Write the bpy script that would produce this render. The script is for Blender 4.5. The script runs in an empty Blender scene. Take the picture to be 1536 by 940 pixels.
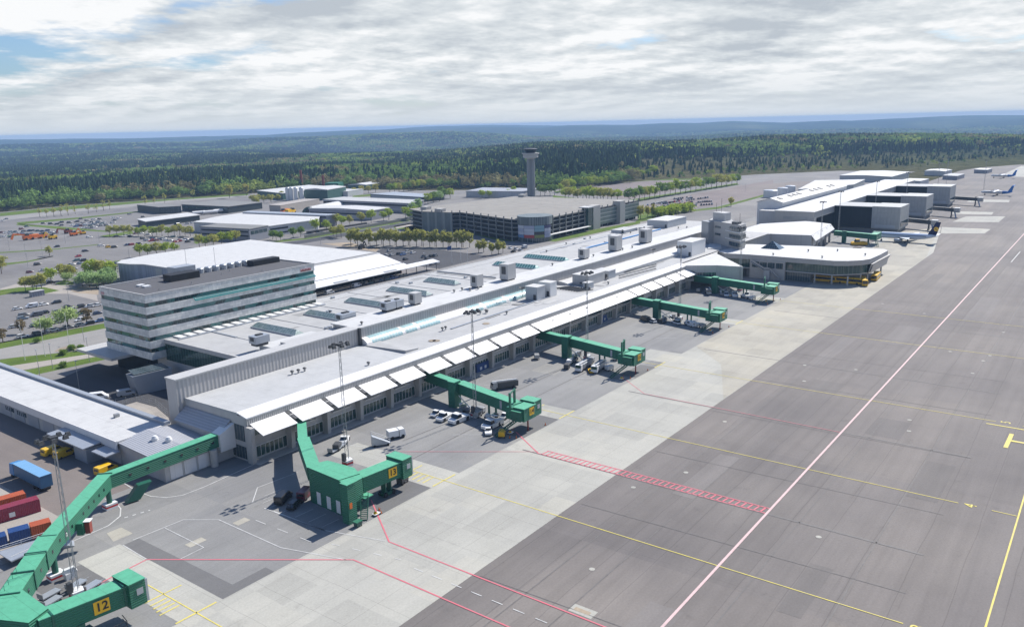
import bpy, math, random
import numpy as np
from mathutils import Vector, Matrix
random.seed(7); RNG=np.random.default_rng(7)
SC=bpy.context.scene; COL=SC.collection
rad=math.radians
CAMH=78.0
# ---------------------------------------------------------------- camera (rotation solved from the vanishing points)
F_PX=1229.0
_v1=Vector((1709-768,-(163-470),-F_PX)); _v2=Vector((-917-768,-(227.5-470),-F_PX))
_X=_v1.normalized(); _Z=_v1.cross(_v2).normalized(); _Y=_Z.cross(_X)
ROT=Matrix((_X,_Y,_Z))            # world <- camera
cd=bpy.data.cameras.new('camera'); cam=bpy.data.objects.new('camera',cd); COL.objects.link(cam)
cam.matrix_world=Matrix.Translation((0,0,CAMH))@ROT.to_4x4()
cd.sensor_width=36; cd.lens=36*F_PX/1536; cd.clip_start=1; cd.clip_end=90000
SC.camera=cam
def at(px,py,z=0.0):
    "point of the plane at height z seen at a place of the survey photograph"
    d=ROT@Vector((px-768,-(py-470),-F_PX)); t=(z-CAMH)/d.z
    return Vector((0,0,CAMH))+d*t
def zz(x0,y0,s=1504/240): return lambda x,y,z=0.0: at(x0+x/s,y0+y/s,z)
# ---------------------------------------------------------------- objects
def tag(o,label=None,cat=None,group=None,kind=None):
    if label: o['label']=label
    if cat: o['category']=cat
    if group: o['group']=group
    if kind: o['kind']=kind
    return o
def thing(name,loc,label,cat,group=None,rz=0.0):
    o=bpy.data.objects.new(name,None); COL.objects.link(o); o.empty_display_size=.3
    o.location=loc; o.rotation_euler=(0,0,rz)
    return tag(o,label,cat,group)
def wloc(o):
    p=Vector((0,0,0))
    while o is not None: p=p+Vector(o.location); o=o.parent
    return p
def kids(o): return [c for c in bpy.data.objects if c.parent is o]
def dup(o,loc,rz=None,label=None,group=None,scale=None):
    c=o.copy(); COL.objects.link(c); c.location=loc
    if rz is not None: c.rotation_euler=(0,0,rz)
    if scale: c.scale=scale
    if label: c['label']=label
    if group: c['group']=group
    def rec(src,dst):
        for k in src['_kids'] if False else KIDS.get(src.name,[]):
            d=k.copy(); COL.objects.link(d); d.parent=dst
            KIDS.setdefault(dst.name,[]).append(d)
            rec(k,d)
    rec(o,c)
    return c
KIDS={}
class MB:
    def __init__(s): s.v=[]; s.f=[]; s.m=[]
    def add(s,vs,fs,m=0):
        n=len(s.v); s.v.extend(tuple(p) for p in vs)
        for f in fs: s.f.append(tuple(i+n for i in f)); s.m.append(m)
        return s
    def quad(s,*p,m=0): return s.add(p,[tuple(range(len(p)))],m)
    def box(s,x0,x1,y0,y1,z0,z1,m=0):
        vs=[(x0,y0,z0),(x1,y0,z0),(x1,y1,z0),(x0,y1,z0),(x0,y0,z1),(x1,y0,z1),(x1,y1,z1),(x0,y1,z1)]
        return s.add(vs,[(3,2,1,0),(4,5,6,7),(0,1,5,4),(1,2,6,5),(2,3,7,6),(3,0,4,7)],m)
    def hexa(s,b,t,m=0):
        return s.add(list(b)+list(t),[(3,2,1,0),(4,5,6,7),(0,1,5,4),(1,2,6,5),(2,3,7,6),(3,0,4,7)],m)
    def prism(s,pts,z0,z1,m=0,mt=None,mbm=None):
        n=len(pts)
        a=sum(pts[i][0]*pts[(i+1)%n][1]-pts[(i+1)%n][0]*pts[i][1] for i in range(n))
        if a<0: pts=pts[::-1]
        vs=[(p[0],p[1],z0) for p in pts]+[(p[0],p[1],z1) for p in pts]
        s.add(vs,[(i,(i+1)%n,n+(i+1)%n,n+i) for i in range(n)],m)
        k=len(s.v)-2*n
        s.f.append(tuple(k+n+i for i in range(n))); s.m.append(m if mt is None else mt)
        s.f.append(tuple(k+n-1-i for i in range(n))); s.m.append(m if mbm is None else mbm)
        return s
    def bar(s,p,q,w,h=None,m=0,up=(0,0,1)):
        "beam from p to q; w across, h along up, centred"
        h=w if h is None else h
        p=Vector(p);q=Vector(q);d=(q-p).normalized();u=Vector(up)
        if abs(d.dot(u))>.98: u=Vector((1,0,0))
        r=d.cross(u).normalized()*w/2; u=r.cross(d).normalized()*h/2
        o=[-r-u,r-u,r+u,-r+u]
        vs=[p+k for k in o]+[q+k for k in o]
        return s.add(vs,[(0,1,2,3),(7,6,5,4),(4,5,1,0),(5,6,2,1),(6,7,3,2),(7,4,0,3)],m)
    def tube(s,p,q,r,m=0,n=8,r2=None):
        r2=r if r2 is None else r2
        p=Vector(p);q=Vector(q);d=(q-p).normalized();u=Vector((0,0,1))
        if abs(d.z)>.98: u=Vector((1,0,0))
        a=d.cross(u).normalized(); b=a.cross(d).normalized(); vs=[]
        for c,rr in ((p,r),(q,r2)):
            for i in range(n):
                t=2*math.pi*i/n; vs.append(c+(a*math.cos(t)+b*math.sin(t))*rr)
        fs=[(i,i+n,(i+1)%n+n,(i+1)%n) for i in range(n)]+[tuple(range(n)),tuple(range(2*n-1,n-1,-1))]
        return s.add(vs,fs,m)
    def lathe(s,c,prof,m=0,n=16,ph=0):
        vs=[]
        for r,z in prof:
            for i in range(n):
                t=2*math.pi*i/n+ph; vs.append((c[0]+r*math.cos(t),c[1]+r*math.sin(t),c[2]+z))
        fs=[]
        for k in range(len(prof)-1):
            for i in range(n): fs.append((k*n+i,k*n+(i+1)%n,(k+1)*n+(i+1)%n,(k+1)*n+i))
        fs.append(tuple(range(n-1,-1,-1))); fs.append(tuple((len(prof)-1)*n+i for i in range(n)))
        return s.add(vs,fs,m)
    def loft(s,rings,m=0,cap=True):
        n=len(rings[0]); k=len(s.v); vs=[p for r in rings for p in r]; fs=[]
        for a in range(len(rings)-1):
            for i in range(n): fs.append((a*n+i,a*n+(i+1)%n,(a+1)*n+(i+1)%n,(a+1)*n+i))
        if cap: fs.append(tuple(range(n-1,-1,-1))); fs.append(tuple((len(rings)-1)*n+i for i in range(n)))
        return s.add(vs,fs,m)
    def build(s,name,mats,parent=None,smooth=False,origin=None,bevel=0):
        if not isinstance(mats,(list,tuple)): mats=[mats]
        o0=wloc(parent) if parent is not None else Vector(origin) if origin is not None else Vector((0,0,0))
        me=bpy.data.meshes.new(name)
        me.from_pydata([(p[0]-o0.x,p[1]-o0.y,p[2]-o0.z) for p in s.v],[],s.f)
        for mt in mats: me.materials.append(mt)
        me.polygons.foreach_set('material_index',s.m)
        if smooth: me.polygons.foreach_set('use_smooth',[True]*len(s.f))
        me.update()
        o=bpy.data.objects.new(name,me); COL.objects.link(o)
        if bevel:
            b=o.modifiers.new('edge','BEVEL'); b.width=bevel; b.segments=2; b.limit_method='ANGLE'; b.angle_limit=rad(40)
        if parent is not None: o.parent=parent; KIDS.setdefault(parent.name,[]).append(o)
        elif origin is not None: o.location=origin
        return o
# ---------------------------------------------------------------- materials
class NT:
    def __init__(s,name):
        s.mat=bpy.data.materials.new(name); s.mat.use_nodes=True; s.t=s.mat.node_tree
        s.b=s.t.nodes['Principled BSDF']
    def n(s,typ,**kw):
        x=s.t.nodes.new(typ)
        for k,v in kw.items():
            if k in x.inputs.keys() if False else False: pass
            setattr(x,k,v)
        return x
    def l(s,a,b): s.t.links.new(a,b)
    def coord(s,kind='Object'):
        if kind=='World': return s.n('ShaderNodeNewGeometry').outputs['Position']
        return s.n('ShaderNodeTexCoord').outputs[kind]
    def noise(s,vec,scale,detail=4,rough=.55,stretch=None):
        if stretch:
            mp=s.n('ShaderNodeMapping'); mp.inputs['Scale'].default_value=stretch; s.l(vec,mp.inputs['Vector']); vec=mp.outputs[0]
        x=s.n('ShaderNodeTexNoise'); x.inputs['Scale'].default_value=scale; x.inputs['Detail'].default_value=detail
        x.inputs['Roughness'].default_value=rough; s.l(vec,x.inputs['Vector']); return x.outputs['Fac']
    def ramp(s,f,stops):
        r=s.n('ShaderNodeValToRGB'); e=r.color_ramp.elements
        while len(e)<len(stops): e.new(.5)
        for k,(p,c) in enumerate(stops):
            e[k].position=p; e[k].color=(c,c,c,1) if not isinstance(c,(tuple,list)) else tuple(c)+(1,)
        s.l(f,r.inputs[0]); return r.outputs[0]
    def math(s,op,a,b=None,c=None):
        x=s.n('ShaderNodeMath',operation=op)
        for i,v in enumerate((a,b,c)):
            if v is None: continue
            if isinstance(v,(int,float)): x.inputs[i].default_value=v
            else: s.l(v,x.inputs[i])
        return x.outputs[0]
    def mix(s,f,a,b,mode='MIX'):
        x=s.n('ShaderNodeMix',data_type='RGBA',blend_type=mode)
        for i,v in ((0,f),(6,a),(7,b)):
            if isinstance(v,(int,float)): x.inputs[i].default_value=v if i==0 else (v,v,v,1)
            elif isinstance(v,(tuple,list)): x.inputs[i].default_value=tuple(v)+(1,)
            else: s.l(v,x.inputs[i])
        return x.outputs[2]
    def xyz(s,vec):
        x=s.n('ShaderNodeSeparateXYZ'); s.l(vec,x.inputs[0]); return x.outputs
    def stripe(s,c,period,width,off=0.0):
        "1 inside a thin line of the given width every period metres"
        a=s.math('MODULO',s.math('ADD',s.math('ABSOLUTE',s.math('ADD',c,5000.0+off)),0),period)
        return s.math('LESS_THAN',a,width)
    def bump(s,h,strength=.3,dist=.1):
        b=s.n('ShaderNodeBump'); b.inputs['Strength'].default_value=strength; b.inputs['Distance'].default_value=dist
        s.l(h,b.inputs['Height']); s.l(b.outputs[0],s.b.inputs['Normal'])
    def base(s,c):
        if isinstance(c,(tuple,list)): s.b.inputs['Base Color'].default_value=tuple(c)+(1,)
        else: s.l(c,s.b.inputs['Base Color'])
    def set(s,rough=.6,metal=0,spec=.5,**k):
        s.b.inputs['Roughness'].default_value=rough; s.b.inputs['Metallic'].default_value=metal
        s.b.inputs['Specular IOR Level'].default_value=spec
        return s.mat
def mul(c,k): return tuple(min(1,x*k) for x in c)
def paint(name,c,rough=.5,var=.10,scale=.6,metal=0,seam=None,spec=.5,grime=.0,coord='Object'):
    """painted / coated surface: soft tonal variation, dirt, optional panel seams seam=(axis,period,width,dark)"""
    t=NT(name); v=t.coord(coord)
    f=t.noise(v,scale,5,.6); col=t.mix(f,mul(c,1-var),mul(c,1+var))
    if grime:
        g=t.ramp(t.noise(v,scale*2.3,6,.65,(1,1,.35)),[(.45,0),(.75,1)])
        col=t.mix(t.math('MULTIPLY',g,grime),col,mul(c,.45))
    if seam:
        for ax,per,w,dk in (seam if isinstance(seam[0],tuple) else (seam,)):
            st=t.stripe(t.xyz(v)[ax],per,w); col=t.mix(st,col,t.mix(1,col,(dk,dk,dk),'MULTIPLY'))
    t.base(col); return t.set(rough,metal,spec)
def ribbed(name,c,axis,period,depth=.5,rough=.5,var=.08,metal=0,grime=.15,joint=None):
    "profiled metal sheet: ribs as bump along one axis of the object's space"
    t=NT(name); v=t.coord(); a=t.xyz(v)
    co=t.math('ADD',a[0],a[1]) if axis=='xy' else a[axis]
    w=t.math('SINE',t.math('MULTIPLY',co,2*math.pi/period))
    f=t.noise(v,.35,5,.6); col=t.mix(f,mul(c,1-var),mul(c,1+var))
    g=t.ramp(t.noise(v,.8,6,.65,(1,1,.15)),[(.45,0),(.8,1)])
    col=t.mix(t.math('MULTIPLY',g,grime),col,mul(c,.5))
    st=t.ramp(w,[(0,0),(.35,1)]); col=t.mix(st,t.mix(1,col,(.83,.83,.83),'MULTIPLY'),col)  # rib troughs also darkened in the colour, shade added to the bump
    if joint:
        j=t.stripe(t.math('ADD',a[0],t.math('MULTIPLY',a[1],1.0)),joint,.09); col=t.mix(j,col,t.mix(1,col,(.6,.6,.6),'MULTIPLY'))
        d_=t.ramp(t.noise(v,.45,6,.7),[(.42,0),(.75,1)]); col=t.mix(t.math('MULTIPLY',d_,.35),col,mul(c,1.5))
    t.base(col); t.bump(w,depth,.06); return t.set(rough,metal)
def glass(name,c=(.02,.04,.045),rough=.06,mull=None,frame=(.3,.32,.33),spec=.9):
    t=NT(name); v=t.coord(); f=t.noise(v,.25,3,.5); col=t.mix(f,mul(c,.5),mul(c,1.5))
    if mull:
        for ax,per,w in mull:
            st=t.stripe(t.xyz(v)[ax],per,w); col=t.mix(st,col,frame)
    t.base(col); return t.set(rough,0,spec)
M={}
M['roof_white']=paint('roof_white',(.53,.53,.522),.7,.06,.12,seam=((1,5.8,.12,.78),(0,11.6,.12,.78)),grime=.28)
M['roof_grey']=paint('roof_grey',(.43,.435,.435),.8,.07,.10,seam=((0,1.95,.07,.90),(0,11.6,.14,.8)),grime=.28)
M['roof_membrane']=paint('roof_membrane',(.40,.40,.396),.75,.09,.09,seam=((1,2.1,.06,.92),(0,11.6,.12,.84)),grime=.30)
M['roof_metal']=ribbed('roof_metal',(.42,.43,.46),0,.6,.4,.45,.06,.1)
M['white_metal']=paint('white_metal',(.72,.71,.70),.45,.05,.5,seam=((0,2.9,.05,.7),),grime=.08)
M['white_paint']=paint('white_paint',(.74,.74,.73),.4,.04,.8,grime=.06)
M['rib_wall']=ribbed('rib_wall',(.45,.44,.43),0,1.16,.5,.55,.07,0,.22)
M['rib_fascia']=ribbed('rib_fascia',(.42,.415,.405),0,.58,.9,.5,.06,0,.2)
M['grey_panel']=paint('grey_panel',(.47,.465,.455),.55,.07,.5,seam=((0,2.9,.05,.75),(1,2.9,.05,.75)),grime=.14)
M['mesh_grey']=paint('mesh_grey',(.36,.37,.365),.6,.14,.35,seam=((0,2.2,.12,.7),(1,2.2,.12,.7),(2,3.7,.10,.75)),grime=.3)
M['concrete']=paint('concrete',(.42,.41,.39),.85,.10,.8,grime=.2)
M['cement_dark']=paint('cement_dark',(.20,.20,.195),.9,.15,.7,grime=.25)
M['glass_green']=glass('glass_green',(.02,.06,.05),.08,((0,1.45,.07),(1,1.45,.07)),(.18,.24,.22))
M['glass_dark']=glass('glass_dark',(.004,.008,.011),.35,((0,3.,.10),(1,3.,.10)),(.012,.017,.02),.1)
M['glass_blue']=glass('glass_blue',(.03,.055,.065),.1,((0,1.2,.06),(1,1.2,.06)),(.35,.36,.36))
M['glass_sky']=glass('glass_sky',(.27,.43,.45),.4,((0,1.3,.10),),(.66,.68,.68),.6)
M['glass_car']=glass('glass_car',(.012,.014,.016),.08)
M['bridge_green']=ribbed('bridge_green',(.022,.172,.098),2,.42,.8,.5,.10,0,.25)  # deeper green puts the shade of the bridge sides into the colour
M['bridge_top_sunlit']=paint('bridge_top_sunlit',(.095,.38,.23),.55,.14,.5,seam=((0,3.1,.08,.7),),grime=.35)  # lighter green puts sunlight on the bridge tops into the colour
M['bridge_dark']=paint('bridge_dark',(.010,.10,.065),.5,.1,.7)
M['steel']=paint('steel',(.34,.35,.36),.45,.1,1.5,.3,grime=.2)
M['steel_dark']=paint('steel_dark',(.06,.062,.065),.55,.15,1.5,.2)
M['galv']=paint('galv',(.40,.43,.47),.45,.08,.8,.4,grime=.12)
M['black']=paint('black',(.012,.012,.013),.6,.2,1.5)
M['rubber']=paint('rubber',(.016,.016,.017),.85,.2,2)
M['yellow']=paint('yellow',(.72,.42,.008),.45,.08,.9,grime=.06)
M['sign_yellow']=paint('sign_yellow',(.78,.46,.01),.45,.05,.9)
M['orange']=paint('orange',(.70,.16,.02),.5,.1,.7,grime=.15)
M['red']=paint('red',(.55,.03,.03),.5,.08,.8,grime=.1)
M['dusty_pink']=ribbed('dusty_pink',(.34,.035,.075),'xy',.28,.9,.5,.1,0,.2)
M['cont_orange']=ribbed('cont_orange',(.62,.13,.045),'xy',.28,.9,.5,.1,0,.2)
M['cont_blue']=ribbed('cont_blue',(.02,.08,.28),'xy',.28,.9,.5,.1,0,.2)
M['trailer_blue']=paint('trailer_blue',(.03,.11,.22),.4,.08,.6,seam=((1,1.2,.04,.7),),grime=.12)
M['trailer_roof']=paint('trailer_roof',(.16,.34,.55),.5,.08,.5,grime=.1)
M['cab_blue']=paint('cab_blue',(.012,.18,.45),.35,.05,.8)
M['brick_red']=paint('brick_red',(.22,.05,.035),.8,.15,1.2)
M['bark']=paint('bark',(.10,.08,.06),.95,.3,4)
def to_mesh(o):
    "turn a lettering curve into a plain mesh object"
    bpy.context.view_layer.update(); me=bpy.data.meshes.new_from_object(o.evaluated_get(bpy.context.evaluated_depsgraph_get()))
    n=bpy.data.objects.new(o.name,me); COL.objects.link(n); n.location=o.location; n.rotation_euler=o.rotation_euler; n.parent=o.parent
    if o.parent is not None: KIDS.setdefault(o.parent.name,[]).append(n)
    nm=o.name; bpy.data.objects.remove(o); n.name=nm; return n
def translucent(t,col,amount=.35):
    "leaf: diffuse plus light let through"
    a=t.n('ShaderNodeBsdfDiffuse'); b=t.n('ShaderNodeBsdfTranslucent'); mx=t.n('ShaderNodeMixShader'); mx.inputs[0].default_value=amount
    t.l(col,a.inputs[0]); t.l(col,b.inputs[0]); t.l(a.outputs[0],mx.inputs[1]); t.l(b.outputs[0],mx.inputs[2])
    o=[k for k in t.t.nodes if k.type=='OUTPUT_MATERIAL'][0]; t.l(mx.outputs[0],o.inputs['Surface']); t.t.nodes.remove(t.b); return t.mat
# ---------------------------------------------------------------- sun and sky
SUN_EL,SUN_AZ=44.5,-5.0       # azimuth counted from +X towards +Y
SC.view_settings.view_transform='Standard'; SC.view_settings.look='None'; SC.view_settings.gamma=1
SC.view_settings.exposure=EXPOSURE=0.40
ld=bpy.data.lights.new('sun','SUN'); ld.energy=5.0; ld.angle=rad(.53); ld.color=(1,.955,.89)
sun=bpy.data.objects.new('sun',ld); COL.objects.link(sun)
_sd=Vector((math.cos(rad(SUN_EL))*math.cos(rad(SUN_AZ)),math.cos(rad(SUN_EL))*math.sin(rad(SUN_AZ)),math.sin(rad(SUN_EL))))
sun.rotation_euler=_sd.to_track_quat('Z','Y').to_euler(); sun.location=(0,0,300)
SKYSEED=13.3
W=bpy.data.worlds.new('World'); SC.world=W; W.use_nodes=True
wt=W.node_tree; bg=wt.nodes['Background']; bg.inputs['Strength'].default_value=.10
class WT(NT):
    def __init__(s): s.t=wt
w=WT()
sky=w.n('ShaderNodeTexSky',sky_type='NISHITA'); sky.sun_disc=False; sky.sun_elevation=rad(SUN_EL); sky.sun_rotation=rad(90-SUN_AZ)
sky.air_density=1.0; sky.dust_density=1.2; sky.ozone_density=1.5; sky.altitude=200
dv=w.coord('Generated'); dx,dy,dz=w.xyz(dv)
zc=w.math('MAXIMUM',dz,0.0); den=w.math('ADD',zc,.13)
px=w.math('DIVIDE',dx,den); py=w.math('DIVIDE',dy,den)
cmb=w.n('ShaderNodeCombineXYZ'); w.l(px,cmb.inputs[0]); w.l(py,cmb.inputs[1]); cmb.inputs[2].default_value=SKYSEED; pv=cmb.outputs[0]
big=w.noise(pv,.42,3,.5); det=w.noise(pv,1.4,9,.58)
mp=w.n('ShaderNodeMapping'); mp.inputs['Location'].default_value=(.14,.02,0); w.l(pv,mp.inputs['Vector'])
det2=w.noise(mp.outputs[0],1.4,9,.58); wide=w.noise(pv,.9,4,.5)
den1=w.math('ADD',w.math('MULTIPLY',big,.55),w.math('MULTIPLY',det,.55))
cover=w.ramp(den1,[(.405,0),(.480,1)])
rel=w.math('ADD',w.math('MULTIPLY',w.math('SUBTRACT',det,det2),4.0),.5)
rel=w.math('ADD',w.math('MULTIPLY',rel,.55),w.math('MULTIPLY',w.ramp(wide,[(.32,0),(.68,1)]),.45))
ccol=w.ramp(rel,[(.20,(3.9,4.3,4.75)),(.48,(5.5,5.85,6.1)),(.72,(7.3,7.4,7.5))])
hi=w.ramp(zc,[(.16,1),(.34,.0)]); cover=w.math('MULTIPLY',cover,hi)
hz=w.ramp(zc,[(0,1),(.022,.62),(.06,0)])
hzc=(5.2,5.6,5.95)
skyc=w.mix(1,sky.outputs[0],(.66,.82,1.05),'MULTIPLY')
c1=w.mix(cover,skyc,ccol); c2=w.mix(hz,c1,hzc)
up=w.math('GREATER_THAN',dz,-.02); w.l(w.mix(up,(2.2,2.3,2.2),c2),bg.inputs['Color'])
SC.cycles.max_bounces=5; SC.cycles.diffuse_bounces=2; SC.cycles.glossy_bounces=2; SC.cycles.transmission_bounces=2
SC.cycles.volume_bounces=0; SC.cycles.caustics_reflective=False; SC.cycles.caustics_refractive=False
SC.cycles.use_adaptive_sampling=True; SC.cycles.adaptive_threshold=.015
SC.cycles.use_denoising=True
# ================================================================ THE SETTING
def sheet(name,pts,mat,z,label=None):
    m=MB()
    a=sum(pts[i][0]*pts[(i+1)%len(pts)][1]-pts[(i+1)%len(pts)][0]*pts[i][1] for i in range(len(pts)))
    if a<0: pts=pts[::-1]
    m.add([(p[0],p[1],z) for p in pts],[tuple(range(len(pts)))])
    return tag(m.build(name,mat),kind='structure')
def g_asphalt(name,c,streak_axis=1,var=.12,patch=.12,seam=None,slab=None):
    t=NT(name); v=t.coord('World')
    st=(.02,.25,1) if streak_axis==0 else (.25,.02,1)
    a=t.noise(v,.6,5,.6,st); b=t.noise(v,.022,4,.5); g=t.noise(v,2.5,4,.7); l=t.noise(v,.11,5,.6)
    col=t.mix(a,mul(c,1-var),mul(c,1+var))
    col=t.mix(1,col,t.ramp(b,[(.3,(1-patch,1-patch,1-patch*.8)),(.7,(1+patch,1+patch*.95,1+patch*.85))]),'MULTIPLY')
    col=t.mix(1,col,t.ramp(g,[(.3,.9),(.7,1.1)]),'MULTIPLY')
    col=t.mix(1,col,t.ramp(l,[(.3,.93),(.5,1),(.75,1.05)]),'MULTIPLY')
    if slab:
        q=t.n('ShaderNodeVectorMath',operation='SNAP'); q.inputs[1].default_value=slab; t.l(v,q.inputs[0]); wn=t.n('ShaderNodeTexWhiteNoise'); t.l(q.outputs[0],wn.inputs['Vector'])
        col=t.mix(1,col,t.ramp(wn.outputs['Value'],[(0,(.90,.90,.90)),(.5,(1,1,1)),(.97,(1.05,1.04,1.02)),(1,(1.1,1.08,1.02))]),'MULTIPLY')
        oil=t.ramp(t.noise(v,.16,5,.72),[(.60,1),(.74,.80)]); col=t.mix(1,col,oil,'MULTIPLY')
    sp=t.ramp(t.noise(v,.35,6,.75),[(.66,1),(.76,.78)]); col=t.mix(1,col,sp,'MULTIPLY')
    w2=t.noise(v,.35,3,.6,(.03,1.0,1) if streak_axis==0 else (1.0,.03,1)); col=t.mix(1,col,t.ramp(w2,[(.3,1-var*.9),(.55,1),(.75,1+var*.4)]),'MULTIPLY')
    ty=t.noise(v,.5,5,.7,(.05,2.2,1)); col=t.mix(1,col,t.ramp(ty,[(.60,1),(.72,1-var*1.6)]),'MULTIPLY')
    if seam:
        for ax,per,w_,dk in seam:
            nz=t.math('MULTIPLY',t.noise(v,.05,2,.5),1.2 if dk<.9 else .2)
            s_=t.stripe(t.math('ADD',t.xyz(v)[ax],nz),per,w_); col=t.mix(s_,col,t.mix(1,col,(dk,dk,dk),'MULTIPLY'))
    t.base(col); t.bump(g,.12,.02); return t.set(.85,0,.25)
M['g_apron']=g_asphalt('g_apron',(.180,.164,.153),0,.13,.17,((1,7.6,.16,.80),(0,61,.10,.86)),(61,15.2,50))
M['g_apron_patch']=g_asphalt('g_apron_patch',(.160,.147,.138),0,.12,.12); M['g_apron_pale']=g_asphalt('g_apron_pale',(.196,.180,.169),0,.12,.12)
M['g_stand']=g_asphalt('g_stand',(.238,.236,.228),0,.09,.12,((1,9.3,.10,.86),(0,23,.08,.9)),(23,9.3,50))
M['g_stand_dark']=g_asphalt('g_stand_dark',(.15,.148,.146),0,.08,.06)
M['g_concrete']=g_asphalt('g_concrete',(.39,.383,.342),0,.06,.10,((0,7.5,.11,.80),(1,7.58,.11,.80)),(7.5,7.58,50))
M['g_concrete_old']=g_asphalt('g_concrete_old',(.37,.35,.295),0,.06,.10,((0,7.5,.11,.80),(1,7.58,.11,.80)),(7.5,7.58,50))
M['g_landside']=g_asphalt('g_landside',(.195,.187,.180),1,.10,.20,((0,16,.15,.86),))
M['g_lot']=g_asphalt('g_lot',(.185,.178,.172),1,.08,.10,((1,5.4,.14,1.35),))
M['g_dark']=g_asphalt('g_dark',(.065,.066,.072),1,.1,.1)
M['g_yard']=g_asphalt('g_yard',(.19,.165,.150),1,.08,.10)
M['g_road']=g_asphalt('g_road',(.27,.26,.245),0,.06,.06)
M['g_pave']=g_asphalt('g_pave',(.34,.31,.275),0,.06,.06,((0,3,.06,.85),))
M['g_gravel']=g_asphalt('g_gravel',(.33,.27,.20),0,.15,.15)
def marking(name,c,wear=.35,under=(.25,.245,.24)):
    t=NT(name); v=t.coord('World'); w_=t.ramp(t.noise(v,.55,8,.78),[(.36,0),(.66,1)])
    t.base(t.mix(t.math('MULTIPLY',w_,wear),c,under)); return t.set(.7,0,.3)
M['m_white']=marking('m_white',(.66,.66,.64),.6); M['m_yellow']=marking('m_yellow',(.72,.60,.10),.5)
M['m_red']=marking('m_red',(.64,.13,.17),.4); M['m_pink']=marking('m_pink',(.68,.47,.46),.35)
t=NT('grass'); v=t.coord('World'); f=t.noise(v,.08,5,.6); g=t.noise(v,1.8,5,.7)
col=t.ramp(f,[(.3,(.075,.12,.022)),(.55,(.10,.15,.03)),(.75,(.15,.16,.055))]); col=t.mix(1,col,t.ramp(g,[(.3,.7),(.7,1.3)]),'MULTIPLY')
t.base(col); t.bump(g,.5,.2); M['grass']=t.set(.95,0,.1)
t=NT('water'); v=t.coord('World'); t.base((.05,.08,.10)); t.bump(t.noise(v,.6,3,.5),.1,.05); M['water']=t.set(.08,0,.6)

# ---- terrain: one sheet to the horizon, rolling hills beyond the airfield
def vnoise(x,y,seed=0):
    xi=np.floor(x).astype(np.int64); yi=np.floor(y).astype(np.int64); fx=x-xi; fy=y-yi
    def h(a,b):
        n=(a*374761393+b*668265263+seed*982451653)&0xffffffff
        n=((n^(n>>13))*1274126177)&0xffffffff
        return ((n^(n>>16))&0xffff)/65535.0
    u=fx*fx*(3-2*fx); w_=fy*fy*(3-2*fy)
    return (h(xi,yi)*(1-u)+h(xi+1,yi)*u)*(1-w_)+(h(xi,yi+1)*(1-u)+h(xi+1,yi+1)*u)*w_
def fbm(x,y,o=4,seed=0):
    s=0;a=.5
    for k in range(o): s=s+a*vnoise(x,y,seed+k*17); x=x*2.03; y=y*2.03; a*=.5
    return s
# edge of the woods round the airfield (distance from the camera for each azimuth)
EDGE=[(60,1100),(250,1010),(373,956),(452,965),(561,928),(627,895),(735,860),(765,760),(800,640),(860,535),(988,503),(1075,449),(1165,415),(1264,343),(1345,262),(1480,215),(1700,150),(1900,60),(2000,-60)]
_ea=np.array([math.atan2(y,x) for x,y in EDGE])[::-1]; _er=np.array([math.hypot(x,y) for x,y in EDGE])[::-1]
def edge_r(a): return np.interp(a,_ea,_er)
def sstep(t): t=np.clip(t,0,1); return t*t*(3-2*t)
def ridge_table(pts,r):
    A=[];Zr=[]
    for px,py in pts:
        d=ROT@Vector((px-768,-(py-470),-F_PX)); k=math.hypot(d.x,d.y); A.append(math.atan2(d.y,d.x)); Zr.append(CAMH+r*d.z/k)
    o=np.argsort(A); return np.array(A)[o],np.array(Zr)[o]
R_FAR=ridge_table([(-200,212),(0,210),(100,208.5),(200,207.5),(300,205),(400,203),(450,199),(520,196),(600,194.5),(640,195),(700,191.5),(760,190.5),(810,192),(850,188),(900,187),(950,188),(1000,185),(1050,184.5),(1100,182),(1115,182.5),(1180,184.5),(1250,181),(1290,182),(1350,180),(1450,178),(1530,177.5),(1800,175)],9800.0)
R_MID=ridge_table([(-200,222),(0,217),(150,214),(300,212),(400,207),(460,205),(520,202.5),(560,199),(620,198),(680,197),(740,200),(800,204),(860,207),(930,205),(1000,205),(1060,206),(1200,206),(1530,200),(1800,200)],5600.0)
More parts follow.
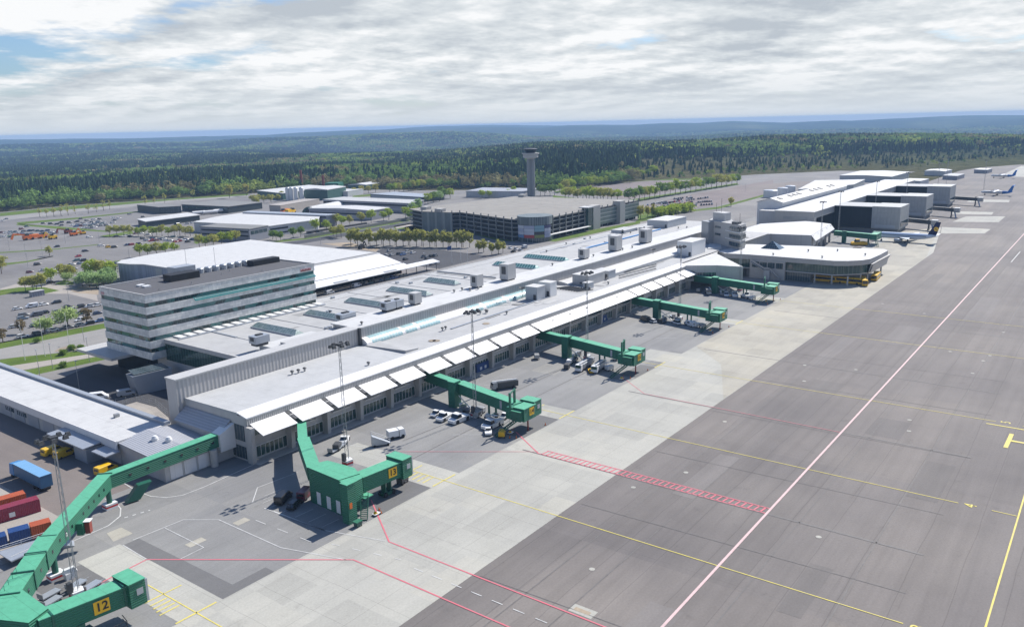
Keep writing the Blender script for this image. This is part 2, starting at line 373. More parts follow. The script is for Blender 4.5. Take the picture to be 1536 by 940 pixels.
def hgt(x,y):
    r=np.hypot(x,y); a=np.arctan2(y,x); ad=np.degrees(a)
    d=r-edge_r(np.clip(a,-.1,1.5))
    k=sstep((46-ad)/14)                     # 1 on the right-hand ridge, 0 on the left
    k2=sstep((27-ad)/10)
    ridge=sstep(d/520)*(13*k+2)*(1-k2)*(.55+.9*vnoise(ad/7.0+3,r*0+2.5,8))+sstep(d/1300)*k2*30
    hills=(fbm(x/1900+3,y/1900+9,4,5)-.47)*120
    far=(fbm(x/4200+1,y/4200+4,4,9)-.46)*240
    w1=sstep((r-1900)/1500); w2=sstep((r-5500)/5000)
    low=-10*sstep((r-1300)/700)*(1-k)*(1-k2)
    z=np.where(d>0,(ridge+low)*(1-w1)+w1*(hills-9+5*k2+16*np.exp(-((ad-42)/9)**2)*sstep((r-3500)/1500))*(1-.5*w2)+w2*(far*(.45+.55*sstep((54-ad)/14))+6+34*sstep((54-ad)/14)),0)-.25*np.where(d>0,0,1)
    rt=sstep((55-ad)/10)
    valley=-46*sstep((r-2350)/650)*(1-sstep((r-6800)/2600))*rt-8*sstep((r-2600)/900)*(1-sstep((r-6800)/2600))*(1-rt)
    z=z+np.where(d>0,valley,0)-np.where(d>0,r*r/1.48e7,0)-np.where(d>0,70*sstep((r-11500)/3000),0)
    j=(fbm(x/420+7,y/420+2,3,41)-.44)
    for (A,Zr),rc,wd,tr,am in ((R_MID,5600.0,900.0,14,14),(R_FAR,9800.0,2000.0,0,16)):
        q=(r-rc)/wd; q=np.where(q<0,q,q*.8); zt=np.interp(a,A,Zr)-tr+j*am; z=np.where(d>0,np.maximum(z,zt-np.minimum(q*q*55,400)),z)
    return z
def build_terrain():
    na,nr=420,420
    A=np.linspace(rad(-12),rad(84),na); 
    R=np.concatenate([[0],np.geomspace(60,13500,nr-1)])
    aa,rr=np.meshgrid(A,R,indexing='ij'); x=rr*np.cos(aa)-120; y=rr*np.sin(aa)-60
    z=hgt(x,y)
    z=np.minimum(z,82)
    v=np.stack([x,y,z],-1).reshape(-1,3); idx=np.arange(na*nr).reshape(na,nr)
    f=np.stack([idx[:-1,:-1],idx[:-1,1:],idx[1:,1:],idx[1:,:-1]],-1).reshape(-1,4)
    me=bpy.data.meshes.new('terrain'); npmesh(me,v,f)
    me.polygons.foreach_set('use_smooth',np.ones(len(f),bool))
    me.materials.append(M['terrain']); o=bpy.data.objects.new('terrain',me); COL.objects.link(o); tag(o,kind='structure')
def npmesh(me,v,f):
    n,k=f.shape
    me.vertices.add(len(v)); me.vertices.foreach_set('co',np.ascontiguousarray(v,dtype=np.float32).ravel())
    me.loops.add(n*k); me.loops.foreach_set('vertex_index',np.ascontiguousarray(f,dtype=np.int32).ravel())
    me.polygons.add(n); me.polygons.foreach_set('loop_start',np.arange(0,n*k,k,dtype=np.int32))
    me.update(calc_edges=True)
t=NT('terrain'); v=t.coord('World')
a=t.noise(v,.0011,6,.62); b=t.noise(v,.006,6,.65); c=t.noise(v,.045,5,.7)
wood=t.ramp(a,[(.36,(.020,.036,.022)),(.50,(.030,.048,.024)),(.60,(.060,.080,.034)),(.72,(.115,.125,.055))])
wood=t.mix(1,wood,t.ramp(b,[(.3,.55),(.5,1.0),(.7,1.5)]),'MULTIPLY'); wood=t.mix(1,wood,t.ramp(c,[(.35,.45),(.65,1.5)]),'MULTIPLY')
near=t.ramp(c,[(.3,(.05,.055,.025)),(.6,(.12,.11,.06))])
rlen=t.n('ShaderNodeVectorMath',operation='LENGTH'); t.l(v,rlen.inputs[0])
kk=t.ramp(t.math('DIVIDE',rlen.outputs['Value'],4000.0),[(.30,0),(.55,1)])
t.base(t.mix(kk,near,wood)); t.bump(c,1.0,9.0); M['terrain']=t.set(1,0,0)
build_terrain()
Z0,Z1,Z2,Z3,Z4=0.0,.012,.024,.036,.048
# the apron
sheet('apron',[(-60,-60),(1300,-60),(1480,60),(1462,136),(1366,180),(1290,190),(900,190),(520,160),(520,85.7),(-60,85.7)],M['g_apron'],Z0-.012)
sheet('concrete_strip',[(-40,85.7),(520,85.7),(640,102),(600,125),(440,125),(420,116.2),(-40,116.2)],M['g_concrete'],Z1)
sheet('concrete_strip',[(214,85.9),(500,85.9),(640,103),(604,122),(450,116),(262,116),(246,100)],M['g_concrete_old'],Z2)
sheet('stand_asphalt',[(-40,116.2),(420,116.2),(520,130),(660,130),(660,240),(-40,240)],M['g_stand'],Z0)
for x0,x1 in ((62.0,70.2),(123.2,132.6),(174.5,182.4),(238,250.5),(299,307),(346,356)):
    sheet('stand_concrete',[(x0,116.2),(x1,116.2),(x1,128 if x0>130 else 150),(x0,128 if x0>130 else 150)],M['g_concrete'],Z1)
for x0,x1,y1 in ((70.3,81,149),(108.5,123.1,127),(158,174.4,123),(218,231.9,122)):
    sheet('stand_patch',[(x0,116.3),(x1,116.3),(x1,118.9 if x0<80 else y1),(x1-7 if x0<80 else x1,118.9 if x0<80 else y1),(73.6 if x0<80 else x0,y1),(x0,y1)],M['g_stand_dark'],Z1)
for q in ([(70,152),(74,152),(74,156.5),(71,156.5)],[(77.3,137.1),(80.9,137.1),(80.9,139),(77.3,139)],[(88,137),(91,137),(91,139),(88,139)]):
    sheet('stand_concrete',q,M['g_concrete_old'],Z2)
sheet('bridge_pad',[(53,133),(62,133),(62,148.5),(53,148.5)],M['g_stand_dark'],Z1)
for q in ([(863,116),(870,85),(846,83),(838,115)],[(754,112),(757,84),(737,83),(733,111)],[(678,101),(688,72.6),(729,72.8),(718,98)],[(607,97),(619,72.6),(644,72.3),(643,102)]):
    sheet('stand_concrete',q,M['g_concrete'],Z1)
sheet('stand_concrete',[(1180,60),(1420,60),(1430,130),(1190,130)],M['g_concrete'],Z1)
# painted markings
def strip(pts,w_):
    "a painted line of width w_ along a polyline"
    out=MB(); P=[Vector((p[0],p[1],0)) for p in pts]; L=[];R=[]
    for i,p in enumerate(P):
        d0=(p-P[i-1]).normalized() if i else (P[1]-p).normalized(); d1=(P[i+1]-p).normalized() if i<len(P)-1 else d0
        n0=Vector((-d0.y,d0.x,0)); n1=Vector((-d1.y,d1.x,0)); b=(n0+n1).normalized(); k=w_/2/max(.35,b.dot(n0))
        L.append(p+b*k); R.append(p-b*k)
    for i in range(len(P)-1): out.add([R[i],R[i+1],L[i+1],L[i]],[(0,1,2,3)])
    return out
def lines(name,mat,segs,z=Z4):
    m=MB()
    for pts,w_ in segs:
        s=strip(pts,w_); m.add([(p[0],p[1],z) for p in s.v],s.f)
    return tag(m.build(name,mat),kind='structure')
def dashes(a,b,on,off,w_):
    a=Vector(a);b=Vector(b);L=(b-a).length;d=(b-a)/L;k=0;o=[]
    while k<L: o.append(([a+d*k,a+d*min(L,k+on)],w_)); k+=on+off
    return o
Y=[]
for x in (65.3,127.7,178.3,234.6,303,350): Y.append(([(x,134 if x>66 else 139),(x,20.5)],.22))
for x in (61.5,124,175,231,299.5): Y+= [([(x,116.4),(x+7.6,116.4)],.35),([(x+.3,126.3),(x+7.2,126.3)],.3)]
for k in range(4): Y.append(([(61.3+.2*k,120.8+1.3*k),(64.9,120.8+1.3*k)],.3)); Y.append(([(124,119.5+1.6*k),(127.5,119.5+1.6*k)],.3))
for x in (127.7,178.3,234.6): Y.append(([(x,14.5),(x,10)],.22))
Y+=[([(60,9.9),(300,9.9)],.3),([(231.8,22.3),(231.8,10)],.5)]
lines('yellow_markings',M['m_yellow'],Y)
lines('red_markings',M['m_red'],[([(58,137.5),(61,139.1),(70,139.9),(92,107.4),(91.6,58)],.3),([(111.5,123),(100.6,106.7),(100.3,45)],.3),
  ([(160.7,120.5),(152.2,107.5),(152.1,51)],.32),([(154.7,106.5),(154.6,51)],.32),([(134.3,136.6),(153,108.1)],.15),([(214.5,117.6),(206,107.1),(205.4,51.2)],.18)]
  +[([(152.1,106.5-1.35*k),(154.6,106.1-1.35*k)],.36) for k in range(41)])
lines('pink_taxi_line',M['m_pink'],[([(60,51.1),(900,51.1)],.5)],Z4+.012)
Wm=[([(72.5,149.3),(83.1,148.8),(87.3,142.5),(87.2,122.4),(91.2,108.6)],.18),([(96.2,136.1),(96.6,120.6),(100.4,107.4)],.18),
 ([tuple(at(*q)[:2]) for q in ((247.7,791.7),(305.6,820.6),(271.3,837.6))],.15),([tuple(at(*q)[:2]) for q in ((184.4,817),(220.6,838.7))],.18),
 ([(60,157.5),(65.4,158.9),(72.9,159.4),(76.5,161.5),(78.4,164.8),(79.3,168.5),(78.9,172.3)],.25),([(85.8,178),(85.0,170),(85.4,165.1),(87,161.5),(89.7,159.6),(95,159.4),(105.3,160.3),(109,160.5),(340,157.8)],.2),
 ([(96.2,143.5),(101.5,148.9),(112,148.0)],.18),([(95.9,139),(96.6,120.6)],.18)]
for k in range(5): Wm.append(([(96.6+.15*k,138.2-4*k),(101.5,138-4*k)],.12))
for k in range(3): Wm.append(([(97.2+1.2*k,143.6+1.3*k-2.3),(104,143.4+1.3*k-2.3)],.12))
Wm+=dashes((76.6,160),(81.6,158.8),.7,.9,.35)+dashes((91.5,136),(92,118),3.2,3.6,.18)+dashes((93.7,115.3),(97,100),1.8,3,.18)+dashes((96.2,96),(95.9,45),2.3,2.2,.18)
for x in (130,187,245): Wm.append(([(x,152),(x+1.5,146)],.15)); Wm.append(([(x+20,133),(x+24,127)],.15))
Wm+=[([(525.8,50.4),(389,51.1)],.01),([(504,45.4),(545,45.2)],.4)]
lines('white_markings',M['m_white'],Wm)
M['m_ghost']=marking('m_ghost',(.115,.108,.104),.95,(.178,.167,.160)); M['m_rubber']=marking('m_rubber',(.155,.150,.145),.95,(.30,.30,.28))
for k,(x,y,w_,h_) in enumerate(((150,66,26,5),(208,38,14,8),(262,72,40,5),(120,34,18,4),(300,56,30,7.6),(176,24,22,6),(350,38,50,7.6),(236,61,10,9),(95,50,16,6),(410,68,40,5))): sheet('asphalt_patch',[(x,y),(x+w_,y),(x+w_,y+h_),(x,y+h_)],M['g_apron_patch'] if k%2 else M['g_apron_pale'],Z0+.004)
lines('ghost_markings',M['m_ghost'],[([(x,112),(x,22)],.5) for x in (152,205.5,260,330)]+[([(60,y),(480,y)],.22) for y in (44.5,66,74.5,30.2)]+[([(101+34*k,84.5),(103+34*k,22)],.16) for k in range(12)]+[([(112,130),(150,131.5),(290,134)],.35),([(140,141),(160,139.6),(215,141)],.3)],Z3-.006)
def ground_text(txt,loc,size,rz,mat):
    c=bpy.data.curves.new('ground_lettering','FONT'); c.body=txt; c.size=size; c.align_x='CENTER'; c.align_y='CENTER'; c.offset=.02
    o=bpy.data.objects.new('ground_lettering',c); COL.objects.link(o); o.location=loc; o.rotation_euler=(0,0,rz); c.materials.append(mat); tag(to_mesh(o),kind='structure')
for n,x in (('3',127.7),('4',178.3),('5',235.2)): ground_text(n,(x,18.2,Z4),3.2,rad(0),M['m_yellow'])
lines('yellow_letter',M['m_yellow'],[([(216.3,16.3),(227,16.1)],.95),([(216.3,10.9),(227,10.7)],.95),([(221.9,15.7),(221.9,11.4)],1.0)],Z4+.012)
sheet('drain_pad',[(100.9,61.5),(103.2,61.5),(103.2,66.1),(100.9,66.1)],M['g_concrete'],Z2); sheet('drain_grate',[(101.6,62.3),(102.5,62.3),(102.5,65.3),(101.6,65.3)],M['g_gravel'],Z3)
m=MB()
for k in range(26):
    x=RNG.uniform(100,420); y=RNG.choice([60,72,80,30,40,98,107])+RNG.uniform(-3,3); m.lathe((x,y,Z2),[(.55,0),(.55,.01)],0,12)
tag(m.build('manhole_covers',M['g_concrete']),kind='structure')
# landside ground
sheet('landside_ground',[(-40,240.1),(140,240.1),(520,240.1),(1260,240.1),(1260,340),(1150,425),(985,500),(845,535),(760,700),(730,860),(560,925),(450,960),(370,955),(60,1005),(-40,1000)],M['g_landside'],Z0)
sheet('yard',[(40,173.2),(91,173.2),(91,268),(40,268)],M['g_yard'],Z1)
sheet('bare_yard',[(40,161),(69,161),(69,202),(40,202)],M['g_pave'],Z2)
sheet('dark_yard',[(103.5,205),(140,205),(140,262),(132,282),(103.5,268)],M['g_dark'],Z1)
sheet('grass_verge',[(90,289),(144,284),(146,289.5),(108,297.2),(90,301)],M['grass'],Z1)
sheet('path',[(90,301),(108.4,298),(144.5,290),(146.5,293.8),(112.2,307),(90,313)],M['g_pave'],Z2)
sheet('grass_verge',[(90,313),(112.2,307),(146.5,294),(160,300),(116.5,318),(90,326)],M['grass'],Z1)
sheet('road',[(60,327),(116.8,319.1),(144.2,301),(225,300),(225,320),(161,332),(122.8,334.5),(60,344)],M['g_road'],Z2)
sheet('grass_verge',[(60,345),(124,335),(165,331),(200,328),(200,334),(166,341.4),(126,346),(60,353)],M['grass'],Z1)
# ================================================================ THE TERMINAL
a8=zz(0,600,1106/400); b3=zz(220,560); b4=zz(370,640,4.7); b6=zz(1000,320); c5=zz(600,540)
z1=zz(0,180,3.76); z2=zz(380,200,3.76); z3=zz(760,200,3.76); z4=zz(1136,200,3.76); z5=zz(0,380,3.76); z6=zz(380,420,3.76); z7=zz(740,400,3.76)
q1=zz(140,380);q2=zz(340,380);q3=zz(560,370);q4=zz(780,320);q5=zz(1080,330);q6=zz(1100,240);q7=zz(1300,240);q8=zz(620,280,1536/340)
def slab(m,x0,x1,ya,za,yb,zb,th=.25,mi=0):
    "a tilted plate running along X between two heights"
    m.hexa([(x0,ya,za-th),(x1,ya,za-th),(x1,yb,zb-th),(x0,yb,zb-th)],[(x0,ya,za),(x1,ya,za),(x1,yb,zb),(x0,yb,zb)],mi)
T=thing('terminal_building',(230,190,0),'long low white roofed airport terminal with ribbed central wall and awnings over the stands','terminal')
# -- front block: wall, roof, white roof edge
m=MB(); m.box(109.5,355,162.5,188,0,9.2); m.build('front_wall',M['grey_panel'],T)
m=MB(); m.box(109.48,109.62,162.6,186,4.6,11.3); m.build('end_cladding',M['rib_wall'],T)
m=MB(); m.add([(109.5,165.9,11.9),(170,165.9,11.9),(170,188,11.55),(109.5,188,11.55)],[(0,1,2,3)])
m.add([(109.5,165.9,9.2),(109.5,188,9.2),(109.5,188,11.55),(109.5,165.9,11.9)],[(3,2,1,0)]); m.build('front_roof',M['roof_grey'],T)
m=MB(); m.add([(170,165.9,11.9),(476,165.9,11.9),(476,188,11.9),(170,188,11.55)],[(0,1,2,3)])
m.hexa([(170,168,11.5),(172,168,11.5),(172,187,11.3),(170,187,11.3)],[(170,168,12.7),(176,168,12.2),(176,187,11.95),(170,187,11.75)])
m.build('stand_side_roof',M['roof_membrane'],T)
m=MB(); slab(m,109.4,355,162.2,11.25,166,12.05,.3); m.build('roof_edge',M['white_metal'],T)
m=MB(); m.box(109.5,355,162.25,162.48,9.2,10.95); m.build('ribbed_fascia',M['rib_fascia'],T)
# columns and awnings every 11.6 m
cx=[109.5+11.65*k for k in range(22)]
for x in cx:
    m=MB(); m.hexa([(x-.55,160.6,0),(x+.55,160.6,0),(x+.55,162.5,0),(x-.55,162.5,0)],[(x-.55,160.2,9.1),(x+.55,160.2,9.1),(x+.55,162.5,9.1),(x-.55,162.5,9.1)]); m.build('column',M['concrete'],T)
def awning(x0,x1):
    m=MB(); m.bar((x1+.7,162.1,9.3),(x1+.7,158.6,8.2),.9,.5); m.build('awning_gap_bar',M['steel_dark'],T)  # dark bar stands for the dark notch between neighbouring awnings
    m=MB(); slab(m,x0,x1,157.3,7.7,162.2,9.6,.14); m.build('awning',M['white_metal'],T)
for k in list(range(10))+list(range(16,21)): awning(cx[k]+.75 if k else 110.2,cx[k+1]-.75)
m=MB(); slab(m,cx[10]+.6,cx[16]-.3,157.3,7.7,162.2,9.6,.14); m.build('long_awning',M['white_metal'],T)
for k in range(21):
    xa,xb=cx[k]+.6,cx[k+1]-.6
    m=MB(); m.box(xa,xb,162.40,162.46,6.2,8.9); m.build('upper_window',M['glass_green'],T)
    m=MB(); m.box(xa,xb,162.36,162.44,.7,3.4,0); 
    for j in range(9): m.box(xa+j*(xb-xa)/8-.05,xa+j*(xb-xa)/8+.05,162.30,162.36,.6,3.5,1)
    m.box(xa,xb,162.28,162.35,3.4,3.6,1); m.build('ground_window',[M['glass_green'],M['white_paint']],T)
    if 0<k<12:
        m=MB(); m.box(xa+1.5,xa+7.6,161.0,162.4,5.15,5.3); m.build('light_shelf',M['white_paint'],T)
m=MB(); m.box(cx[11]-4,cx[16],160.6,162.3,4.6,5.0,0); m.box(cx[11]-4,cx[16],160.6,160.75,5.0,8,1); m.box(cx[11]-4,cx[16],160.55,160.8,8,8.2,0); m.build('glazed_gallery',[M['concrete'],M['glass_blue']],T)
m=MB(); m.box(109.5,350,159.2,162.4,0,.16); m.build('kerb_walk',M['concrete'],T)
# end wall: glazed corner and door
m=MB(); m.box(109.38,109.46,163.6,178,5.0,9.0); m.build('end_window',M['glass_blue'],T)
m=MB(); m.box(109.36,109.46,163.5,172.5,.5,3.6); m.build('end_door',M['glass_blue'],T)
# lean-to with a metal roof beside the end wall
m=MB(); m.hexa([(106.2,169,3.6),(109.4,169,3.6),(109.4,187.8,3.6),(106.2,187.8,3.6)],[(106.2,169,7.0),(109.4,169,9.4),(109.4,187.8,9.4),(106.2,187.8,7.0)]); m.build('side_corridor',M['grey_panel'],T)
m=MB(); m.hexa([(105.7,168.6,6.75),(109.36,168.6,9.5),(109.36,187.9,9.5),(105.7,187.9,6.75)],[(105.7,168.6,6.9),(109.36,168.6,9.65),(109.36,187.9,9.65),(105.7,187.9,6.9)]); m.build('side_corridor_roof',M['roof_metal'],T)
m=MB(); m.hexa([(105.2,167.4,2.9),(109.4,167.4,2.9),(109.4,170.6,2.9),(105.2,170.6,2.9)],[(105.2,167.4,7.3),(109.4,167.4,9.0),(109.4,170.6,9.0),(105.2,170.6,7.3)]); m.build('bridge_porch',M['white_paint'],T)
# -- tall ribbed wall along the middle
m=MB(); m.box(107.5,480,188.1,192.6,0,16.6,0); m.build('tall_wall',M['rib_wall'],T)
m=MB(); m.box(107.3,170,187.9,192.8,16.6,17.0); m.build('tall_wall_cap',M['grey_panel'],T)
m=MB(); m.box(170,480,187.9,201,16.55,17.0,0); m.box(150,171,193,201,12.8,15.3,1); m.box(171,480,192.6,201,12.8,16.5,1); m.build('plant_strip',[M['roof_white'],M['grey_panel']],T)
m=MB(); m.box(169.6,170.4,187.2,188.1,11.6,17.1); m.box(170.1,170.5,187.5,188,11.5,13); m.build('downpipe_post',M['steel_dark'],T)
# curved rooflight strip against the tall wall
def quarter(x0,x1,r0,mat,name,zb=11.7,y1=188.08,w_=3.0,h_=2.0,n=5):
    m=MB(); pr=[(y1-w_*math.cos(t),zb+h_*math.sin(t)) for t in [math.pi/2*k/n for k in range(n+1)]]
    for (ya,za),(yb,zb_) in zip(pr[:-1],pr[1:]): m.add([(x0,ya,za+r0),(x1,ya,za+r0),(x1,yb,zb_+r0),(x0,yb,zb_+r0)],[(0,1,2,3)])
    m.add([(x0,y1,zb)]+[(x0,y,z+r0) for y,z in pr],[tuple(range(len(pr),-1,-1))]); m.add([(x1,y1,zb)]+[(x1,y,z+r0) for y,z in pr],[tuple(range(len(pr)+1))])
    m.build(name,mat,T)
quarter(170.6,278,0,M['white_metal'],'curved_eave')
for xa,xb in ((173,186.5),(188,193.5),(195,205),(222,229),(231,243),(245,262),(264,272)): quarter(xa,xb,.06,M['glass_sky'],'rooflight')
quarter(283,470,0,M['roof_white'],'curved_eave',11.7,188.08,5.5,1.4)
# -- landside half
m=MB(); m.box(138,480,193,250.5,0,12.2,0); m.build('landside_wall',M['grey_panel'],T)
m=MB(); m.add([(138,192.7,12.8),(505,192.7,12.8),(505,251,12.8),(138,251,12.8)],[(0,1,2,3)]); m.box(137.7,138.1,192.7,245,11.6,12.95,1); m.box(201,505,250.8,251.2,11.6,13.1,1); m.build('landside_roof',[M['roof_membrane'],M['grey_panel']],T)
m=MB(); m.box(137.90,137.98,208,244.8,6,11.4); m.build('landside_window',M['glass_green'],T)
m=MB(); m.box(290,505,251.2,253,12.2,12.75,0); m.build('rear_gutter',M['g_gravel'],T)
def skylight(x,y0,y1,mat):
    m=MB(); w_,h_=1.9,1.9; zb=12.82
    m.add([(x-w_,y0,zb+.5),(x+w_,y0,zb+.5),(x,y0+1.4,zb+h_),(x-w_,y1,zb+.5),(x+w_,y1,zb+.5),(x,y1-1.4,zb+h_)],[(0,1,2),(5,4,3),(0,2,5,3),(1,4,5,2)],0)
    m.box(x-w_-.15,x+w_+.15,y0-.15,y1+.15,zb-.1,zb+.5,1); m.build('skylight',[mat,M['galv']],T)
t=NT('skylight_glass'); v=t.coord(); st=t.stripe(t.xyz(v)[1],1.2,.16); bl=t.ramp(t.noise(v,.9,3,.6),[(.4,0),(.65,1)])
t.base(t.mix(st,t.mix(bl,(.20,.27,.24),(.38,.45,.41)),(.50,.58,.54))); M['sky_glass']=t.set(.12,0,.8)
t=NT('skylight_teal'); v=t.coord(); st=t.stripe(t.xyz(v)[1],1.5,.45); t.base(t.mix(st,(.08,.24,.22),(.45,.62,.58))); M['sky_teal']=t.set(.3,0,.5)
for x,ya,yb in ((164.5,210,233),(187,214,233),(209.6,215,236.5),(233.5,216,238),(256.5,221,238.5)): skylight(x,ya,yb,M['sky_glass'])
for x,ya,yb in ((304,213,238),(329,213,238)): skylight(x,ya,yb,M['sky_teal'])
m=MB()
for k in range(6): m.box(152+23.2*k,152.25+23.2*k,202,250,12.8,12.95)
m.box(201,505,243.5,243.8,12.8,12.92); m.build('roof_seam',M['grey_panel'],T)
m=MB()   # row of cross beams between office and roof
for k in range(17): m.box(141+3.6*k,143.2+3.6*k,240.2,244.6,12.83,13.3,0)
m.box(140,201,239.6,240.2,12.83,13.15,1); m.build('roof_grating',[M['white_paint'],M['galv']],T)
# hexagonal gate lounge
hexp=[(352,163),(360.2,150),(362,138.2),(392,163.5),(392,186),(352,186)]
m=MB(); m.prism(hexp,4.0,11.4,0,1); m.build('gate_lounge',[M['grey_panel'],M['roof_white']],T)
m=MB()
for a,b in ((0,1),):
    A=Vector(hexp[a]+(0,));B=Vector(hexp[b]+(0,)); d=(B-A).normalized(); n=Vector((d.y,-d.x,0))
    if n.x>0: n=-n
    p=A+d*.8+n*.06; q=B-d*.5+n*.06; m.hexa([p+Vector((0,0,5)),q+Vector((0,0,5)),q+n*.05+Vector((0,0,5)),p+n*.05+Vector((0,0,5))],[p+Vector((0,0,8)),q+Vector((0,0,8)),q+n*.05+Vector((0,0,8)),p+n*.05+Vector((0,0,8))])
m.build('lounge_window',M['glass_blue'],T)
for p in ((353,162),(360.4,150.4),(363,140),(380,155),(391,163)):
    m=MB(); m.box(p[0],p[0]+.9,p[1],p[1]+.9,0,4); m.build('column',M['concrete'],T)
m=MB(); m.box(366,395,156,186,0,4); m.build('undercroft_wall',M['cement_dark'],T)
# roofs behind the pier: crossing and second lounge
m=MB(); m.prism([(391,163.5),(412,170),(430,178),(430,188),(391,188)],0,11.45,0,1); m.build('crossing_block',[M['grey_panel'],M['roof_white']],T)
m=MB(); m.prism([(430,178),(470,168),(476,166.2),(480,143.2),(538,149),(546,166.8),(520,188),(430,188)],4.2,11.4,0,1); m.prism([(484,146),(536,151),(543,166),(518,186),(484,186)],0,4.2,2); m.build('second_lounge',[M['grey_panel'],M['roof_white'],M['cement_dark']],T)
m=MB(); m.hexa([(480,143.2,10.9),(538,149,10.9),(538.3,146.6,8.0),(480.3,140.8,8.0)],[(480,143.2,11.2),(538,149,11.2),(538.3,146.6,8.2),(480.3,140.8,8.2)]); m.build('lounge_awning',M['white_metal'],T)
for k in range(5):
    x=482+13*k; m=MB(); m.box(x,x+.7,143.2+1.27*k*.98-.6+.2,143.9+1.27*k,0,10.8); m.build('column',M['concrete'],T)
m=MB(); m.hexa([(400,172,11.5),(408,168,11.5),(450,186,11.5),(440,188,11.5)],[(400,172,12.3),(408,168,12.3),(450,186,12.3),(440,188,12.3)]); m.build('curved_link_roof',M['roof_white'],T)
# ---- plant on the roofs: each unit stands on the roof as a thing of its own
def ac_unit(x,y,z,w_,d_,h_,label,leg=.8,mat='galv',hood=True,group='ventilation units on the terminal roof'):
    t_=thing('ventilation_unit',(x,y,z),label,'air unit',group)
    m=MB(); m.box(x-w_/2,x+w_/2,y-d_/2,y+d_/2,z+leg,z+leg+h_); m.build('housing',M[mat],t_,bevel=.05)
    m=MB(); m.box(x-w_/2+.5,x+w_/2-.5,y-d_/2+.3,y+d_/2-.3,z,z+leg,0); m.build('stand',M['steel_dark'],t_)
    m=MB(); m.box(x-w_/2-.05,x-w_/2,y-d_/4,y+d_/4,z+leg+h_*.35,z+leg+h_*.85); m.build('intake_grille',M['steel_dark'],t_)
    if hood: m=MB(); m.box(x-w_/5,x+w_/5,y-d_/5,y+d_/5,z+leg+h_,z+leg+h_+.35); m.build('exhaust_cowl',M['steel_dark'],t_)
m=MB(); m.box(146,166,192.9,206,12.8,14.6); tag(m.build('plant_platform',[M['roof_white']],origin=(156,199,12.8)),'low white plinth behind the ribbed wall carrying the first grey air unit','plinth')
ac_unit(*q2(312,855,14.7)[:2],14.6,5.2,3.4,2.3,'grey air unit on dark legs nearest the office block')
ac_unit(*q2(1120,645,15.3)[:2],15.3,6.2,3.6,2.4,'wide grey air unit at the end of the second glass skylight')
ac_unit(*q3(140,605,17)[:2],17,4.6,3.2,2.6,'nearer of two adjoining grey air units by the third skylight')
ac_unit(*q3(225,580,17)[:2],17,3.6,3.2,2.4,'farther of two adjoining grey air units by the third skylight')
ac_unit(*q3(395,540,17)[:2],17,3.6,3.2,3.8,'tall pale air unit between the third and fourth skylights',.5,'grey_panel',False)
ac_unit(*q3(975,380,17)[:2],17,3.9,3.4,4.6,'tall pale air unit with a dark intake beyond the fifth skylight',.5,'grey_panel',False)
ac_unit(*q3(1265,310,17)[:2],17,5.4,4.2,6.2,'largest pale air tower, blue hooded, before the teal skylights',.5,'grey_panel',False)
ac_unit(*q4(600,425,17)[:2],17,4.2,3.6,4.2,'small pale air tower beside the last teal skylight',.5,'grey_panel',False)
ac_unit(*q4(895,350,17)[:2],17,5.6,4.6,7.0,'pale air tower with a large black louvre at the blue pipe',.5,'grey_panel',False)
ac_unit(*q4(1178,275,17)[:2],17,6,4.6,6.6,'pale air tower farthest along the ribbed wall, blue hooded',.5,'grey_panel',False)
m=MB(); a=q4(600,335,17.5); b=q4(1320,150,17.5); m.tube((a.x,a.y,17.6),(b.x,b.y,17.6),.45,0,8); 
for k in range(8): p=a.lerp(b,k/7.0); m.box(p.x-.1,p.x+.1,p.y-.1,p.y+.1,16.9,17.3,1)
tag(m.build('roof_pipe',[M['cab_blue'],M['steel']],origin=(a.x,a.y,17)),'long blue pipe on the roof joining two pale air towers','pipe')
m=MB(); a=q3(600,240,13); b=q3(1150,300,13); m.tube((a.x,a.y,13.4),(b.x,b.y,13.4),.35,0,8); tag(m.build('roof_duct',M['steel'],origin=(a.x,a.y,13)),'thin dark duct crossing the white roof before the blue hooded tower','duct')
# cabins on the stand-side roof
def cabin(x0,x1,y0,y1,z0,h_,label,mat='grey_panel',top='roof_white'):
    m=MB(); m.box(x0,x1,y0,y1,z0,z0+h_-.2,0); m.box(x0-.15,x1+.15,y0-.15,y1+.15,z0+h_-.2,z0+h_,1); m.box(x0-.06,x0,y0+.6,y0+1.8,z0+.2,z0+2.2,2)
    tag(m.build('plant_cabin',[M[mat],M[top],M['steel_dark']],origin=((x0+x1)/2,(y0+y1)/2,z0)),label,'plant cabin','plant cabins on the stand side roof')
p=q4(180,810,11.9); cabin(p.x-2,p.x+3.4,p.y-.5,p.y+5,11.9,5.2,'grey louvred cabin with twin stacks on the stand side roof','galv')
p=q4(290,780,11.9); cabin(p.x-1,p.x+3.4,p.y-.5,p.y+5,11.9,5.6,'pale caged cabin just behind the grey louvred one','white_paint')
p=q4(650,670,11.9); cabin(p.x-2,p.x+11,p.y-1,p.y+7,11.9,4.2,'wide beige plant cabin with pipes before it','grey_panel')
p=q4(620,700,11.9); cabin(p.x-2,p.x+2,p.y-2.5,p.y-1.2+1.5,11.9,2.6,'small grey cabinet in front of the beige plant cabin','galv')
p=q4(860,610,11.9); cabin(p.x-2.5,p.x+3.5,p.y,p.y+7,11.9,3.6,'grey gabled cabin at the head of the white plant hall','galv')
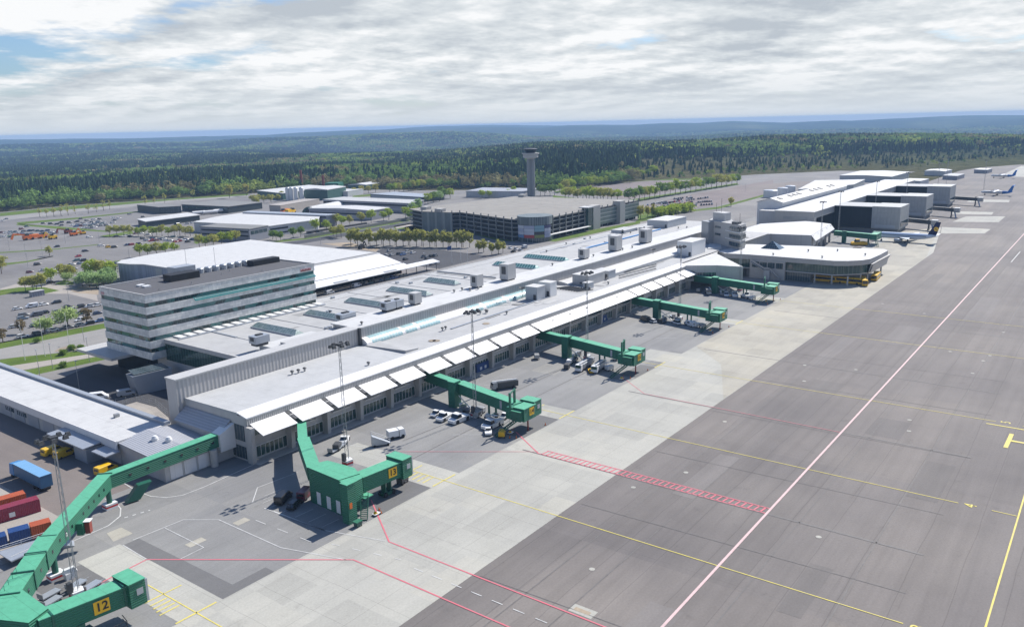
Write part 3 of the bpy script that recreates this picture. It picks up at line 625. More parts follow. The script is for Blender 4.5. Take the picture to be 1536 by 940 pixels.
m=MB(); m.hexa([(p.x+3.6,p.y+.8,11.9),(p.x+74,p.y+.8,11.9),(p.x+74,p.y+7,11.9),(p.x+3.6,p.y+7,11.9)],[(p.x+3.6,p.y+.8,13.3),(p.x+74,p.y+.8,13.3),(p.x+74,p.y+7,14.6),(p.x+3.6,p.y+7,14.6)]); tag(m.build('plant_hall',M['roof_white'],origin=(p.x+30,p.y+3,11.9)),'long low white plant hall along the middle of the roof','plant hall')
p=b6(240,385,11.9); cabin(p.x-7,p.x+9,p.y-3,p.y+5,11.9,7.2,'largest white plant house beside the old control tower','white_paint')
m=MB()
for k in range(9):
    p=q4(420+26*k,700+4*k,12.2); m.bar((p.x-3,p.y+3,12.3),(p.x+4,p.y-.5,12.3),.3,.3)
tag(m.build('pipework_lattice',M['steel_dark'],origin=(300,175,12)),'dark rack of short pipes before the beige plant cabin','pipework'); m=MB()
for k in range(4):
    a=q4(930,545+22*k,12.4); b=q4(1280,455+22*k,12.4); m.bar((a.x,a.y,12.5),(b.x,b.y,12.5),.3,.3)
tag(m.build('pipework_lattice',M['steel_dark'],origin=(300,175,12)),'long dark parallel pipes in front of the low plant hall','pipework')
# small vents scattered on the roofs
vent0=None
for k,(fx,px_,py_,z_) in enumerate([(z6,220,530,11.75),(z6,255,522,11.75),(z6,290,512,11.75),(z6,650,480,11.8),(q3,650,785,12),(q3,680,775,12),(q3,760,430,17),(q3,835,410,17),(q3,910,415,17),(q3,985,400,17),(q2,1270,670,17),(q3,1005,630,12),(q4,250,365,12.8),(q4,435,292,12.8),(q4,660,235,12.8),(q4,690,405,17),(q4,965,345,17),(q4,1055,325,17),(q4,305,490,17),(q4,1040,187,12.8),(q4,960,212,12.8),(q4,1100,160,12.8),(b6,190,138,12.8),(b6,110,143,12.8)]):
    p=fx(px_,py_,z_)
    if vent0 is None:
        vent0=thing('roof_vent',p,'small dark cowl vent on the pale roof','vent','small roof vents'); m=MB(); m.lathe(p,[(.28,0),(.28,.7)],0,10); m.build('pipe',M['steel'],vent0); m=MB(); m.lathe(p,[(.5,.7),(.55,.95),(.2,1.15)],0,10); m.build('cowl',M['steel_dark'],vent0)
    else: dup(vent0,p,label='small dark cowl vent on the pale roof')
m=MB()
for fx,px_,py_,z_ in [(z6,320,245,12),(z6,1010,340,12),(z6,875,388,12),(q3,590,880,12),(q3,1060,720,12)]:
    p=fx(px_,py_,z_); m.lathe((p.x,p.y,11.99),[(1.3,0),(1.2,.012)],0,11)
m.build('roof_stain',M['g_gravel'],T)
M['roof_patch']=paint('roof_patch',(.27,.27,.268),.85,.12,.3,grime=.2); M['roof_pale']=paint('roof_pale',(.44,.44,.435),.8,.08,.3,grime=.15)
for k in range(26):
    x=RNG.uniform(178,470); yy=RNG.uniform(169,182); w_,d_=RNG.uniform(2,9),RNG.uniform(1,4)
    m=MB(); m.add([(x,yy,11.985),(x+w_,yy,11.985),(x+w_,yy+d_,11.985),(x,yy+d_,11.985)],[(0,1,2,3)]); m.build('roof_patch',M['roof_patch'] if k%3 else M['roof_pale'],T)
for k in range(22):
    x=RNG.uniform(150,490); yy=RNG.uniform(206,246); w_,d_=RNG.uniform(2,12),RNG.uniform(1,5)
    m=MB(); m.add([(x,yy,12.83),(x+w_,yy,12.83),(x+w_,yy+d_,12.83),(x,yy+d_,12.83)],[(0,1,2,3)]); m.build('roof_patch',M['roof_patch'] if k%3 else M['roof_pale'],T)
for k in range(16):
    x=RNG.uniform(150,470); yy=RNG.choice([209,240,246,228]); 
    hb=MB(); hb.box(x,x+1.4,yy,yy+1.1,12.8,13.5); tag(hb.build('roof_hatch_box',M['galv'],origin=(x,yy,12.8)),'low metal hatch box on the rear white roof','roof hatch','low hatch boxes on the rear roof')
for k in range(14):
    x=RNG.uniform(172,460); yy=RNG.uniform(169,184); dup(vent0,(x,yy,11.95),label='small dark cowl vent on the pale roof')
m=MB(); p=q3(1215,540,12)
for k in range(2): m.bar((p.x-5,p.y+4+k*1.2,13.2),(p.x+2.5,p.y-2.2+k*1.2,12.2),.12,.12,0)
for k in range(8): q=k/7; m.bar((p.x-5+7.5*q,p.y+4-6.2*q,13.2-q),(p.x-5+7.5*q,p.y+5.2-6.2*q,13.2-q),.2,.05,0); 
for s_ in (0,1.2): m.bar((p.x-5,p.y+4+s_,14.2),(p.x+2.5,p.y-2.2+s_,13.2),.06,.06,0)
tag(m.build('roof_stair',M['galv'],origin=(p.x,p.y,12)),'short metal stair on the roof at the end of the rooflights','stair')
for i,(fx,px_,py_,s_) in enumerate(((q3,1400,480,1.2),(q4,1250,420,1.3))):
    p=fx(px_,py_,12); t_=thing('satellite_dish',p,('dark dish aerial beside the louvred roof cabins','round dark dish aerial on a pole by the long plant hall')[i],'aerial')
    m=MB(); m.tube(p,(p.x,p.y,12+3*s_),.1); m.build('pole',M['steel_dark'],t_)
    m=MB(); m.lathe((p.x,p.y,12+3*s_),[(.1,0),(.8*s_,.15),(1.1*s_,.5),(1.0*s_,.5),(.7*s_,.25)],0,16); m.build('dish',M['black'],t_)
# ================================================================ PIER with the flared nose
P_=thing('pier_building',(420,125,0),'white roofed pier with flared glazed nose jutting onto the concrete','pier')
roof=[(394,160),(396,148.5),(396.2,107),(399,101.5),(404,96.5),(409.5,94.2),(424,93.4),(440,93.2),(443.5,96),(441,102),(437,132),(430,160),(424,172),(404,172)]
m=MB(); m.prism(roof,9.2,11.6,0,1); m.build('fascia',[M['concrete'],M['roof_white']],P_)
ins=[(395.6,160),(397,148.5),(397.2,107),(400,102.3),(404.6,97.6),(410,95.4),(424,94.8),(439.6,94.6),(441.6,96.4),(440,102),(436,132),(429,160),(423,171),(404,171)]
m=MB(); m.prism(ins,5.0,9.2,0); m.build('upper_glazing',M['glass_green'],P_)
m=MB(); m.prism([(x-(.9 if x<400 else 0),y) for x,y in ins],4.5,5.0,0); m.build('deck',M['concrete'],P_)
m=MB(); m.add([(396.4,103.5,4.5),(409.5,94.0,4.5),(441,93.6,4.5),(441,92.6,9.3),(409.2,92.6,9.3)],[(1,2,3,4)]); m.hexa([(409.4,94.7,4.6),(441,94.3,4.6),(441,94.4,4.6),(409.4,94.8,4.6)],[(409,92.9,9.3),(443,92.3,9.3),(443,93.3,9.3),(409,93.6,9.3)]); m.build('flared_front',M['grey_panel'],P_)
m=MB(); m.box(395.6,397.1,130,147.6,0,9.2,0); m.build('stair_bay_wall',M['concrete'],P_)
m=MB()
for k in range(4): m.box(395.45,395.55,131+4*k,134.4+4*k,5.6,8.4)
m.build('bay_window',M['glass_blue'],P_)
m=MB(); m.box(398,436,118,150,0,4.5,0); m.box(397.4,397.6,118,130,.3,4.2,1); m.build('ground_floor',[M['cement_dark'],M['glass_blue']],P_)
for x,y in ((397.3,116),(397.3,108),(398,101),(405,97),(412,95.6),(424,95.2),(437,95.2),(437,108),(436,118)):
    m=MB(); m.tube((x,y,0),(x,y,4.5),.4); m.build('column',M['concrete'],P_)
m=MB()
for ya,za,yb,zb in ((147,8.6,140,4.9),(140,4.9,137,4.9),(137,4.9,131.5,.2)):
    m.bar((395,ya,za-.3),(395,yb,zb-.3),1.4,.18,0); m.bar((394.3,ya,za+.8),(394.3,yb,zb+.8),.08,.9,1); m.bar((395.6,ya,za+.8),(395.6,yb,zb+.8),.06,.06,1)
m.box(394.4,395.6,137,140,0,4.6,0); m.build('outside_stair',[M['galv'],M['steel']],P_)
p=q5(490,265,11.6); m=MB(); m.add([(p.x-3.5,p.y-5,11.62),(p.x+4.5,p.y-5,11.62),(p.x+4.5,p.y+5,11.62),(p.x-3.5,p.y+5,11.62),(p.x+.5,p.y,15.4)],[(0,1,4),(1,2,4),(2,3,4),(3,0,4)]); m.build('pyramid_rooflight',M['glass_blue'],P_)
for px_,py_ in ((830,295),(960,357),(1105,292),(1365,332),(500,330)): dup(vent0,q5(px_,py_,11.62),label='small dark cowl vent on the pale roof')
# airport buses under the pier
def bus(loc,rz,label):
    t_=thing('apron_bus',loc,label,'bus','yellow apron buses',rz); L_,w_=12.5,2.7
    o=wloc(t_); m=MB(); x,y,z=o
    m.loft([[(x+s*L_/2,y-w_/2*k,z+.35),(x+s*L_/2,y+w_/2*k,z+.35),(x+s*L_/2,y+w_/2*k,z+2.75),(x+s*L_/2,y+w_/2*k*.8,z+3.0),(x+s*L_/2,y-w_/2*k*.8,z+3.0),(x+s*L_/2,y-w_/2*k,z+2.75)] for s,k in ((-1,.94),(-.96,1),(.96,1),(1,.94))],0); m.build('body',M['yellow'],t_)
    m=MB(); 
    for sy in (-1,1): m.box(x-L_/2+.5,x+L_/2-.4,y+sy*(w_/2+.01)-.015,y+sy*(w_/2+.01)+.015,z+1.35,z+2.5)
    m.box(x+L_/2-.02,x+L_/2+.03,y-1.15,y+1.15,z+1.2,z+2.6); m.build('windows',M['glass_car'],t_)
    for sx in (-.3,.32):
        for sy in (-1,1): m=MB(); m.tube((x+sx*L_,y+sy*(w_/2-.3),z+.48),(x+sx*L_,y+sy*(w_/2+.02),z+.48),.48,0,12); m.build('wheel',M['rubber'],t_)
    return t_
for i,(x,y,r,l) in enumerate(((403,112.5,90,'yellow apron bus under the pier, farthest from its nose'),(403.6,100.5,90,'yellow apron bus under the pier just behind the front row'),(405.5,94.6,200,'yellow apron bus at the corner beneath the pier nose'),(421,92.8,185,'yellow apron bus poking out past the flared pier front'))):
    bus((x,y+1,0),rad(r),l)
# ================================================================ OLD CONTROL TOWER on the terminal
O_=thing('old_tower',(422,172,11.5),'square beige old control tower with banded windows rising from the terminal roof','old tower')
tw=[(408,158),(415.5,158),(420,166),(437,175.5),(434,184),(423.5,182)]
m=MB(); m.prism(tw,11.5,24.4,0,1); m.build('shaft',[M['concrete'],M['roof_grey']],O_)
for za,zb in ((13.0,15.0),(17.2,18.9),(21.2,22.9)):
    m=MB(); m.prism([(407.7,158.6),(408.2,157.75),(415.6,157.75),(419.4,164.6),(415,168),(411.2,163.9)],za,zb,0); m.build('window_band',M['glass_blue'],O_)
for za in (16.2,20.2): m=MB(); m.prism([(407.4,158.6),(408,157.4),(415.9,157.4),(420.2,165.4),(415,169),(411,164.2)],za,za+.35,0); m.build('ledge',M['white_paint'],O_)
for k,(za,zb) in enumerate(((20.8,21.9),(17,18.1))):
    m=MB(); m.hexa([(417.05,172.6,za),(419.6,176.6,za),(419.7,176.5,za),(417.15,172.5,za)],[(417.05,172.6,zb),(419.6,176.6,zb),(419.7,176.5,zb),(417.15,172.5,zb)]); m.build('side_window',M['glass_blue'],O_)
m=MB(); m.prism([(421,172),(427,171),(431,178),(424,180)],24.4,28.6,0,1); m.build('roof_house',[M['grey_panel'],M['roof_grey']],O_)
m=MB(); m.box(411,414.4,160,164,24.4,25.6); m.build('lift_house',M['steel_dark'],O_)
m=MB()
for i in range(len(tw)):
    a=tw[i];b=tw[(i+1)%len(tw)]
    for z in (24.9,25.5): m.bar(a+(z,),b+(z,),.07,.07)
m.build('railing_frame',M['steel'],O_)
for x,y,h in ((426,176,36),(431,181,33),(412,160,30)): m=MB(); m.tube((x,y,24.4),(x,y,h),.09,0,6); m.build('aerial',M['steel_dark'],O_)
m=MB(); m.prism([(418.5,180),(423,186),(427,184),(422,177)],11.5,23.8,0); m.build('stair_shaft',M['steel'],O_)
# ================================================================ NEW EXTENSION with three boxes
E_=thing('pier_extension',(650,165,0),'modern grey pier extension with three dark glass boxes over the far stands','pier')
m=MB(); m.box(551,860,163.5,189.5,0,16.6,0); m.box(550.6,860,163.2,190,16.6,17,1); m.build('hall',[M['concrete'],M['roof_white']],E_)
m=MB(); m.box(550.85,550.98,168,184,11.5,13.4); m.build('hall_window',M['glass_blue'],E_)
m=MB(); m.box(556,860,162.9,163.4,3.5,12.6); m.build('hall_glazing',M['glass_dark'],E_)
for x in (596,682,782):
    m=MB(); m.box(x,x+26,138.2,163,2.5,16.9,0); m.build('glass_hall',M['glass_dark'],E_)
    m=MB(); m.box(x-.4,x+26.4,138,163.2,16.9,17.3,0); m.build('box_roof',M['roof_grey'],E_)
    m=MB(); m.box(x-.6,x+26.6,120.3,138.2,2.6,17.6,0); m.build('grey_box',M['mesh_grey'],E_)
    m=MB(); m.box(x-.75,x-.62,123,136,3.2,5.2); m.build('louvre_panel',M['galv'],E_)
    m=MB(); m.box(x+2,x+24,120.1,120.28,4.2,7.4); m.build('front_window',M['glass_blue'],E_)
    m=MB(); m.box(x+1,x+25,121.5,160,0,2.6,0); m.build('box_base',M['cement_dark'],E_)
for x,y0,y1 in ((628,104,122),(716,104,121),(812,101,121)):
    t_=thing('grey_jet_bridge',(x,y1,0),{628:'dark grey passenger bridge beside the nearest glass box',716:'dark grey passenger bridge on stilts off the middle glass box',812:'dark grey passenger bridge at the farthest glass box'}[x],'jet bridge','dark grey passenger bridges at the extension')
    m=MB(); m.bar((x,y1,5.6),(x-8,y0,5.6),2.6,2.8); m.build('tunnel',M['steel_dark'],t_)
    m=MB(); m.box(x-11,x-6,y0-3,y0+1,3.9,7.4); m.build('cab',M['steel'],t_)
    m=MB(); m.tube((x-7,y0+3,0),(x-7,y0+3,7.6),.35); m.tube((x-4.6,y0+3,0),(x-4.6,y0+3,7.6),.35); m.bar((x-8,y0+3,.6),(x-3.6,y0+3,.6),.9,.9); m.build('drive_column',M['steel_dark'],t_)
    m=MB(); m.bar((x-11.5,y0,4.2),(x-17,y0-2,.4),1.0,.3); m.build('stair',M['steel'],t_)
G_=thing('gabled_hall',(650,201,0),'white gabled hall with dark roof hatches behind the pier extension','hall')
gx0,gx1=574,735; m=MB()
ya,yb,yr=192.5,210.5,201.5; m.add([(gx0,ya,0),(gx0,yb,0),(gx0,yb,19.8),(gx0,yr,22.6),(gx0,ya,19.8),(gx1,ya,0),(gx1,yb,0),(gx1,yb,19.8),(gx1,yr,22.6),(gx1,ya,19.8)],[(0,4,3,2,1),(5,6,7,8,9),(0,5,9,4),(1,2,7,6)],0); m.build('wall',M['white_metal'],G_)
m=MB(); m.hexa([(gx0-.6,ya-.6,19.7),(gx1,ya-.6,19.7),(gx1,yr,22.6),(gx0-.6,yr,22.6)],[(gx0-.6,ya-.6,20.0),(gx1,ya-.6,20.0),(gx1,yr,22.9),(gx0-.6,yr,22.9)]); m.hexa([(gx0-.6,yr,22.6),(gx1,yr,22.6),(gx1,yb+.6,19.7),(gx0-.6,yb+.6,19.7)],[(gx0-.6,yr,22.9),(gx1,yr,22.9),(gx1,yb+.6,20.0),(gx0-.6,yb+.6,20.0)]); m.build('roof',M['roof_white'],G_)
for k,x in enumerate((582,604,614,624,654,665,676,700,710)):
    m=MB(); m.hexa([(x,196.5,20.8),(x+5,196.5,20.8),(x+5,199.5,21.7),(x,199.5,21.7)],[(x,196.5,21.8),(x+5,196.5,21.8),(x+5,199.5,22.8),(x,199.5,22.8)]); m.build('roof_hatch',M['steel_dark'],G_)
m=MB(); m.box(560,574,186+6.5,204,0,15.5); m.build('front_annex',M['grey_panel'],G_)
cabin(463,490,226,240,12.8,4.6,'pale blue topped service block on the roof behind the old tower','galv','roof_white')
cabin(430,446,238,247,12.8,1.8,'low flat rooftop cabin nearest the thicket','galv','roof_grey')
cabin(448,458,233,238,12.8,1.6,'small flat rooftop cabin beside the service block','grey_panel','roof_grey')
# walkways, cable trays and guard rails on the roofs
def tray(a,b,z,label):
    m=MB(); m.bar((a[0],a[1],z+.14),(b[0],b[1],z+.14),.7,.22); tag(m.build('cable_tray',M['galv'],origin=(a[0],a[1],z)),label,'cable tray')
tray((200,176),(262,176.4),11.86,'thin grey cable tray along the stand side roof before the louvred cabin')
tray((152,226),(152.5,245),12.8,'short grey cable tray beside the first skylight')
tray((345,240),(455,241),12.8,'long grey cable tray along the rear of the white roof')
tray((205,204.5),(330,204.8),12.8,'grey cable tray running at the back of the plant strip')
# ================================================================ OFFICE BLOCK
t=NT('stone_cladding'); v=t.coord(); nx=t.noise(v,.9,2,.5,(1,1,.6)); br=t.n('ShaderNodeTexBrick'); br.inputs['Scale'].default_value=1; br.inputs['Mortar Size'].default_value=.015
br.inputs['Brick Width'].default_value=2.4; br.inputs['Row Height'].default_value=.95; br.inputs['Color1'].default_value=(.54,.545,.54,1); br.inputs['Color2'].default_value=(.72,.72,.70,1); br.inputs['Mortar'].default_value=(.34,.34,.34,1)
xy=t.xyz(v); cb=t.n('ShaderNodeCombineXYZ'); t.l(t.math('ADD',xy[0],xy[1]),cb.inputs[0]); t.l(xy[2],cb.inputs[1]); t.l(cb.outputs[0],br.inputs['Vector'])
t.base(t.mix(1,br.outputs[0],t.ramp(nx,[(.3,(.84,.86,.86)),(.7,(1.1,1.08,1.05))]),'MULTIPLY')); M['stone']=t.set(.6,0,.4)
t=NT('office_glass'); v=t.coord(); xy=t.xyz(v); cc=t.math('ADD',xy[0],xy[1]); f=t.noise(v,.16,3,.6); blind=t.ramp(f,[(.46,0),(.5,1)])
col=t.mix(blind,(.012,.035,.035),(.05,.16,.15)); col=t.mix(t.stripe(cc,1.45,.08),col,(.10,.16,.15)); t.base(col); M['office_glass']=t.set(.08,0,.7)
M['office_roof']=paint('office_roof',(.085,.085,.092),.9,.12,.4,grime=.2)
M['teal']=paint('teal',(.03,.36,.36),.4,.08,.8)
B=thing('office_building',(165,258,0),'six storey grey stone office block with green window bands and flat dark roof','office')
X0,X1,YA,YB=132.9,201.0,244.5,272.6
zt=28.0; lv=[]
for k in range(6):
    z1_=zt-k*3.72; z0_=z1_-2.35
    m=MB(); m.box(X0,X1,YA,YB,max(z0_,6.7),z1_); m.build('stone_band',M['stone'],B)
    if k<5: m=MB(); m.box(X0+.25,X1-.25,YA+.25,YB-.25,z0_-1.37,z0_); m.build('window_band',M['office_glass'],B)
m=MB(); m.box(X0+.4,X1-.4,YA+.4,YB-.4,28,28.06); m.build('roof',M['office_roof'],B)
for a in ((X0-.1,X1+.1,YA-.1,YA+.35),(X0-.1,X1+.1,YB-.35,YB+.1),(X0-.1,X0+.35,YA+.35,YB-.35),(X1-.35,X1+.1,YA+.35,YB-.35)):
    m=MB(); m.box(*a,28,28.45); m.build('parapet',M['grey_panel'],B)
m=MB(); m.box(135.5,200,252,272,0,6.7); m.build('ground_floor_glass',M['glass_dark'],B)
m=MB(); m.box(126.5,140,258,281,6.2,7.1,0); m.build('entrance_canopy',M['grey_panel'],B)
m=MB(); m.bar((150,YA-.5,23.6),(200.9,YA-.5,23.6),.35,.35,0); m.bar((150,YA-.5,23.6),(149.6,YA-.15,24.6),.25,.25,0); m.build('sun_screen_rail',M['teal'],B)
m=MB(); m.box(150.5,200.5,YA-.45,YA-.05,24.1,24.2); m.build('sun_screen',M['teal'],B)
M['sign_pale']=paint('sign_pale',(.50,.30,.32),.5,.1,.8)
m=MB(); m.box(194.3,199.3,YA-.16,YA-.02,26.1,27.0,0); 
for k in range(7): m.box(194.5+.68*k,194.95+.68*k,YA-.24,YA-.16,26.1,26.6+.3*((k*5)%2),1)
m.build('red_sign',[M['sign_pale'],M['brick_red']],B)
m=MB(); m.box(X0-.16,X0-.02,269.6,271.6,25.9,26.8); m.build('red_sign',M['sign_pale'],B)
for n,(x0,x1,y0,y1,h,mt) in {'black_plant_house':(151,162,259,264,2.3,'black'),'grey_plant_house':(157,165,266,271,3.4,'galv'),'black_plant_screen':(186,198,261,265,2.0,'black')}.items():
    m=MB(); m.box(x0,x1,y0,y1,28.06,28.06+h); m.build(n,M[mt],B)
for k in range(7): m=MB(); x=167+3.2*k; m.lathe((x,266.5,28.06),[(1.3,0),(1.3,1.6),(1.0,1.9),(.3,1.9)],0,10); m.build('roof_fan',M['galv'],B)
for x,y in ((140.5,262),(140.5,258.4)): m=MB(); m.box(x,x+2.2,y-1,y+1,28.06,28.6); m.build('roof_hatch',M['white_paint'],B)
for x,y,h in ((164,270,37),(176,270.5,36)): m=MB(); m.tube((x,y,28),(x,y,h),.06,0,6); m.build('aerial',M['steel'],B)
for k in range(12): 
    x,y=RNG.uniform(135,182),RNG.uniform(247,271); m=MB(); m.tube((x,y,28),(x,y,28.8),.12,0,6); m.build('vent_pipe',M['steel'],B)
# grey ramp box beside the office
m=MB(); b_=[(124.2,243.6),(122.4,235.6),(132,233.8),(134,242)]
m.hexa([p+(0,) for p in b_],[(b_[0][0]-1,b_[0][1],5.2),(b_[1][0]-1.4,b_[1][1]-.3,6.2),(b_[2][0]+1,b_[2][1]-.3,6.4),(b_[3][0]+1,b_[3][1],5.6)]); R_=m.build('ramp_enclosure',M['galv'],origin=(128,239,0)); tag(R_,'tapering grey metal ramp enclosure beneath the office block','ramp box')
m=MB(); m.hexa([(123.6,242.8,6.41),(121.9,236,6.41),(132.4,234.2,6.41),(134,241.6,6.41)],[(123.6,242.8,6.45),(121.9,236,6.45),(132.4,234.2,6.45),(134,241.6,6.45)]); m.build('inner_floor',M['glass_blue'],R_)
# ================================================================ LOW FREIGHT BUILDING
L_=thing('freight_building',(97,215,0),'low pale freight building with long white roof and loading bays along the yard','freight building')
m=MB(); m.box(91.2,103,188,300,0,5.3); m.build('wall',M['grey_panel'],L_)
m=MB(); m.hexa([(90.6,187.8,5.3),(104,187.8,5.3),(104,300.5,5.3),(90.6,300.5,5.3)],[(90.9,187.8,6.0),(103.8,187.8,6.3),(103.8,300.5,6.3),(90.9,300.5,6.0)]); m.build('roof',M['roof_white'],L_)
m=MB(); m.box(103.2,104.6,187.8,300.5,6.3,7.0); m.build('roof_parapet',M['galv'],L_)
m=MB(); m.box(90.4,90.7,187.8,300.5,4.0,6.1); m.build('fascia',M['white_metal'],L_)
for k in range(9):
    y=196+8.6*k; m=MB(); m.box(91.02,91.18,y,y+6.2,.2,3.6); m.build('bay_door',M['galv'] if k%3 else M['roof_metal'],L_)
for k in range(10):
    y=238+1.15*k+(1.6 if k>4 else 0); m=MB(); m.box(91.0,91.18,y,y+.7,1.9,3.1); m.build('window',M['glass_blue'],L_)
m=MB(); m.add([(91.4,168.9,0),(115.5,168.9,0),(115.5,188,0),(91.4,188,0),(91.4,168.9,4.6),(106,168.9,4.6),(106,188,5.6),(91.4,188,5.2)],[(0,1,5,4),(3,0,4,7),(1,2,6,5),(2,3,7,6)]); m.build('apron_wing_wall',M['grey_panel'],L_)
m=MB(); m.hexa([(91,168.5,4.6),(106.2,168.5,4.6),(106.2,188.2,5.3),(91,188.2,5.3)],[(91,168.5,4.85),(98.5,168.5,5.6),(98.5,188.2,6.6),(91,188.2,5.6)]); m.hexa([(98.5,168.5,5.3),(106.2,168.5,4.6),(106.2,188.2,5.3),(98.5,188.2,6.2)],[(98.5,168.5,5.62),(106.2,168.5,4.9),(106.2,188.2,5.6),(98.5,188.2,6.62)]); m.build('apron_wing_roof',M['roof_metal'],L_)
for k in range(3): m=MB(); m.box(92.6+3.6*k,95.6+3.6*k,168.78,168.88,.2,3.6); m.build('roller_door',M['white_metal'],L_)
for x,y in ((96.5,181),(98,177.5)): m=MB(); m.lathe((x,y,5.6),[(.8,0),(.8,.9),(.5,1.5),(.1,1.6)],0,12); m.build('roof_fan',M['white_paint'],L_)
for x,y in ((99,204),(98.6,297),(101,294)): m=MB(); m.box(x,x+1.2,y,y+1,6.1,7.1); m.build('roof_unit',M['steel'],L_)
for n,(x0,x1,y0,y1,z) in {'a':(85.8,90.6,195,213.6,4.4),'b':(86.9,90.6,186.6,193.2,3.9)}.items():
    m=MB(); m.hexa([(x0,y0,z-.5),(x1,y0,z-.2),(x1,y1,z-.2),(x0,y1,z-.5)],[(x0,y0,z-.2),(x1,y0,z+.1),(x1,y1,z+.1),(x0,y1,z-.2)]); m.build('loading_canopy',M['galv'],L_)
m=MB(); m.box(86.6,90.9,195.4,201.5,0,3.7); m.build('loading_dock',M['galv'],L_)
# ================================================================ HALL BEHIND THE OFFICE, with its glazed sheds
H_=thing('hire_hall',(270,370,0),'huge white roofed hall behind the office block with a rounded pale blue corner','hall')
hp=[(223.5,434),(225,424),(228.6,416),(229,330),(233,330),(317,330),(317,446),(250,446),(230,441)]
M['pale_blue']=ribbed('pale_blue',(.30,.34,.42),'xy',2.3,.4,.5,.06,0,.1)
m=MB(); m.prism(hp,0,9.4,0); m.build('wall',M['pale_blue'],H_)
cx_,cy_=270,388
m=MB(); m.prism([(cx_+(x-cx_)*1.012,cy_+(y-cy_)*1.012) for x,y in hp],9.4,10.0,0); m.build('roof',M['roof_white'],H_)
for k,(x,y) in enumerate(((227.6,400),(228,388))): m=MB(); m.box(228.5,228.95,y,y+6,0,8.6); m.build('gate',M['galv'],H_)
m=MB(); m.box(226,316,330.4,331,10,10.6); m.build('ridge_cap',M['grey_panel'],H_)
m=MB(); slab(m,226,317,312.5,6.0,330.4,9.9,.3); m.build('front_roof',M['white_metal'],H_)
m=MB(); m.box(228,316,313.5,330,0,5.6); m.build('front_glazing',M['glass_dark'],H_)
m=MB(); slab(m,225,318,309.5,5.0,312.3,5.7,.3); m.build('step_roof',M['white_paint'],H_)
m=MB(); m.add([(317.02,313,0),(317.02,330,0),(317.02,330,9.5),(317.02,313,6)],[(0,1,2,3)]); m.build('end_wall',M['brick_red'],H_)
K_=thing('drop_off_canopy',(290,306,0),'long white drop off canopy on posts at the kerb before the hall','canopy')
m=MB(); slab(m,222,338,303.6,4.4,308.8,5.3,.3); m.build('canopy_roof',M['white_paint'],K_)
for k in range(15): x=224+8*k; m=MB(); m.box(x,x+.25,304.6,304.85,0,4.4); m.build('post',M['steel_dark'],K_)
for x in (262,296): 
    m=MB(); m.hexa([(x,304.2,4.62),(x+9,304.2,4.62),(x+9,305.6,4.86),(x,305.6,4.86)],[(x,304.2,4.7),(x+9,304.2,4.7),(x+9,305.6,4.94),(x,305.6,4.94)]); m.build('roof_plate',M['steel'],K_)
# ================================================================ PARKING HOUSE
M['screen_pale']=glass('screen_pale',(.10,.14,.14),.3,((0,2.4,.12),(2,3.0,.7)),(.34,.37,.36),.5); M['garage_deck']=paint('garage_deck',(.22,.23,.225),.85,.12,.4,grime=.3); M['garage_roof']=paint('garage_roof',(.26,.245,.22),.9,.16,.06,seam=((0,16,.2,.7),(1,16,.2,.7)),grime=.4)
G_=thing('parking_house',(520,370,0),'four level concrete parking house with mesh facades and a curved advert drum','parking house')
gp=[(460,429),(463.5,402),(468,398),(447,334),(458,312),(461,316),(532.5,318.8),(602,320.5),(594,440),(470,452)]
def inset(P,k,c=(525,375)): return [(c[0]+(x-c[0])*k,c[1]+(y-c[1])*k) for x,y in P]
core=inset(gp,.975)
m=MB(); m.prism(core,0,13.4); m.build('interior',M['glass_dark'],G_)
for k in range(5):
    m=MB(); m.prism(gp,2.75+3.0*k if k<4 else 14.1,3.35+3.0*k if k<4 else 14.9,0); m.build('deck' if k<4 else 'roof_deck',M['garage_deck'] if k<4 else M['garage_roof'],G_)
nf=0
for i in (0,2,5,6):
    a=Vector(gp[i]+(0,)); b=Vector(gp[i+1]+(0,)); n_=max(2,int((b-a).length/8.5)); d=(b-a)
    nrm=Vector((d.y,-d.x,0)).normalized(); 
    if nrm.dot(a-Vector((525,375,0)))<0: nrm=-nrm
    for k in range(n_+1):
        p=a+d*k/n_+nrm*.25; m=MB(); m.box(p.x-.3,p.x+.3,p.y-.3,p.y+.3,0,16.3); m.build('pillar',M['garage_deck'],G_)
M['mesh_panel']=glass('mesh_panel',(.10,.13,.14),.5,((0,.9,.25),(1,.9,.25)),(.22,.25,.25),.3)
m=MB(); a,b=Vector(gp[0]+(0,)),Vector(gp[1]+(0,)); o_=Vector((-.5,-.1,0)); m.add([a+o_,b+o_,b+o_+Vector((0,0,14.5)),a+o_+Vector((0,0,14.5))],[(3,2,1,0)]); m.build('mesh_screen',M['mesh_panel'],G_)
m=MB(); m.add([(533,318.0,2),(566,318.6,2),(566,318.6,13.6),(533,318,13.6)],[(0,1,2,3)]); m.add([(572,318.6,2),(602,320,2),(602,320,13.6),(572,318.6,13.6)],[(0,1,2,3)]); m.build('glass_screen',M['screen_pale'],G_)
for x0,x1 in ((516,533),(563,571)):
    m=MB(); m.box(x0+7 if x0<520 else x0,x1,315.4,322,0,17.5); m.build('stair_tower',M['concrete'],G_)
m=MB(); m.box(516.5,523,315.9,321.5,0,16.6); m.build('stair_glass',M['glass_green'],G_)
m=MB(); m.box(514.5,523,315,323,16.6,17.3); m.build('stair_roof',M['roof_white'],G_)
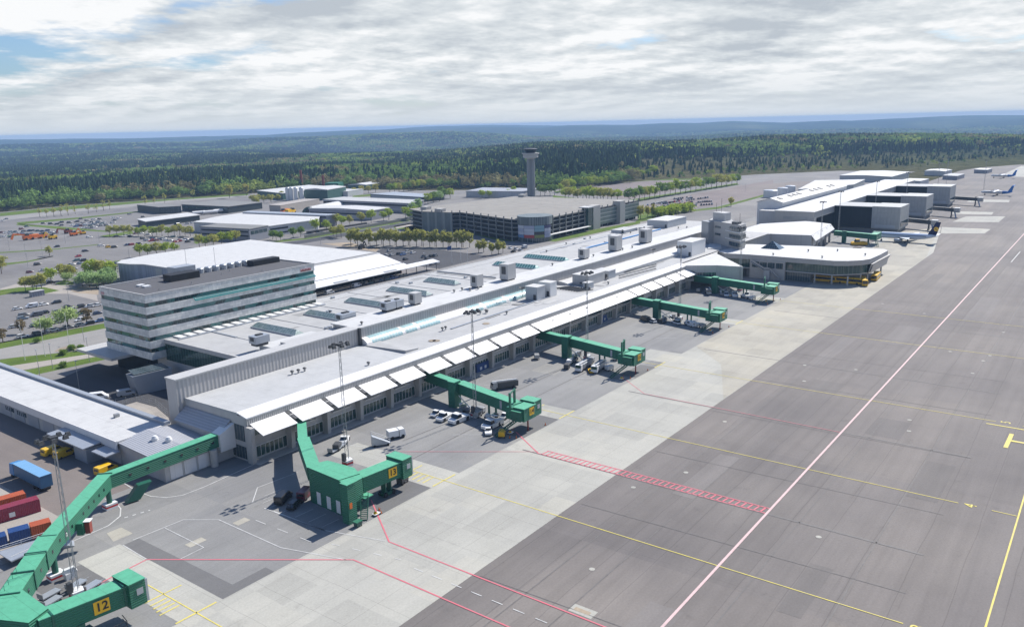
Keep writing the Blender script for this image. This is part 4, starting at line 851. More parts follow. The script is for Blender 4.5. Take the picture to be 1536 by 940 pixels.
# advert drum on the corner
m=MB(); m.lathe((458,323,0),[(12.2,0),(12.2,3.2)],0,40); m.build('drum_base',M['glass_blue'],G_)
m=MB(); m.lathe((458,323,0),[(12.0,11.4),(12.0,17.0)],0,40); m.build('drum_screen',M['mesh_panel'],G_)
def drum(t0,t1,z0,z1,mt,r=12.35,n=6):
    m=MB(); f_=[]; pts=[]
    for k in range(n+1):
        t=rad(t0+(t1-t0)*k/n); pts+= [(458+r*math.cos(t),323+r*math.sin(t),z0),(458+r*math.cos(t),323+r*math.sin(t),z1)]
    m.add(pts,[(2*k,2*k+2,2*k+3,2*k+1) for k in range(n)]); m.build('advert_panel',mt,G_)
for nm,c in (('ad_grey',(.36,.40,.52)),('ad_white',(.50,.53,.60)),('ad_teal',(.22,.38,.45)),('ad_black',(.05,.055,.06)),('ad_red',(.45,.05,.06)),('ad_green',(.22,.27,.08)),('ad_blue',(.10,.22,.42)),('ad_navy',(.07,.07,.16))): M[nm]=paint(nm,c,.4,.12,.35)
for a0,a1,zs in ((148,178,('ad_white','ad_grey','ad_white','ad_blue')),(179,213,('ad_grey','ad_white','ad_white','ad_red')),(214,246,('ad_teal','ad_teal','ad_black','ad_green')),(247,275,('ad_navy','ad_white','ad_grey','ad_grey'))):
    for k,nm in enumerate(zs): drum(a0,a1,11.3-2.1*(k+1)+.08,11.3-2.1*k,M[nm])
m=MB(); m.box(456,516,313,316.5,3.3,3.6); m.build('walkway_roof',M['white_paint'],G_)
for x,y in ((462,418),(470,440),(588,432)): m=MB(); m.box(x,x+6,y-6,y,14.9,17.2); m.build('ramp_house',M['concrete'],G_)
# ================================================================ CONTROL TOWER
M['tower_concrete']=paint('tower_concrete',(.25,.26,.26),.85,.1,.3,grime=.2)
C_=thing('control_tower',(730,518.7,0),'tall slim concrete control tower with a wide dark glazed cab against the woods','control tower')
c=(730,518.7,0); m=MB()
for k in range(2):
    a=math.radians(124+180*k); o_=(c[0]+2.3*math.cos(a),c[1]+2.3*math.sin(a)); m.lathe((o_[0],o_[1],0),[(2.1,0),(2.0,43)],0,14)
m.box(c[0]-1.2,c[0]+1.2,c[1]-1.2,c[1]+1.2,0,43); m.build('shaft',M['tower_concrete'],C_)
m=MB(); m.lathe(c,[(3.5,41),(8.2,42.6),(8.2,46.0),(9.4,46.2),(9.4,47.2),(5.5,47.4)],0,18); m.build('balcony',M['concrete'],C_)
m=MB(); m.lathe(c,[(5.2,47.4),(7.2,51.0)],0,18); m.build('cab_glass',M['glass_dark'],C_)
m=MB(); m.lathe(c,[(7.6,51.0),(7.8,51.5),(5,52.2)],0,18); m.build('cab_roof',M['steel_dark'],C_)
m=MB(); m.tube((c[0],c[1],52),(c[0],c[1],55.5),.08,0,6); m.build('aerial',M['steel'],C_)
# ================================================================ INDUSTRIAL PARK
M['green_clad']=ribbed('green_clad',(.035,.10,.085),'xy',1.5,.4,.55); M['grey_clad']=ribbed('grey_clad',(.28,.29,.33),'xy',1.2,.5,.5); M['dark_clad']=ribbed('dark_clad',(.03,.045,.05),'xy',1.4,.4,.5)
M['beige_clad']=ribbed('beige_clad',(.42,.38,.34),'xy',1.4,.4,.6); M['white_clad']=ribbed('white_clad',(.52,.53,.55),'xy',1.3,.4,.5)
def shed(pts,h,label,wall,roof,win=None,over=.5,rise=0,cat='shed',door=None):
    c_=(sum(p[0] for p in pts)/len(pts),sum(p[1] for p in pts)/len(pts))
    t_=thing('industrial_building' if cat=='shed' else cat.replace(' ','_')+'_building',(c_[0],c_[1],0),label,cat)
    m=MB(); m.prism(pts,0,h-.5); m.build('wall',M[wall],t_)
    P2=[(c_[0]+(x-c_[0])*(1+over/40),c_[1]+(y-c_[1])*(1+over/40)) for x,y in pts]
    m=MB()
    if rise and len(pts)==4:
        P2=[Vector((x,y,h)) for x,y in P2]; a=(P2[0]+P2[1])/2+Vector((0,0,rise)); b=(P2[2]+P2[3])/2+Vector((0,0,rise))
        lo=[p-Vector((0,0,.6)) for p in P2]
        m.add(P2+[a,b]+lo,[(0,4,5,3),(1,2,5,4),(0,1,4),(2,3,5),(6,7,1,0),(7,8,2,1),(8,9,3,2),(9,6,0,3)])
    else: m.prism(P2,h-.5,h)
    m.build('roof',M[roof],t_)
    A=[Vector(p+(0,)) for p in pts]
    for e,z0,z1_,mt in (win or []):
        a,b=A[e],A[(e+1)%len(A)]; d=(b-a).normalized(); n=Vector((d.y,-d.x,0))
        if n.dot(a-Vector(c_+(0,)))<0: n=-n
        p=a+d*1.2+n*.06; q=b-d*1.2+n*.06; m=MB(); m.add([p+Vector((0,0,z0)),q+Vector((0,0,z0)),q+Vector((0,0,z1_)),p+Vector((0,0,z1_))],[(0,1,2,3)]); m.build('window_band' if mt!='galv' else 'loading_door',M[mt],t_)
    return t_
shed([(349,551),(356.6,501.7),(377,507),(369,556)],9.4,'three storey pale grey office with ribbon windows beyond the hall roof','grey_clad','cement_dark',[(0,6.6,7.6,'glass_dark'),(0,3.6,4.6,'glass_dark'),(1,5,7.5,'glass_blue')],cat='office')
shed([(372,595),(381,512),(400,512),(428,512),(445,530),(436,618),(405,612)],8.2,'white industrial building with large flat white roof behind the grey office','white_clad','roof_white',[(1,4.8,6,'glass_dark'),(1,1.6,2.6,'glass_dark')])
shed([(430,612),(445,520),(455,521),(441,616)],9.4,'narrow grey clerestory block along the white flat roof','grey_clad','galv',[(0,7.2,8.2,'glass_dark')])
shed([(484,590),(494,520),(520,524),(508,598)],8.6,'long grey workshop with white roof behind the tree row','grey_clad','roof_white',[(0,4.4,5.4,'glass_dark'),(0,.4,3.4,'galv')],rise=1.0)
shed([(548,645),(552,532),(582,540),(578,648)],9.2,'large grey clad warehouse with dark ribbon of windows, farther back','grey_clad','roof_grey',[(0,6.0,7.2,'glass_dark'),(0,2.4,3.4,'galv')])
shed([(500,668),(501,652),(566,672),(560,690)],7.2,'beige windowless shed beyond the arched hangar','beige_clad','beige_clad')
shed([(596,770),(612,838),(700,850),(690,790)],7.8,'low green clad works with pale roof at the edge of the woods','green_clad','roof_white')
shed([(612,751),(617,718),(660,735),(655,770)],11.6,'dark green gabled works hall next to the white silos','green_clad','roof_white',rise=1.2)
shed([(640,746),(656,728),(690,738),(680,765)],6.5,'small white shed next to the dark green works hall','white_clad','roof_white')
shed([(728,806),(736,782),(770,790),(765,815)],7.0,'little teal ended hut with a white roof by the woods','green_clad','roof_white',rise=1.6)
shed([(648,682),(640,596),(668,590),(680,676)],5.4,'long dark sided warehouse with grey roof behind the parking house','dark_clad','galv',[(0,1,4,'galv')])
shed([(703,588),(720,522),(760,530),(748,600)],7.2,'long low grey building with a blue grey roof at the control tower foot','white_clad','roof_metal')
shed([(441,763),(458,752),(464,800),(446,812)],6.8,'near black two storey office by the lot at the wood edge','dark_clad','cement_dark',[(0,4.4,5.4,'glass_blue'),(0,1.4,2.4,'glass_blue')],cat='office')
shed([(470,770),(476,700),(520,706),(516,780)],6.6,'dark green long office block with a pale porch','dark_clad','cement_dark',[(0,3.4,4.6,'glass_green')],cat='office')
shed([(378,690),(371,664),(424,668),(430,698)],5.2,'open sided depot with a flat white roof beside the car lots','dark_clad','roof_white',over=1.6,cat='depot')
shed([(1046,224),(1054,285),(1150,285),(1140,224)],7.2,'long pale lilac hangar at the far end of the apron','white_clad','roof_white',[(0,1,4.5,'galv')],rise=1.0,cat='hangar')
shed([(835,265),(912,232),(990,240),(960,286)],7.5,'low white roofed depot behind the gabled hall','white_clad','roof_white')
shed([(1180,190),(1188,215),(1225,215),(1220,188)],6,'small white hangar beyond the glass boxes','white_clad','roof_white',rise=.8)
shed([(1010,186),(1016,208),(1050,206),(1046,184)],5.5,'white roofed service hut beyond the lilac hangar yard','white_clad','roof_white')
shed([(1240,150),(1246,166),(1275,164),(1270,148)],5,'tiny white service hut nearest the far planes','grey_clad','roof_white')
shed([(1110,165),(1118,182),(1160,180),(1150,163)],5,'low grey service hut on the far apron','grey_clad','roof_grey')
# arched hangar, silos, chimneys, tanks
A_=thing('arched_hangar',(497,605,0),'arched teal hangar with an open dark mouth and white roof','hangar')
ra=8.6; ax=Vector((497,605,0)); d=Vector((.35,-1,0)).normalized(); fwd=Vector((.94,.33,0))
ring=lambda o,r: [tuple(o+d*r*math.cos(math.pi*k/12)+Vector((0,0,r*.95*math.sin(math.pi*k/12)))) for k in range(13)]
m=MB(); r0=ring(ax,ra); r1=ring(ax+fwd*60,ra); m.add(r0+r1,[(k,k+1,14+k,13+k) for k in range(12)]); m.build('vault',M['roof_white'],A_)
m=MB(); m.add(ring(ax-fwd*.05,ra),[tuple(range(13))]); m.build('end_wall',M['green_clad'],A_)
m=MB(); p=ax-fwd*.2; m.add([p+d*4,p-d*4,p-d*4+Vector((0,0,6)),p+d*4+Vector((0,0,6))],[(0,1,2,3)]); m.build('door',M['black'],A_)  # black quad on the end wall paints the dark of the open mouth
silo0=None
for i,(x,y) in enumerate(((598.5,764),(600,759.5),(602.4,754.5),(605,748))):
    if silo0 is None:
        silo0=thing('silo',(x,y,0),'white cylindrical silo in front of the green works','silo','white silos before the green works'); m=MB(); m.lathe((x,y,0),[(2.5,0),(2.5,13.4)],0,18); m.build('drum',M['white_paint'],silo0); m=MB(); m.lathe((x,y,0),[(2.5,13.4),(1.6,14.2),(.3,14.5)],0,18); m.build('cap',M['galv'],silo0)
    else: dup(silo0,(x,y,0))
for x,y,h,l in ((718,886,25,'taller dark red chimney rising by the woods'),(729,855,18,'shorter dark red chimney beside the green tank')):
    m=MB(); m.lathe((x,y,0),[(1.9,0),(1.6,h)],0,12); tag(m.build('chimney',M['brick_red'],origin=(x,y,0)),l,'chimney')
m=MB(); m.prism([(714,835),(722,818),(738,826),(730,842)],0,9.4); tag(m.build('green_store',M['bridge_green'],origin=(726,830,0)),'bright green boxy store near the wood edge','store')
tank0=None
for i,(x,y) in enumerate(((821,288),(848,285),(875,286))):
    if tank0 is None:
        tank0=thing('storage_tank',(x,y,0),'white upright storage tank behind the gabled hall','tank','white storage tanks behind the gabled hall'); m=MB(); m.lathe((x,y,0),[(7,0),(7,6.8)],0,24); m.build('shell',M['white_paint'],tank0); m=MB(); m.lathe((x,y,0),[(7.05,6.8),(6.5,7.2),(.3,7.7)],0,24); m.build('lid',M['galv'],tank0)
    else: dup(tank0,(x,y,0),scale=((.75,.75,1.05) if i else None))

m=MB(); a=z2(290,592); b=z2(620,535); c=z2(945,478)
for p,q in ((a,b),(b,c)): m.bar((p.x,p.y,1.1),(q.x,q.y,1.1),.5,2.4)
tag(m.build('retaining_wall',M['cement_dark'],origin=(a.x,a.y,0)),'long dark retaining wall along the road behind the white hall','wall')
m=MB(); a=z2(300,566); b=z2(640,512); m.bar((a.x,a.y,.8),(b.x,b.y,.8),.3,1.6); tag(m.build('boundary_fence',M['steel_dark'],origin=(a.x,a.y,0)),'low dark fence between the workshops and the road','fence')
# ================================================================ JET BRIDGES
def tunnel(m,p,q,w_,h,mi=0,mtop=1):
    "box tunnel between floor-centre points p,q with a roof plate"
    p=Vector(p);q=Vector(q); d=(q-p); d.z=0; d.normalize(); n=Vector((-d.y,d.x,0))*w_/2; Z=Vector((0,0,h))
    m.hexa([p-n,q-n,q+n,p+n],[p-n+Z,q-n+Z,q+n+Z,p+n+Z],mi); e=n*1.05; Zt=Vector((0,0,.12))
    m.hexa([p-e+Z,q-e+Z,q+e+Z,p+e+Z],[p-e+Z+Zt,q-e+Z+Zt,q+e+Z+Zt,p+e+Z+Zt],mtop)
BG=[M['bridge_green'],M['bridge_top_sunlit'],M['bridge_dark']]
def digits(parent,txt,loc,size,rz,mat,name='sign_number'):
    c=bpy.data.curves.new(name,'FONT'); c.body=txt; c.size=size; c.align_x='CENTER'; c.align_y='CENTER'; c.extrude=.015; c.offset=.03; c.materials.append(mat)
    o=bpy.data.objects.new(name,c); COL.objects.link(o); o.parent=parent; o.location=Vector(loc)-wloc(parent); o.rotation_euler=(rad(90),0,rz); return to_mesh(o)
def nose(T_,x0,x1,y0,y1,z0,z1):
    m=MB(); m.box(x0,x1,y0,y1,z0,z1,0); m.box(x0-.1,x1+.1,y0-.1,y1+.1,z1,z1+.12,1); m.build('cab_nose',[M['bridge_green'],M['bridge_top_sunlit']],T_)
    m=MB(); m.box(x1,x1+.5,y0+.2,y1-.2,z0+.1,z1-.3); m.build('bellows',M['galv'],T_)
    m=MB(); m.lathe(((x0+x1)/2+.4,y0-.04,(z0+z1)/2),[(.001,0)],0,3) if False else m.box((x0+x1)/2-.2,(x0+x1)/2+.9,y0-.06,y0-.01,(z0+z1)/2-.2,(z0+z1)/2+.9); m.build('side_window',M['galv'],T_)
def stair(T_,p,q,w_=1.1,mat='bridge_dark'):
    p=Vector(p);q=Vector(q); d=(q-p); dh=Vector((d.x,d.y,0)).normalized(); n=Vector((-dh.y,dh.x,0))*w_/2
    m=MB(); k=int(abs(d.z)/.25)
    for s in (-1,1): m.bar(p+n*s,q+n*s,.12,.3,0); m.bar(p+n*s+Vector((0,0,1.0)),q+n*s+Vector((0,0,1.0)),.07,.07,0)
    for i in range(k+1): c=p+d*i/k; m.bar(c-n,c+n,.28,.06,0)
    for i in range(0,k+1,4):
        c=p+d*i/k
        for s in (-1,1): m.bar(c+n*s,c+n*s+Vector((0,0,1.0)),.06,.06,0)
    m.build('stair_frame',M[mat],T_)
def bridge(x0,num,lab,elbow_dx=-4.0):
    T_=thing('jet_bridge',(x0+elbow_dx,147,0),lab,'jet bridge','green jet bridges at the stands')
    S=Vector((x0,162.2,3.8)); E=Vector((x0-3.2,146.8,3.8)); C=Vector((x0-9.2,121.5,3.9))
    m=MB(); tunnel(m,S,E+(S-E).normalized()*-.6,2.5,2.7); m.build('fixed_tunnel',BG,T_)
    m=MB(); tunnel(m,E,C,2.9,2.95); m.build('moving_tunnel',BG,T_)
    d=(C-E).normalized()
    m=MB(); p=E+d*3; q=C-d*4
    for k in range(4): 
        c=p+(q-p)*k/3; nn=Vector((d.y,-d.x,0))*1.47; m.box(c.x+nn.x*-1-.03,c.x-nn.x+.03,0,0,0,0) if False else None
    m=MB(); nn=Vector((-d.y,d.x,0)); nn=nn if nn.x<0 else -nn
    c=E+d*20.5+nn*1.49; m.bar(c+Vector((0,0,.4)),c+Vector((0,0,2.6)),.05,.8,0,up=d); m.build('service_door',M['galv'],T_)
    px_,py_=E.x-1.9,E.y+.2
    m=MB(); m.box(px_-1.5,px_+1.3,py_-1.2,py_+1.2,0,7.5,0); m.box(px_-1.6,px_+1.4,py_-1.3,py_+1.3,7.5,7.65,1); m.build('lift_pillar',[M['bridge_green'],M['bridge_top_sunlit']],T_)
    m=MB(); c=E+d*7; m.bar(E+Vector((.2,-.8,-3.2)),c+Vector((0,0,-.1)),.25,.25,0); m.bar(E+Vector((-1.6,-.8,-.4)),c+Vector((-1.4,0,-3.2)),.2,.2,0); m.build('brace_frame',M['white_paint'],T_)
    c=E+d*15
    m=MB(); n2=Vector((-d.y,d.x,0))*1.2
    for s in (-1,1): m.box(c.x+n2.x*s-.22,c.x+n2.x*s+.22,c.y+n2.y*s-.22,c.y+n2.y*s+.22,.5,3.8)
    m.bar(c-n2*1.2+Vector((0,0,-3.2)),c+n2*1.2+Vector((0,0,-3.2)),.6,.6,0); m.build('drive_frame',M['bridge_dark'],T_)
    for s in (-1,1):
        for e in (-.45,.45):
            w0=c+n2*s+d*e; m=MB(); m.tube((w0.x+n2.x*.15,w0.y+n2.y*.15,.55),(w0.x-n2.x*.15,w0.y-n2.y*.15,.55),.55,0,12); m.build('wheel',M['rubber'],T_)
    cx0,cx1,cy0,cy1=x0-13.6,x0-7.4,117.2,120.6
    m=MB(); m.box(cx0+1.0,cx1,cy0,cy1,3.5,6.9,0); m.box(cx0+.9,cx1+.1,cy0-.1,cy1+.1,6.9,7.02,1); m.box(cx0,cx0+1.0,cy0+.5,cy1,3.7,6.3,2); m.box(cx0-.1,cx0+1.0,cy0+.4,cy1+.1,6.3,6.42,1); m.build('cab',BG,T_)
    m=MB(); m.box(cx0+.6,cx1-1.4,cy1-.2,cy1+2.2,3.6,6.8,0); m.build('rotunda',M['bridge_green'],T_)
    nose(T_,cx1,cx1+3.2,cy0+.5,cy1+1.6,3.3,7.3)
    b=MB(); b.box(cx1-2.9,cx1-.9,cy0-.10,cy0-.03,4.6,6.6); sb=b.build('sign_board',M['sign_yellow'],T_)
    digits(T_,num,((2*cx1-3.8)/2,cy0-.13,5.6),1.75,0,M['black'])
    m=MB(); fx,fy=x0-11.4,121.3
    m.box(fx-1.9,fx-1.4,fy-.25,fy+.25,6.6,10.8); m.box(fx+1.6,fx+2.1,fy+.9,fy+1.4,6.6,10.8); m.bar((fx-1.65,fy,10.6),(fx+1.85,fy+1.1,10.6),.25,.25); m.build('lift_frame',M['bridge_green'],T_)
    stair(T_,(cx0+.6,cy0+2.2,3.8),(cx0-3.9,cy0+5.6,.2),1.3)
    m=MB(); m.box(cx1-2.2,cx1-1.9,cy0+1,cy0+1.3,0,3.5); m.build('support_post',M['brick_red'],T_)
for a in ((172.6,'14','green jet bridge with yellow sign 14 and white tugs parked beneath'),(231.2,'15','green jet bridge with yellow sign 15 and two boom trucks underneath'),(298.2,'16','green jet bridge with yellow sign 16 and a row of cars underneath'),(356.5,'17','green jet bridge with yellow sign 17 by the hexagonal gate lounge')): bridge(*a)
# gate 13: machine house under the bridge
T_=thing('jet_bridge',(105,128,0),'green jet bridge with sign 13 on a tall machine house','jet bridge','green jet bridges at the stands')
m=MB(); tunnel(m,(125.4,162.2,4.6),(114.6,148.4,4.4),2.1,2.5); m.build('fixed_tunnel',BG,T_)
m=MB(); tunnel(m,(115.4,149.2,4.3),(105.3,133.5,4.4),2.7,2.9); m.build('moving_tunnel',BG,T_)
m=MB(); m.prism([(102.9,122.8),(107.6,121.6),(109.0,124.8),(108.5,132.6),(105.2,133.9),(103.6,133.2)],0,7.9,0,1); m.build('machine_house',[M['bridge_green'],M['bridge_top_sunlit']],T_)
m=MB(); m.prism([(102.5,119.4),(106.6,119.8),(108.2,122.6),(103.0,123.4)],3.2,7.75,0,1); m.build('rotunda',[M['bridge_green'],M['bridge_top_sunlit']],T_)
m=MB(); m.box(100.9,103.1,118.1,120.1,0,8.6,0); m.box(100.8,103.2,118,120.2,8.6,8.72,1); m.build('corner_tower',[M['bridge_green'],M['bridge_top_sunlit']],T_)
for y in (122.8,126,129.4): m=MB(); m.add([(102.82+(y-122.8)*.0673,y,.3),(102.82+(y-121.4)*.0673,y+1.4,.3),(102.82+(y-121.4)*.0673,y+1.4,3.1),(102.82+(y-122.8)*.0673,y,3.1)],[(0,3,2,1)]); m.build('panel_door',M['white_paint'],T_)
m=MB(); tunnel(m,(108.0,122.7,3.6),(118.6,121.8,3.5),3.3,3.3); m.build('cab_tunnel',BG,T_)
nose(T_,118.2,121.0,119.6,124.6,3.0,7.4)
m=MB(); m.add([(114.6,120.35,4.4),(116.9,120.15,4.4),(116.9,120.15,6.5),(114.6,120.35,6.5)],[(0,1,2,3)]); m.build('sign_board',M['sign_yellow'],T_)
digits(T_,'13',(115.75,120.2,5.42),1.9,rad(-5),M['black'])
m=MB(); m.box(114.4,114.7,121.5,122.8,0,3.6); m.box(116.0,116.3,121.5,122.8,0,3.6); m.bar((113.9,122,.5),(117,121.8,.5),1.3,.7); m.build('drive_frame',M['bridge_dark'],T_)
for x in (114.2,116.6):
    for y in (121.2,122.9): m=MB(); m.tube((x,y-.2,.5),(x,y+.2,.5),.5,0,12); m.build('wheel',M['rubber'],T_)
stair(T_,(106.8,119.6,3.6),(104.0,117.2,.2),1.4); m=MB(); m.box(106.2,108.6,119.0,121.2,3.3,3.5); m.build('stair_landing',M['bridge_top_sunlit'],T_)
m=MB(); m.box(101.2,101.9,118.02,118.08,3.4,4.6); m.build('warning_plate',M['orange'],T_)
# gate 12: the long elbowed bridge
T_=thing('jet_bridge',(57,140,0),'long elbowed green jet bridge with sign 12 nearest the camera','jet bridge','green jet bridges at the stands')
P0,P1,P2,P3=(107.6,169.4,4.2),(77.6,168.2,4.2),(57.2,149.2,4.3),(44.0,133.6,4.3)
m=MB(); tunnel(m,P0,P1,2.4,2.9); m.build('fixed_tunnel',BG,T_)
m=MB(); tunnel(m,(78.3,168.9,4.2),P2,2.7,3.0); m.build('moving_tunnel',BG,T_)
m=MB(); tunnel(m,(57.8,149.9,4.1),P3,3.2,3.3); m.build('outer_tunnel',BG,T_)
m=MB(); m.prism([(38,134),(43,123.5),(46.5,125),(46.6,134.5),(42.5,139),(38,139)],3.6,7.7,0,1); m.build('rotunda',[M['bridge_green'],M['bridge_top_sunlit']],T_)
m=MB(); tunnel(m,(44.6,125.3,3.8),(57.8,123.7,3.6),3.3,3.3); m.build('cab_tunnel',BG,T_)
nose(T_,57.2,59.9,121.3,126.3,3.1,7.4)
m=MB(); m.add([(52.0,122.62,4.3),(54.4,122.33,4.3),(54.4,122.33,6.5),(52.0,122.62,6.5)],[(0,1,2,3)]); m.build('sign_board',M['sign_yellow'],T_)
digits(T_,'12',(53.2,122.40,5.4),2.0,rad(-7),M['black'])
d=(Vector(P2)-Vector((78.3,168.9,4.2))).normalized(); n=Vector((-d.y,d.x,0)); n=n if n.y<0 else -n
rz=math.atan2(d.y,d.x)+math.pi
for k in range(9):
    c=Vector(P1)+d*(4.6+2.7*k)+n*1.38+Vector((0,0,1.6))
    if k in (5,): continue
    m=MB(); m.bar(c-d*.25,c+d*.25,.06,.55,0); m.build('window',M['glass_car'],T_)
d2=(Vector(P3)-Vector(P2)).normalized(); n2=Vector((-d2.y,d2.x,0)); n2=n2 if n2.y<0 else -n2
for k in range(5):
    c=Vector(P2)+d2*(3+3.2*k)+n2*1.63+Vector((0,0,1.7)); m=MB(); m.bar(c-d2*.3,c+d2*.3,.06,.6,0); m.build('window',M['glass_car'],T_)
d0=(Vector(P1)-Vector(P0)).normalized()
for k in range(6):
    c=Vector(P0)+d0*(4+4.2*k)+Vector((0,-1.23,1.5)); m=MB(); m.bar(c-d0*.3,c+d0*.3,.06,.55,0); m.build('window',M['glass_car'],T_)
c=Vector(P2)-d*4.2+n*1.42+Vector((0,0,1.3)); digits(T_,'12',c+n*.02,1.0,rz,M['white_paint'],'small_number')
c=Vector(P2)-d*9.4+n*2.0; m=MB(); m.bar(c-d*.9+Vector((0,0,.1)),c+d*.9+Vector((0,0,.1)),1.2,2.4,0); m.build('escape_cabin',M['bridge_green'],T_); c2=c+n*1.1-d*.5; m=MB(); m.bar(c2-d*.8+Vector((0,0,1.3)),c2+d*.8+Vector((0,0,1.3)),1.3,.12,0); m.build('cabin_roof',M['white_paint'],T_); m=MB(); m.bar(c2-d*.6-Vector((0,0,.1)),c2+d*.6-Vector((0,0,.1)),.9,2.2,0); m.build('cabin_door',M['brick_red'],T_)
for (x,y),h in (((77.4,167.2),4.2),((57.0,147.4),4.2)):
    m=MB(); m.lathe((x,y,0),[(.55,0),(.55,h)],0,12); m.build('pillar',M['bridge_dark'],T_)
    for z0,mt in ((0,'white_paint'),(.4,'red'),(.8,'white_paint')): m=MB(); m.box(x-1.25,x+1.25,y-1.0,y+1.0,z0,z0+.4); m.build('crash_block',M[mt],T_)
m=MB(); m.lathe((103.3,167.8,0),[(.9,0),(.9,4.2)],0,14); m.build('pillar',M['concrete'],T_)
m=MB(); m.box(49.5,50.5,122.8,124.6,0,3.8); m.box(48.6,52.2,121.8,125.4,.9,1.7); m.build('drive_frame',M['bridge_dark'],T_)
m=MB(); 
for a,b in (((52.5,121.6),(56.2,121.4)),((56.2,121.4),(56.6,123.6))): m.bar(a+(1.6,),b+(1.6,),.1,.1); m.bar(a+(.9,),b+(.9,),.1,.1)
for x,y in ((52.5,121.6),(54.4,121.5),(56.2,121.4)): m.bar((x,y,0),(x,y,1.6),.1,.1)
m.build('guard_rail',M['steel_dark'],T_)
for x in (49.2,51.6):
    for y in (122,125): m=MB(); m.tube((x-.25,y,.6),(x+.25,y,.6),.6,0,14); m.build('wheel',M['rubber'],T_)
m=MB(); m.hexa([(80,165.4,.3),(83,165.0,.3),(83.4,166.6,.3),(80.4,167,.3)],[(83,165.3,3.4),(86,164.9,3.4),(86.4,166.5,3.4),(83.4,166.9,3.4)]); tag(m.build('stair_trolley',M['bridge_dark'],origin=(82,166,0)),'dark green wheeled stair parked beneath the elbowed bridge','stairs')
def collar(T_,p,d,w_,h,name='joint_collar'):
    p=Vector(p); d=Vector((d.x,d.y,0)).normalized(); n=Vector((-d.y,d.x,0)); m=MB()
    for s in (-1,1): m.bar(p+n*s*(w_/2+.06)+Vector((0,0,-.05)),p+n*s*(w_/2+.06)+Vector((0,0,h+.25)),.14,.3,0,up=d)
    m.bar(p-n*(w_/2+.1)+Vector((0,0,h+.22)),p+n*(w_/2+.1)+Vector((0,0,h+.22)),.3,.12,0); m.build(name+'_frame',M['bridge_dark'],T_)
    return
for f in (.02,.98): collar(T_,Vector((78.3,168.9,4.2)).lerp(Vector(P2),f),d,2.75,3.0)
for f in (.3,.62,.95): collar(T_,Vector(P2).lerp(Vector(P3),f),d2,3.25,3.3)
for x in (46.5,57.0): collar(T_,(x,125.3-(x-44.6)*.121,3.7),Vector((1,-.12,0)),3.3,3.3)
m=MB(); 
for k in range(4): 
    a=Vector(P2).lerp(Vector(P3),.62+.09*k); b=Vector(P2).lerp(Vector(P3),.71+.09*k); m.bar(a-n2*.9+Vector((0,0,4.4)),b-n2*.9+Vector((0,0,4.4)),.05,.05); m.bar(a-n2*.9+Vector((0,0,3.4)),a-n2*.9+Vector((0,0,4.4)),.05,.05)
m.build('roof_rail_frame',M['bridge_dark'],T_)
# gate 18 with the plane
T_=thing('jet_bridge',(536,134,0),'green jet bridge docked at the nose of the parked airliner','jet bridge','green jet bridges at the stands')
m=MB(); tunnel(m,(541,147,3.8),(537,131,3.8),2.6,2.9); tunnel(m,(537.5,132.5,3.7),(534,122.5,3.8),2.9,3.0); m.build('tunnel',BG,T_)
m=MB(); m.box(531,541,119.6,123.4,3.5,7.0,0); m.box(530.9,541.1,119.5,123.5,7,7.12,1); m.build('cab',[M['bridge_green'],M['bridge_top_sunlit']],T_)
m=MB(); m.box(541,545,120,124.5,3.4,7.3); m.build('cab_nose',M['bridge_green'],T_)
m=MB(); m.box(536.4,538.4,139,141.4,0,7.4); m.build('lift_pillar',M['bridge_green'],T_)
m=MB(); m.box(533.6,534.1,124.8,125.3,0,3.8); m.box(535.6,536.1,124.8,125.3,0,3.8); m.bar((533,125,.5),(536.8,125,.5),.9,.9); m.build('drive_frame',M['bridge_dark'],T_)
stair(T_,(531.4,120,3.6),(527,117.5,.2))
# ================================================================ FLOODLIGHT MASTS
def mast(loc,h,label,heads=7,base=True):
    t_=thing('floodlight_mast',loc,label,'floodlight mast','lattice floodlight masts of the stands'); x,y,z=loc
    m=MB(); r0,r1=.55,.22; P_=lambda k,f: (x+(r0+(r1-r0)*f)*math.cos(k*2.094+.4),y+(r0+(r1-r0)*f)*math.sin(k*2.094+.4),f*h)
    for k in range(3): m.bar(P_(k,0),P_(k,1),.085,.085)
    n=int(h/1.5)
    for i in range(n):
        for k in range(3): m.bar(P_(k,i/n),P_(k+1,(i+1)/n),.04,.04)
    m.build('lattice',M['steel'],t_)
    m=MB(); m.bar((x-2.6,y,h),(x+2.6,y,h),.14,.14); m.bar((x,y-1.6,h),(x,y+1.6,h),.14,.14); m.box(x-.6,x+.6,y-.6,y+.6,h-.2,h+.3); m.build('head_frame',M['steel_dark'],t_)
    for k in range(heads):
        a=2*math.pi*k/heads; q=(x+2.4*math.cos(a),y+1.5*math.sin(a)); m=MB(); m.hexa([(q[0]-.45,q[1]-.35,h-.35),(q[0]+.45,q[1]-.35,h-.35),(q[0]+.45,q[1]+.35,h-.35),(q[0]-.45,q[1]+.35,h-.35)],[(q[0]-.3,q[1]-.2,h+.3),(q[0]+.3,q[1]-.2,h+.3),(q[0]+.3,q[1]+.2,h+.3),(q[0]-.3,q[1]+.2,h+.3)]); m.build('floodlight',M['steel_dark'],t_)
    if base:
        for z0,mt in ((0,'white_paint'),(.45,'red'),(1.0,'white_paint')): m=MB(); m.prism([(x-1.1,y-.9),(x+.7,y-1.1),(x+1.2,y+.5),(x+.3,y+1.2),(x-1.1,y+.9)],z0,z0+.5); m.build('crash_block',M[mt],t_)
        m=MB(); m.box(x-1.5,x-.8,y-.5,y+.4,1.4,3.3); m.build('switch_box',M['steel_dark'],t_)
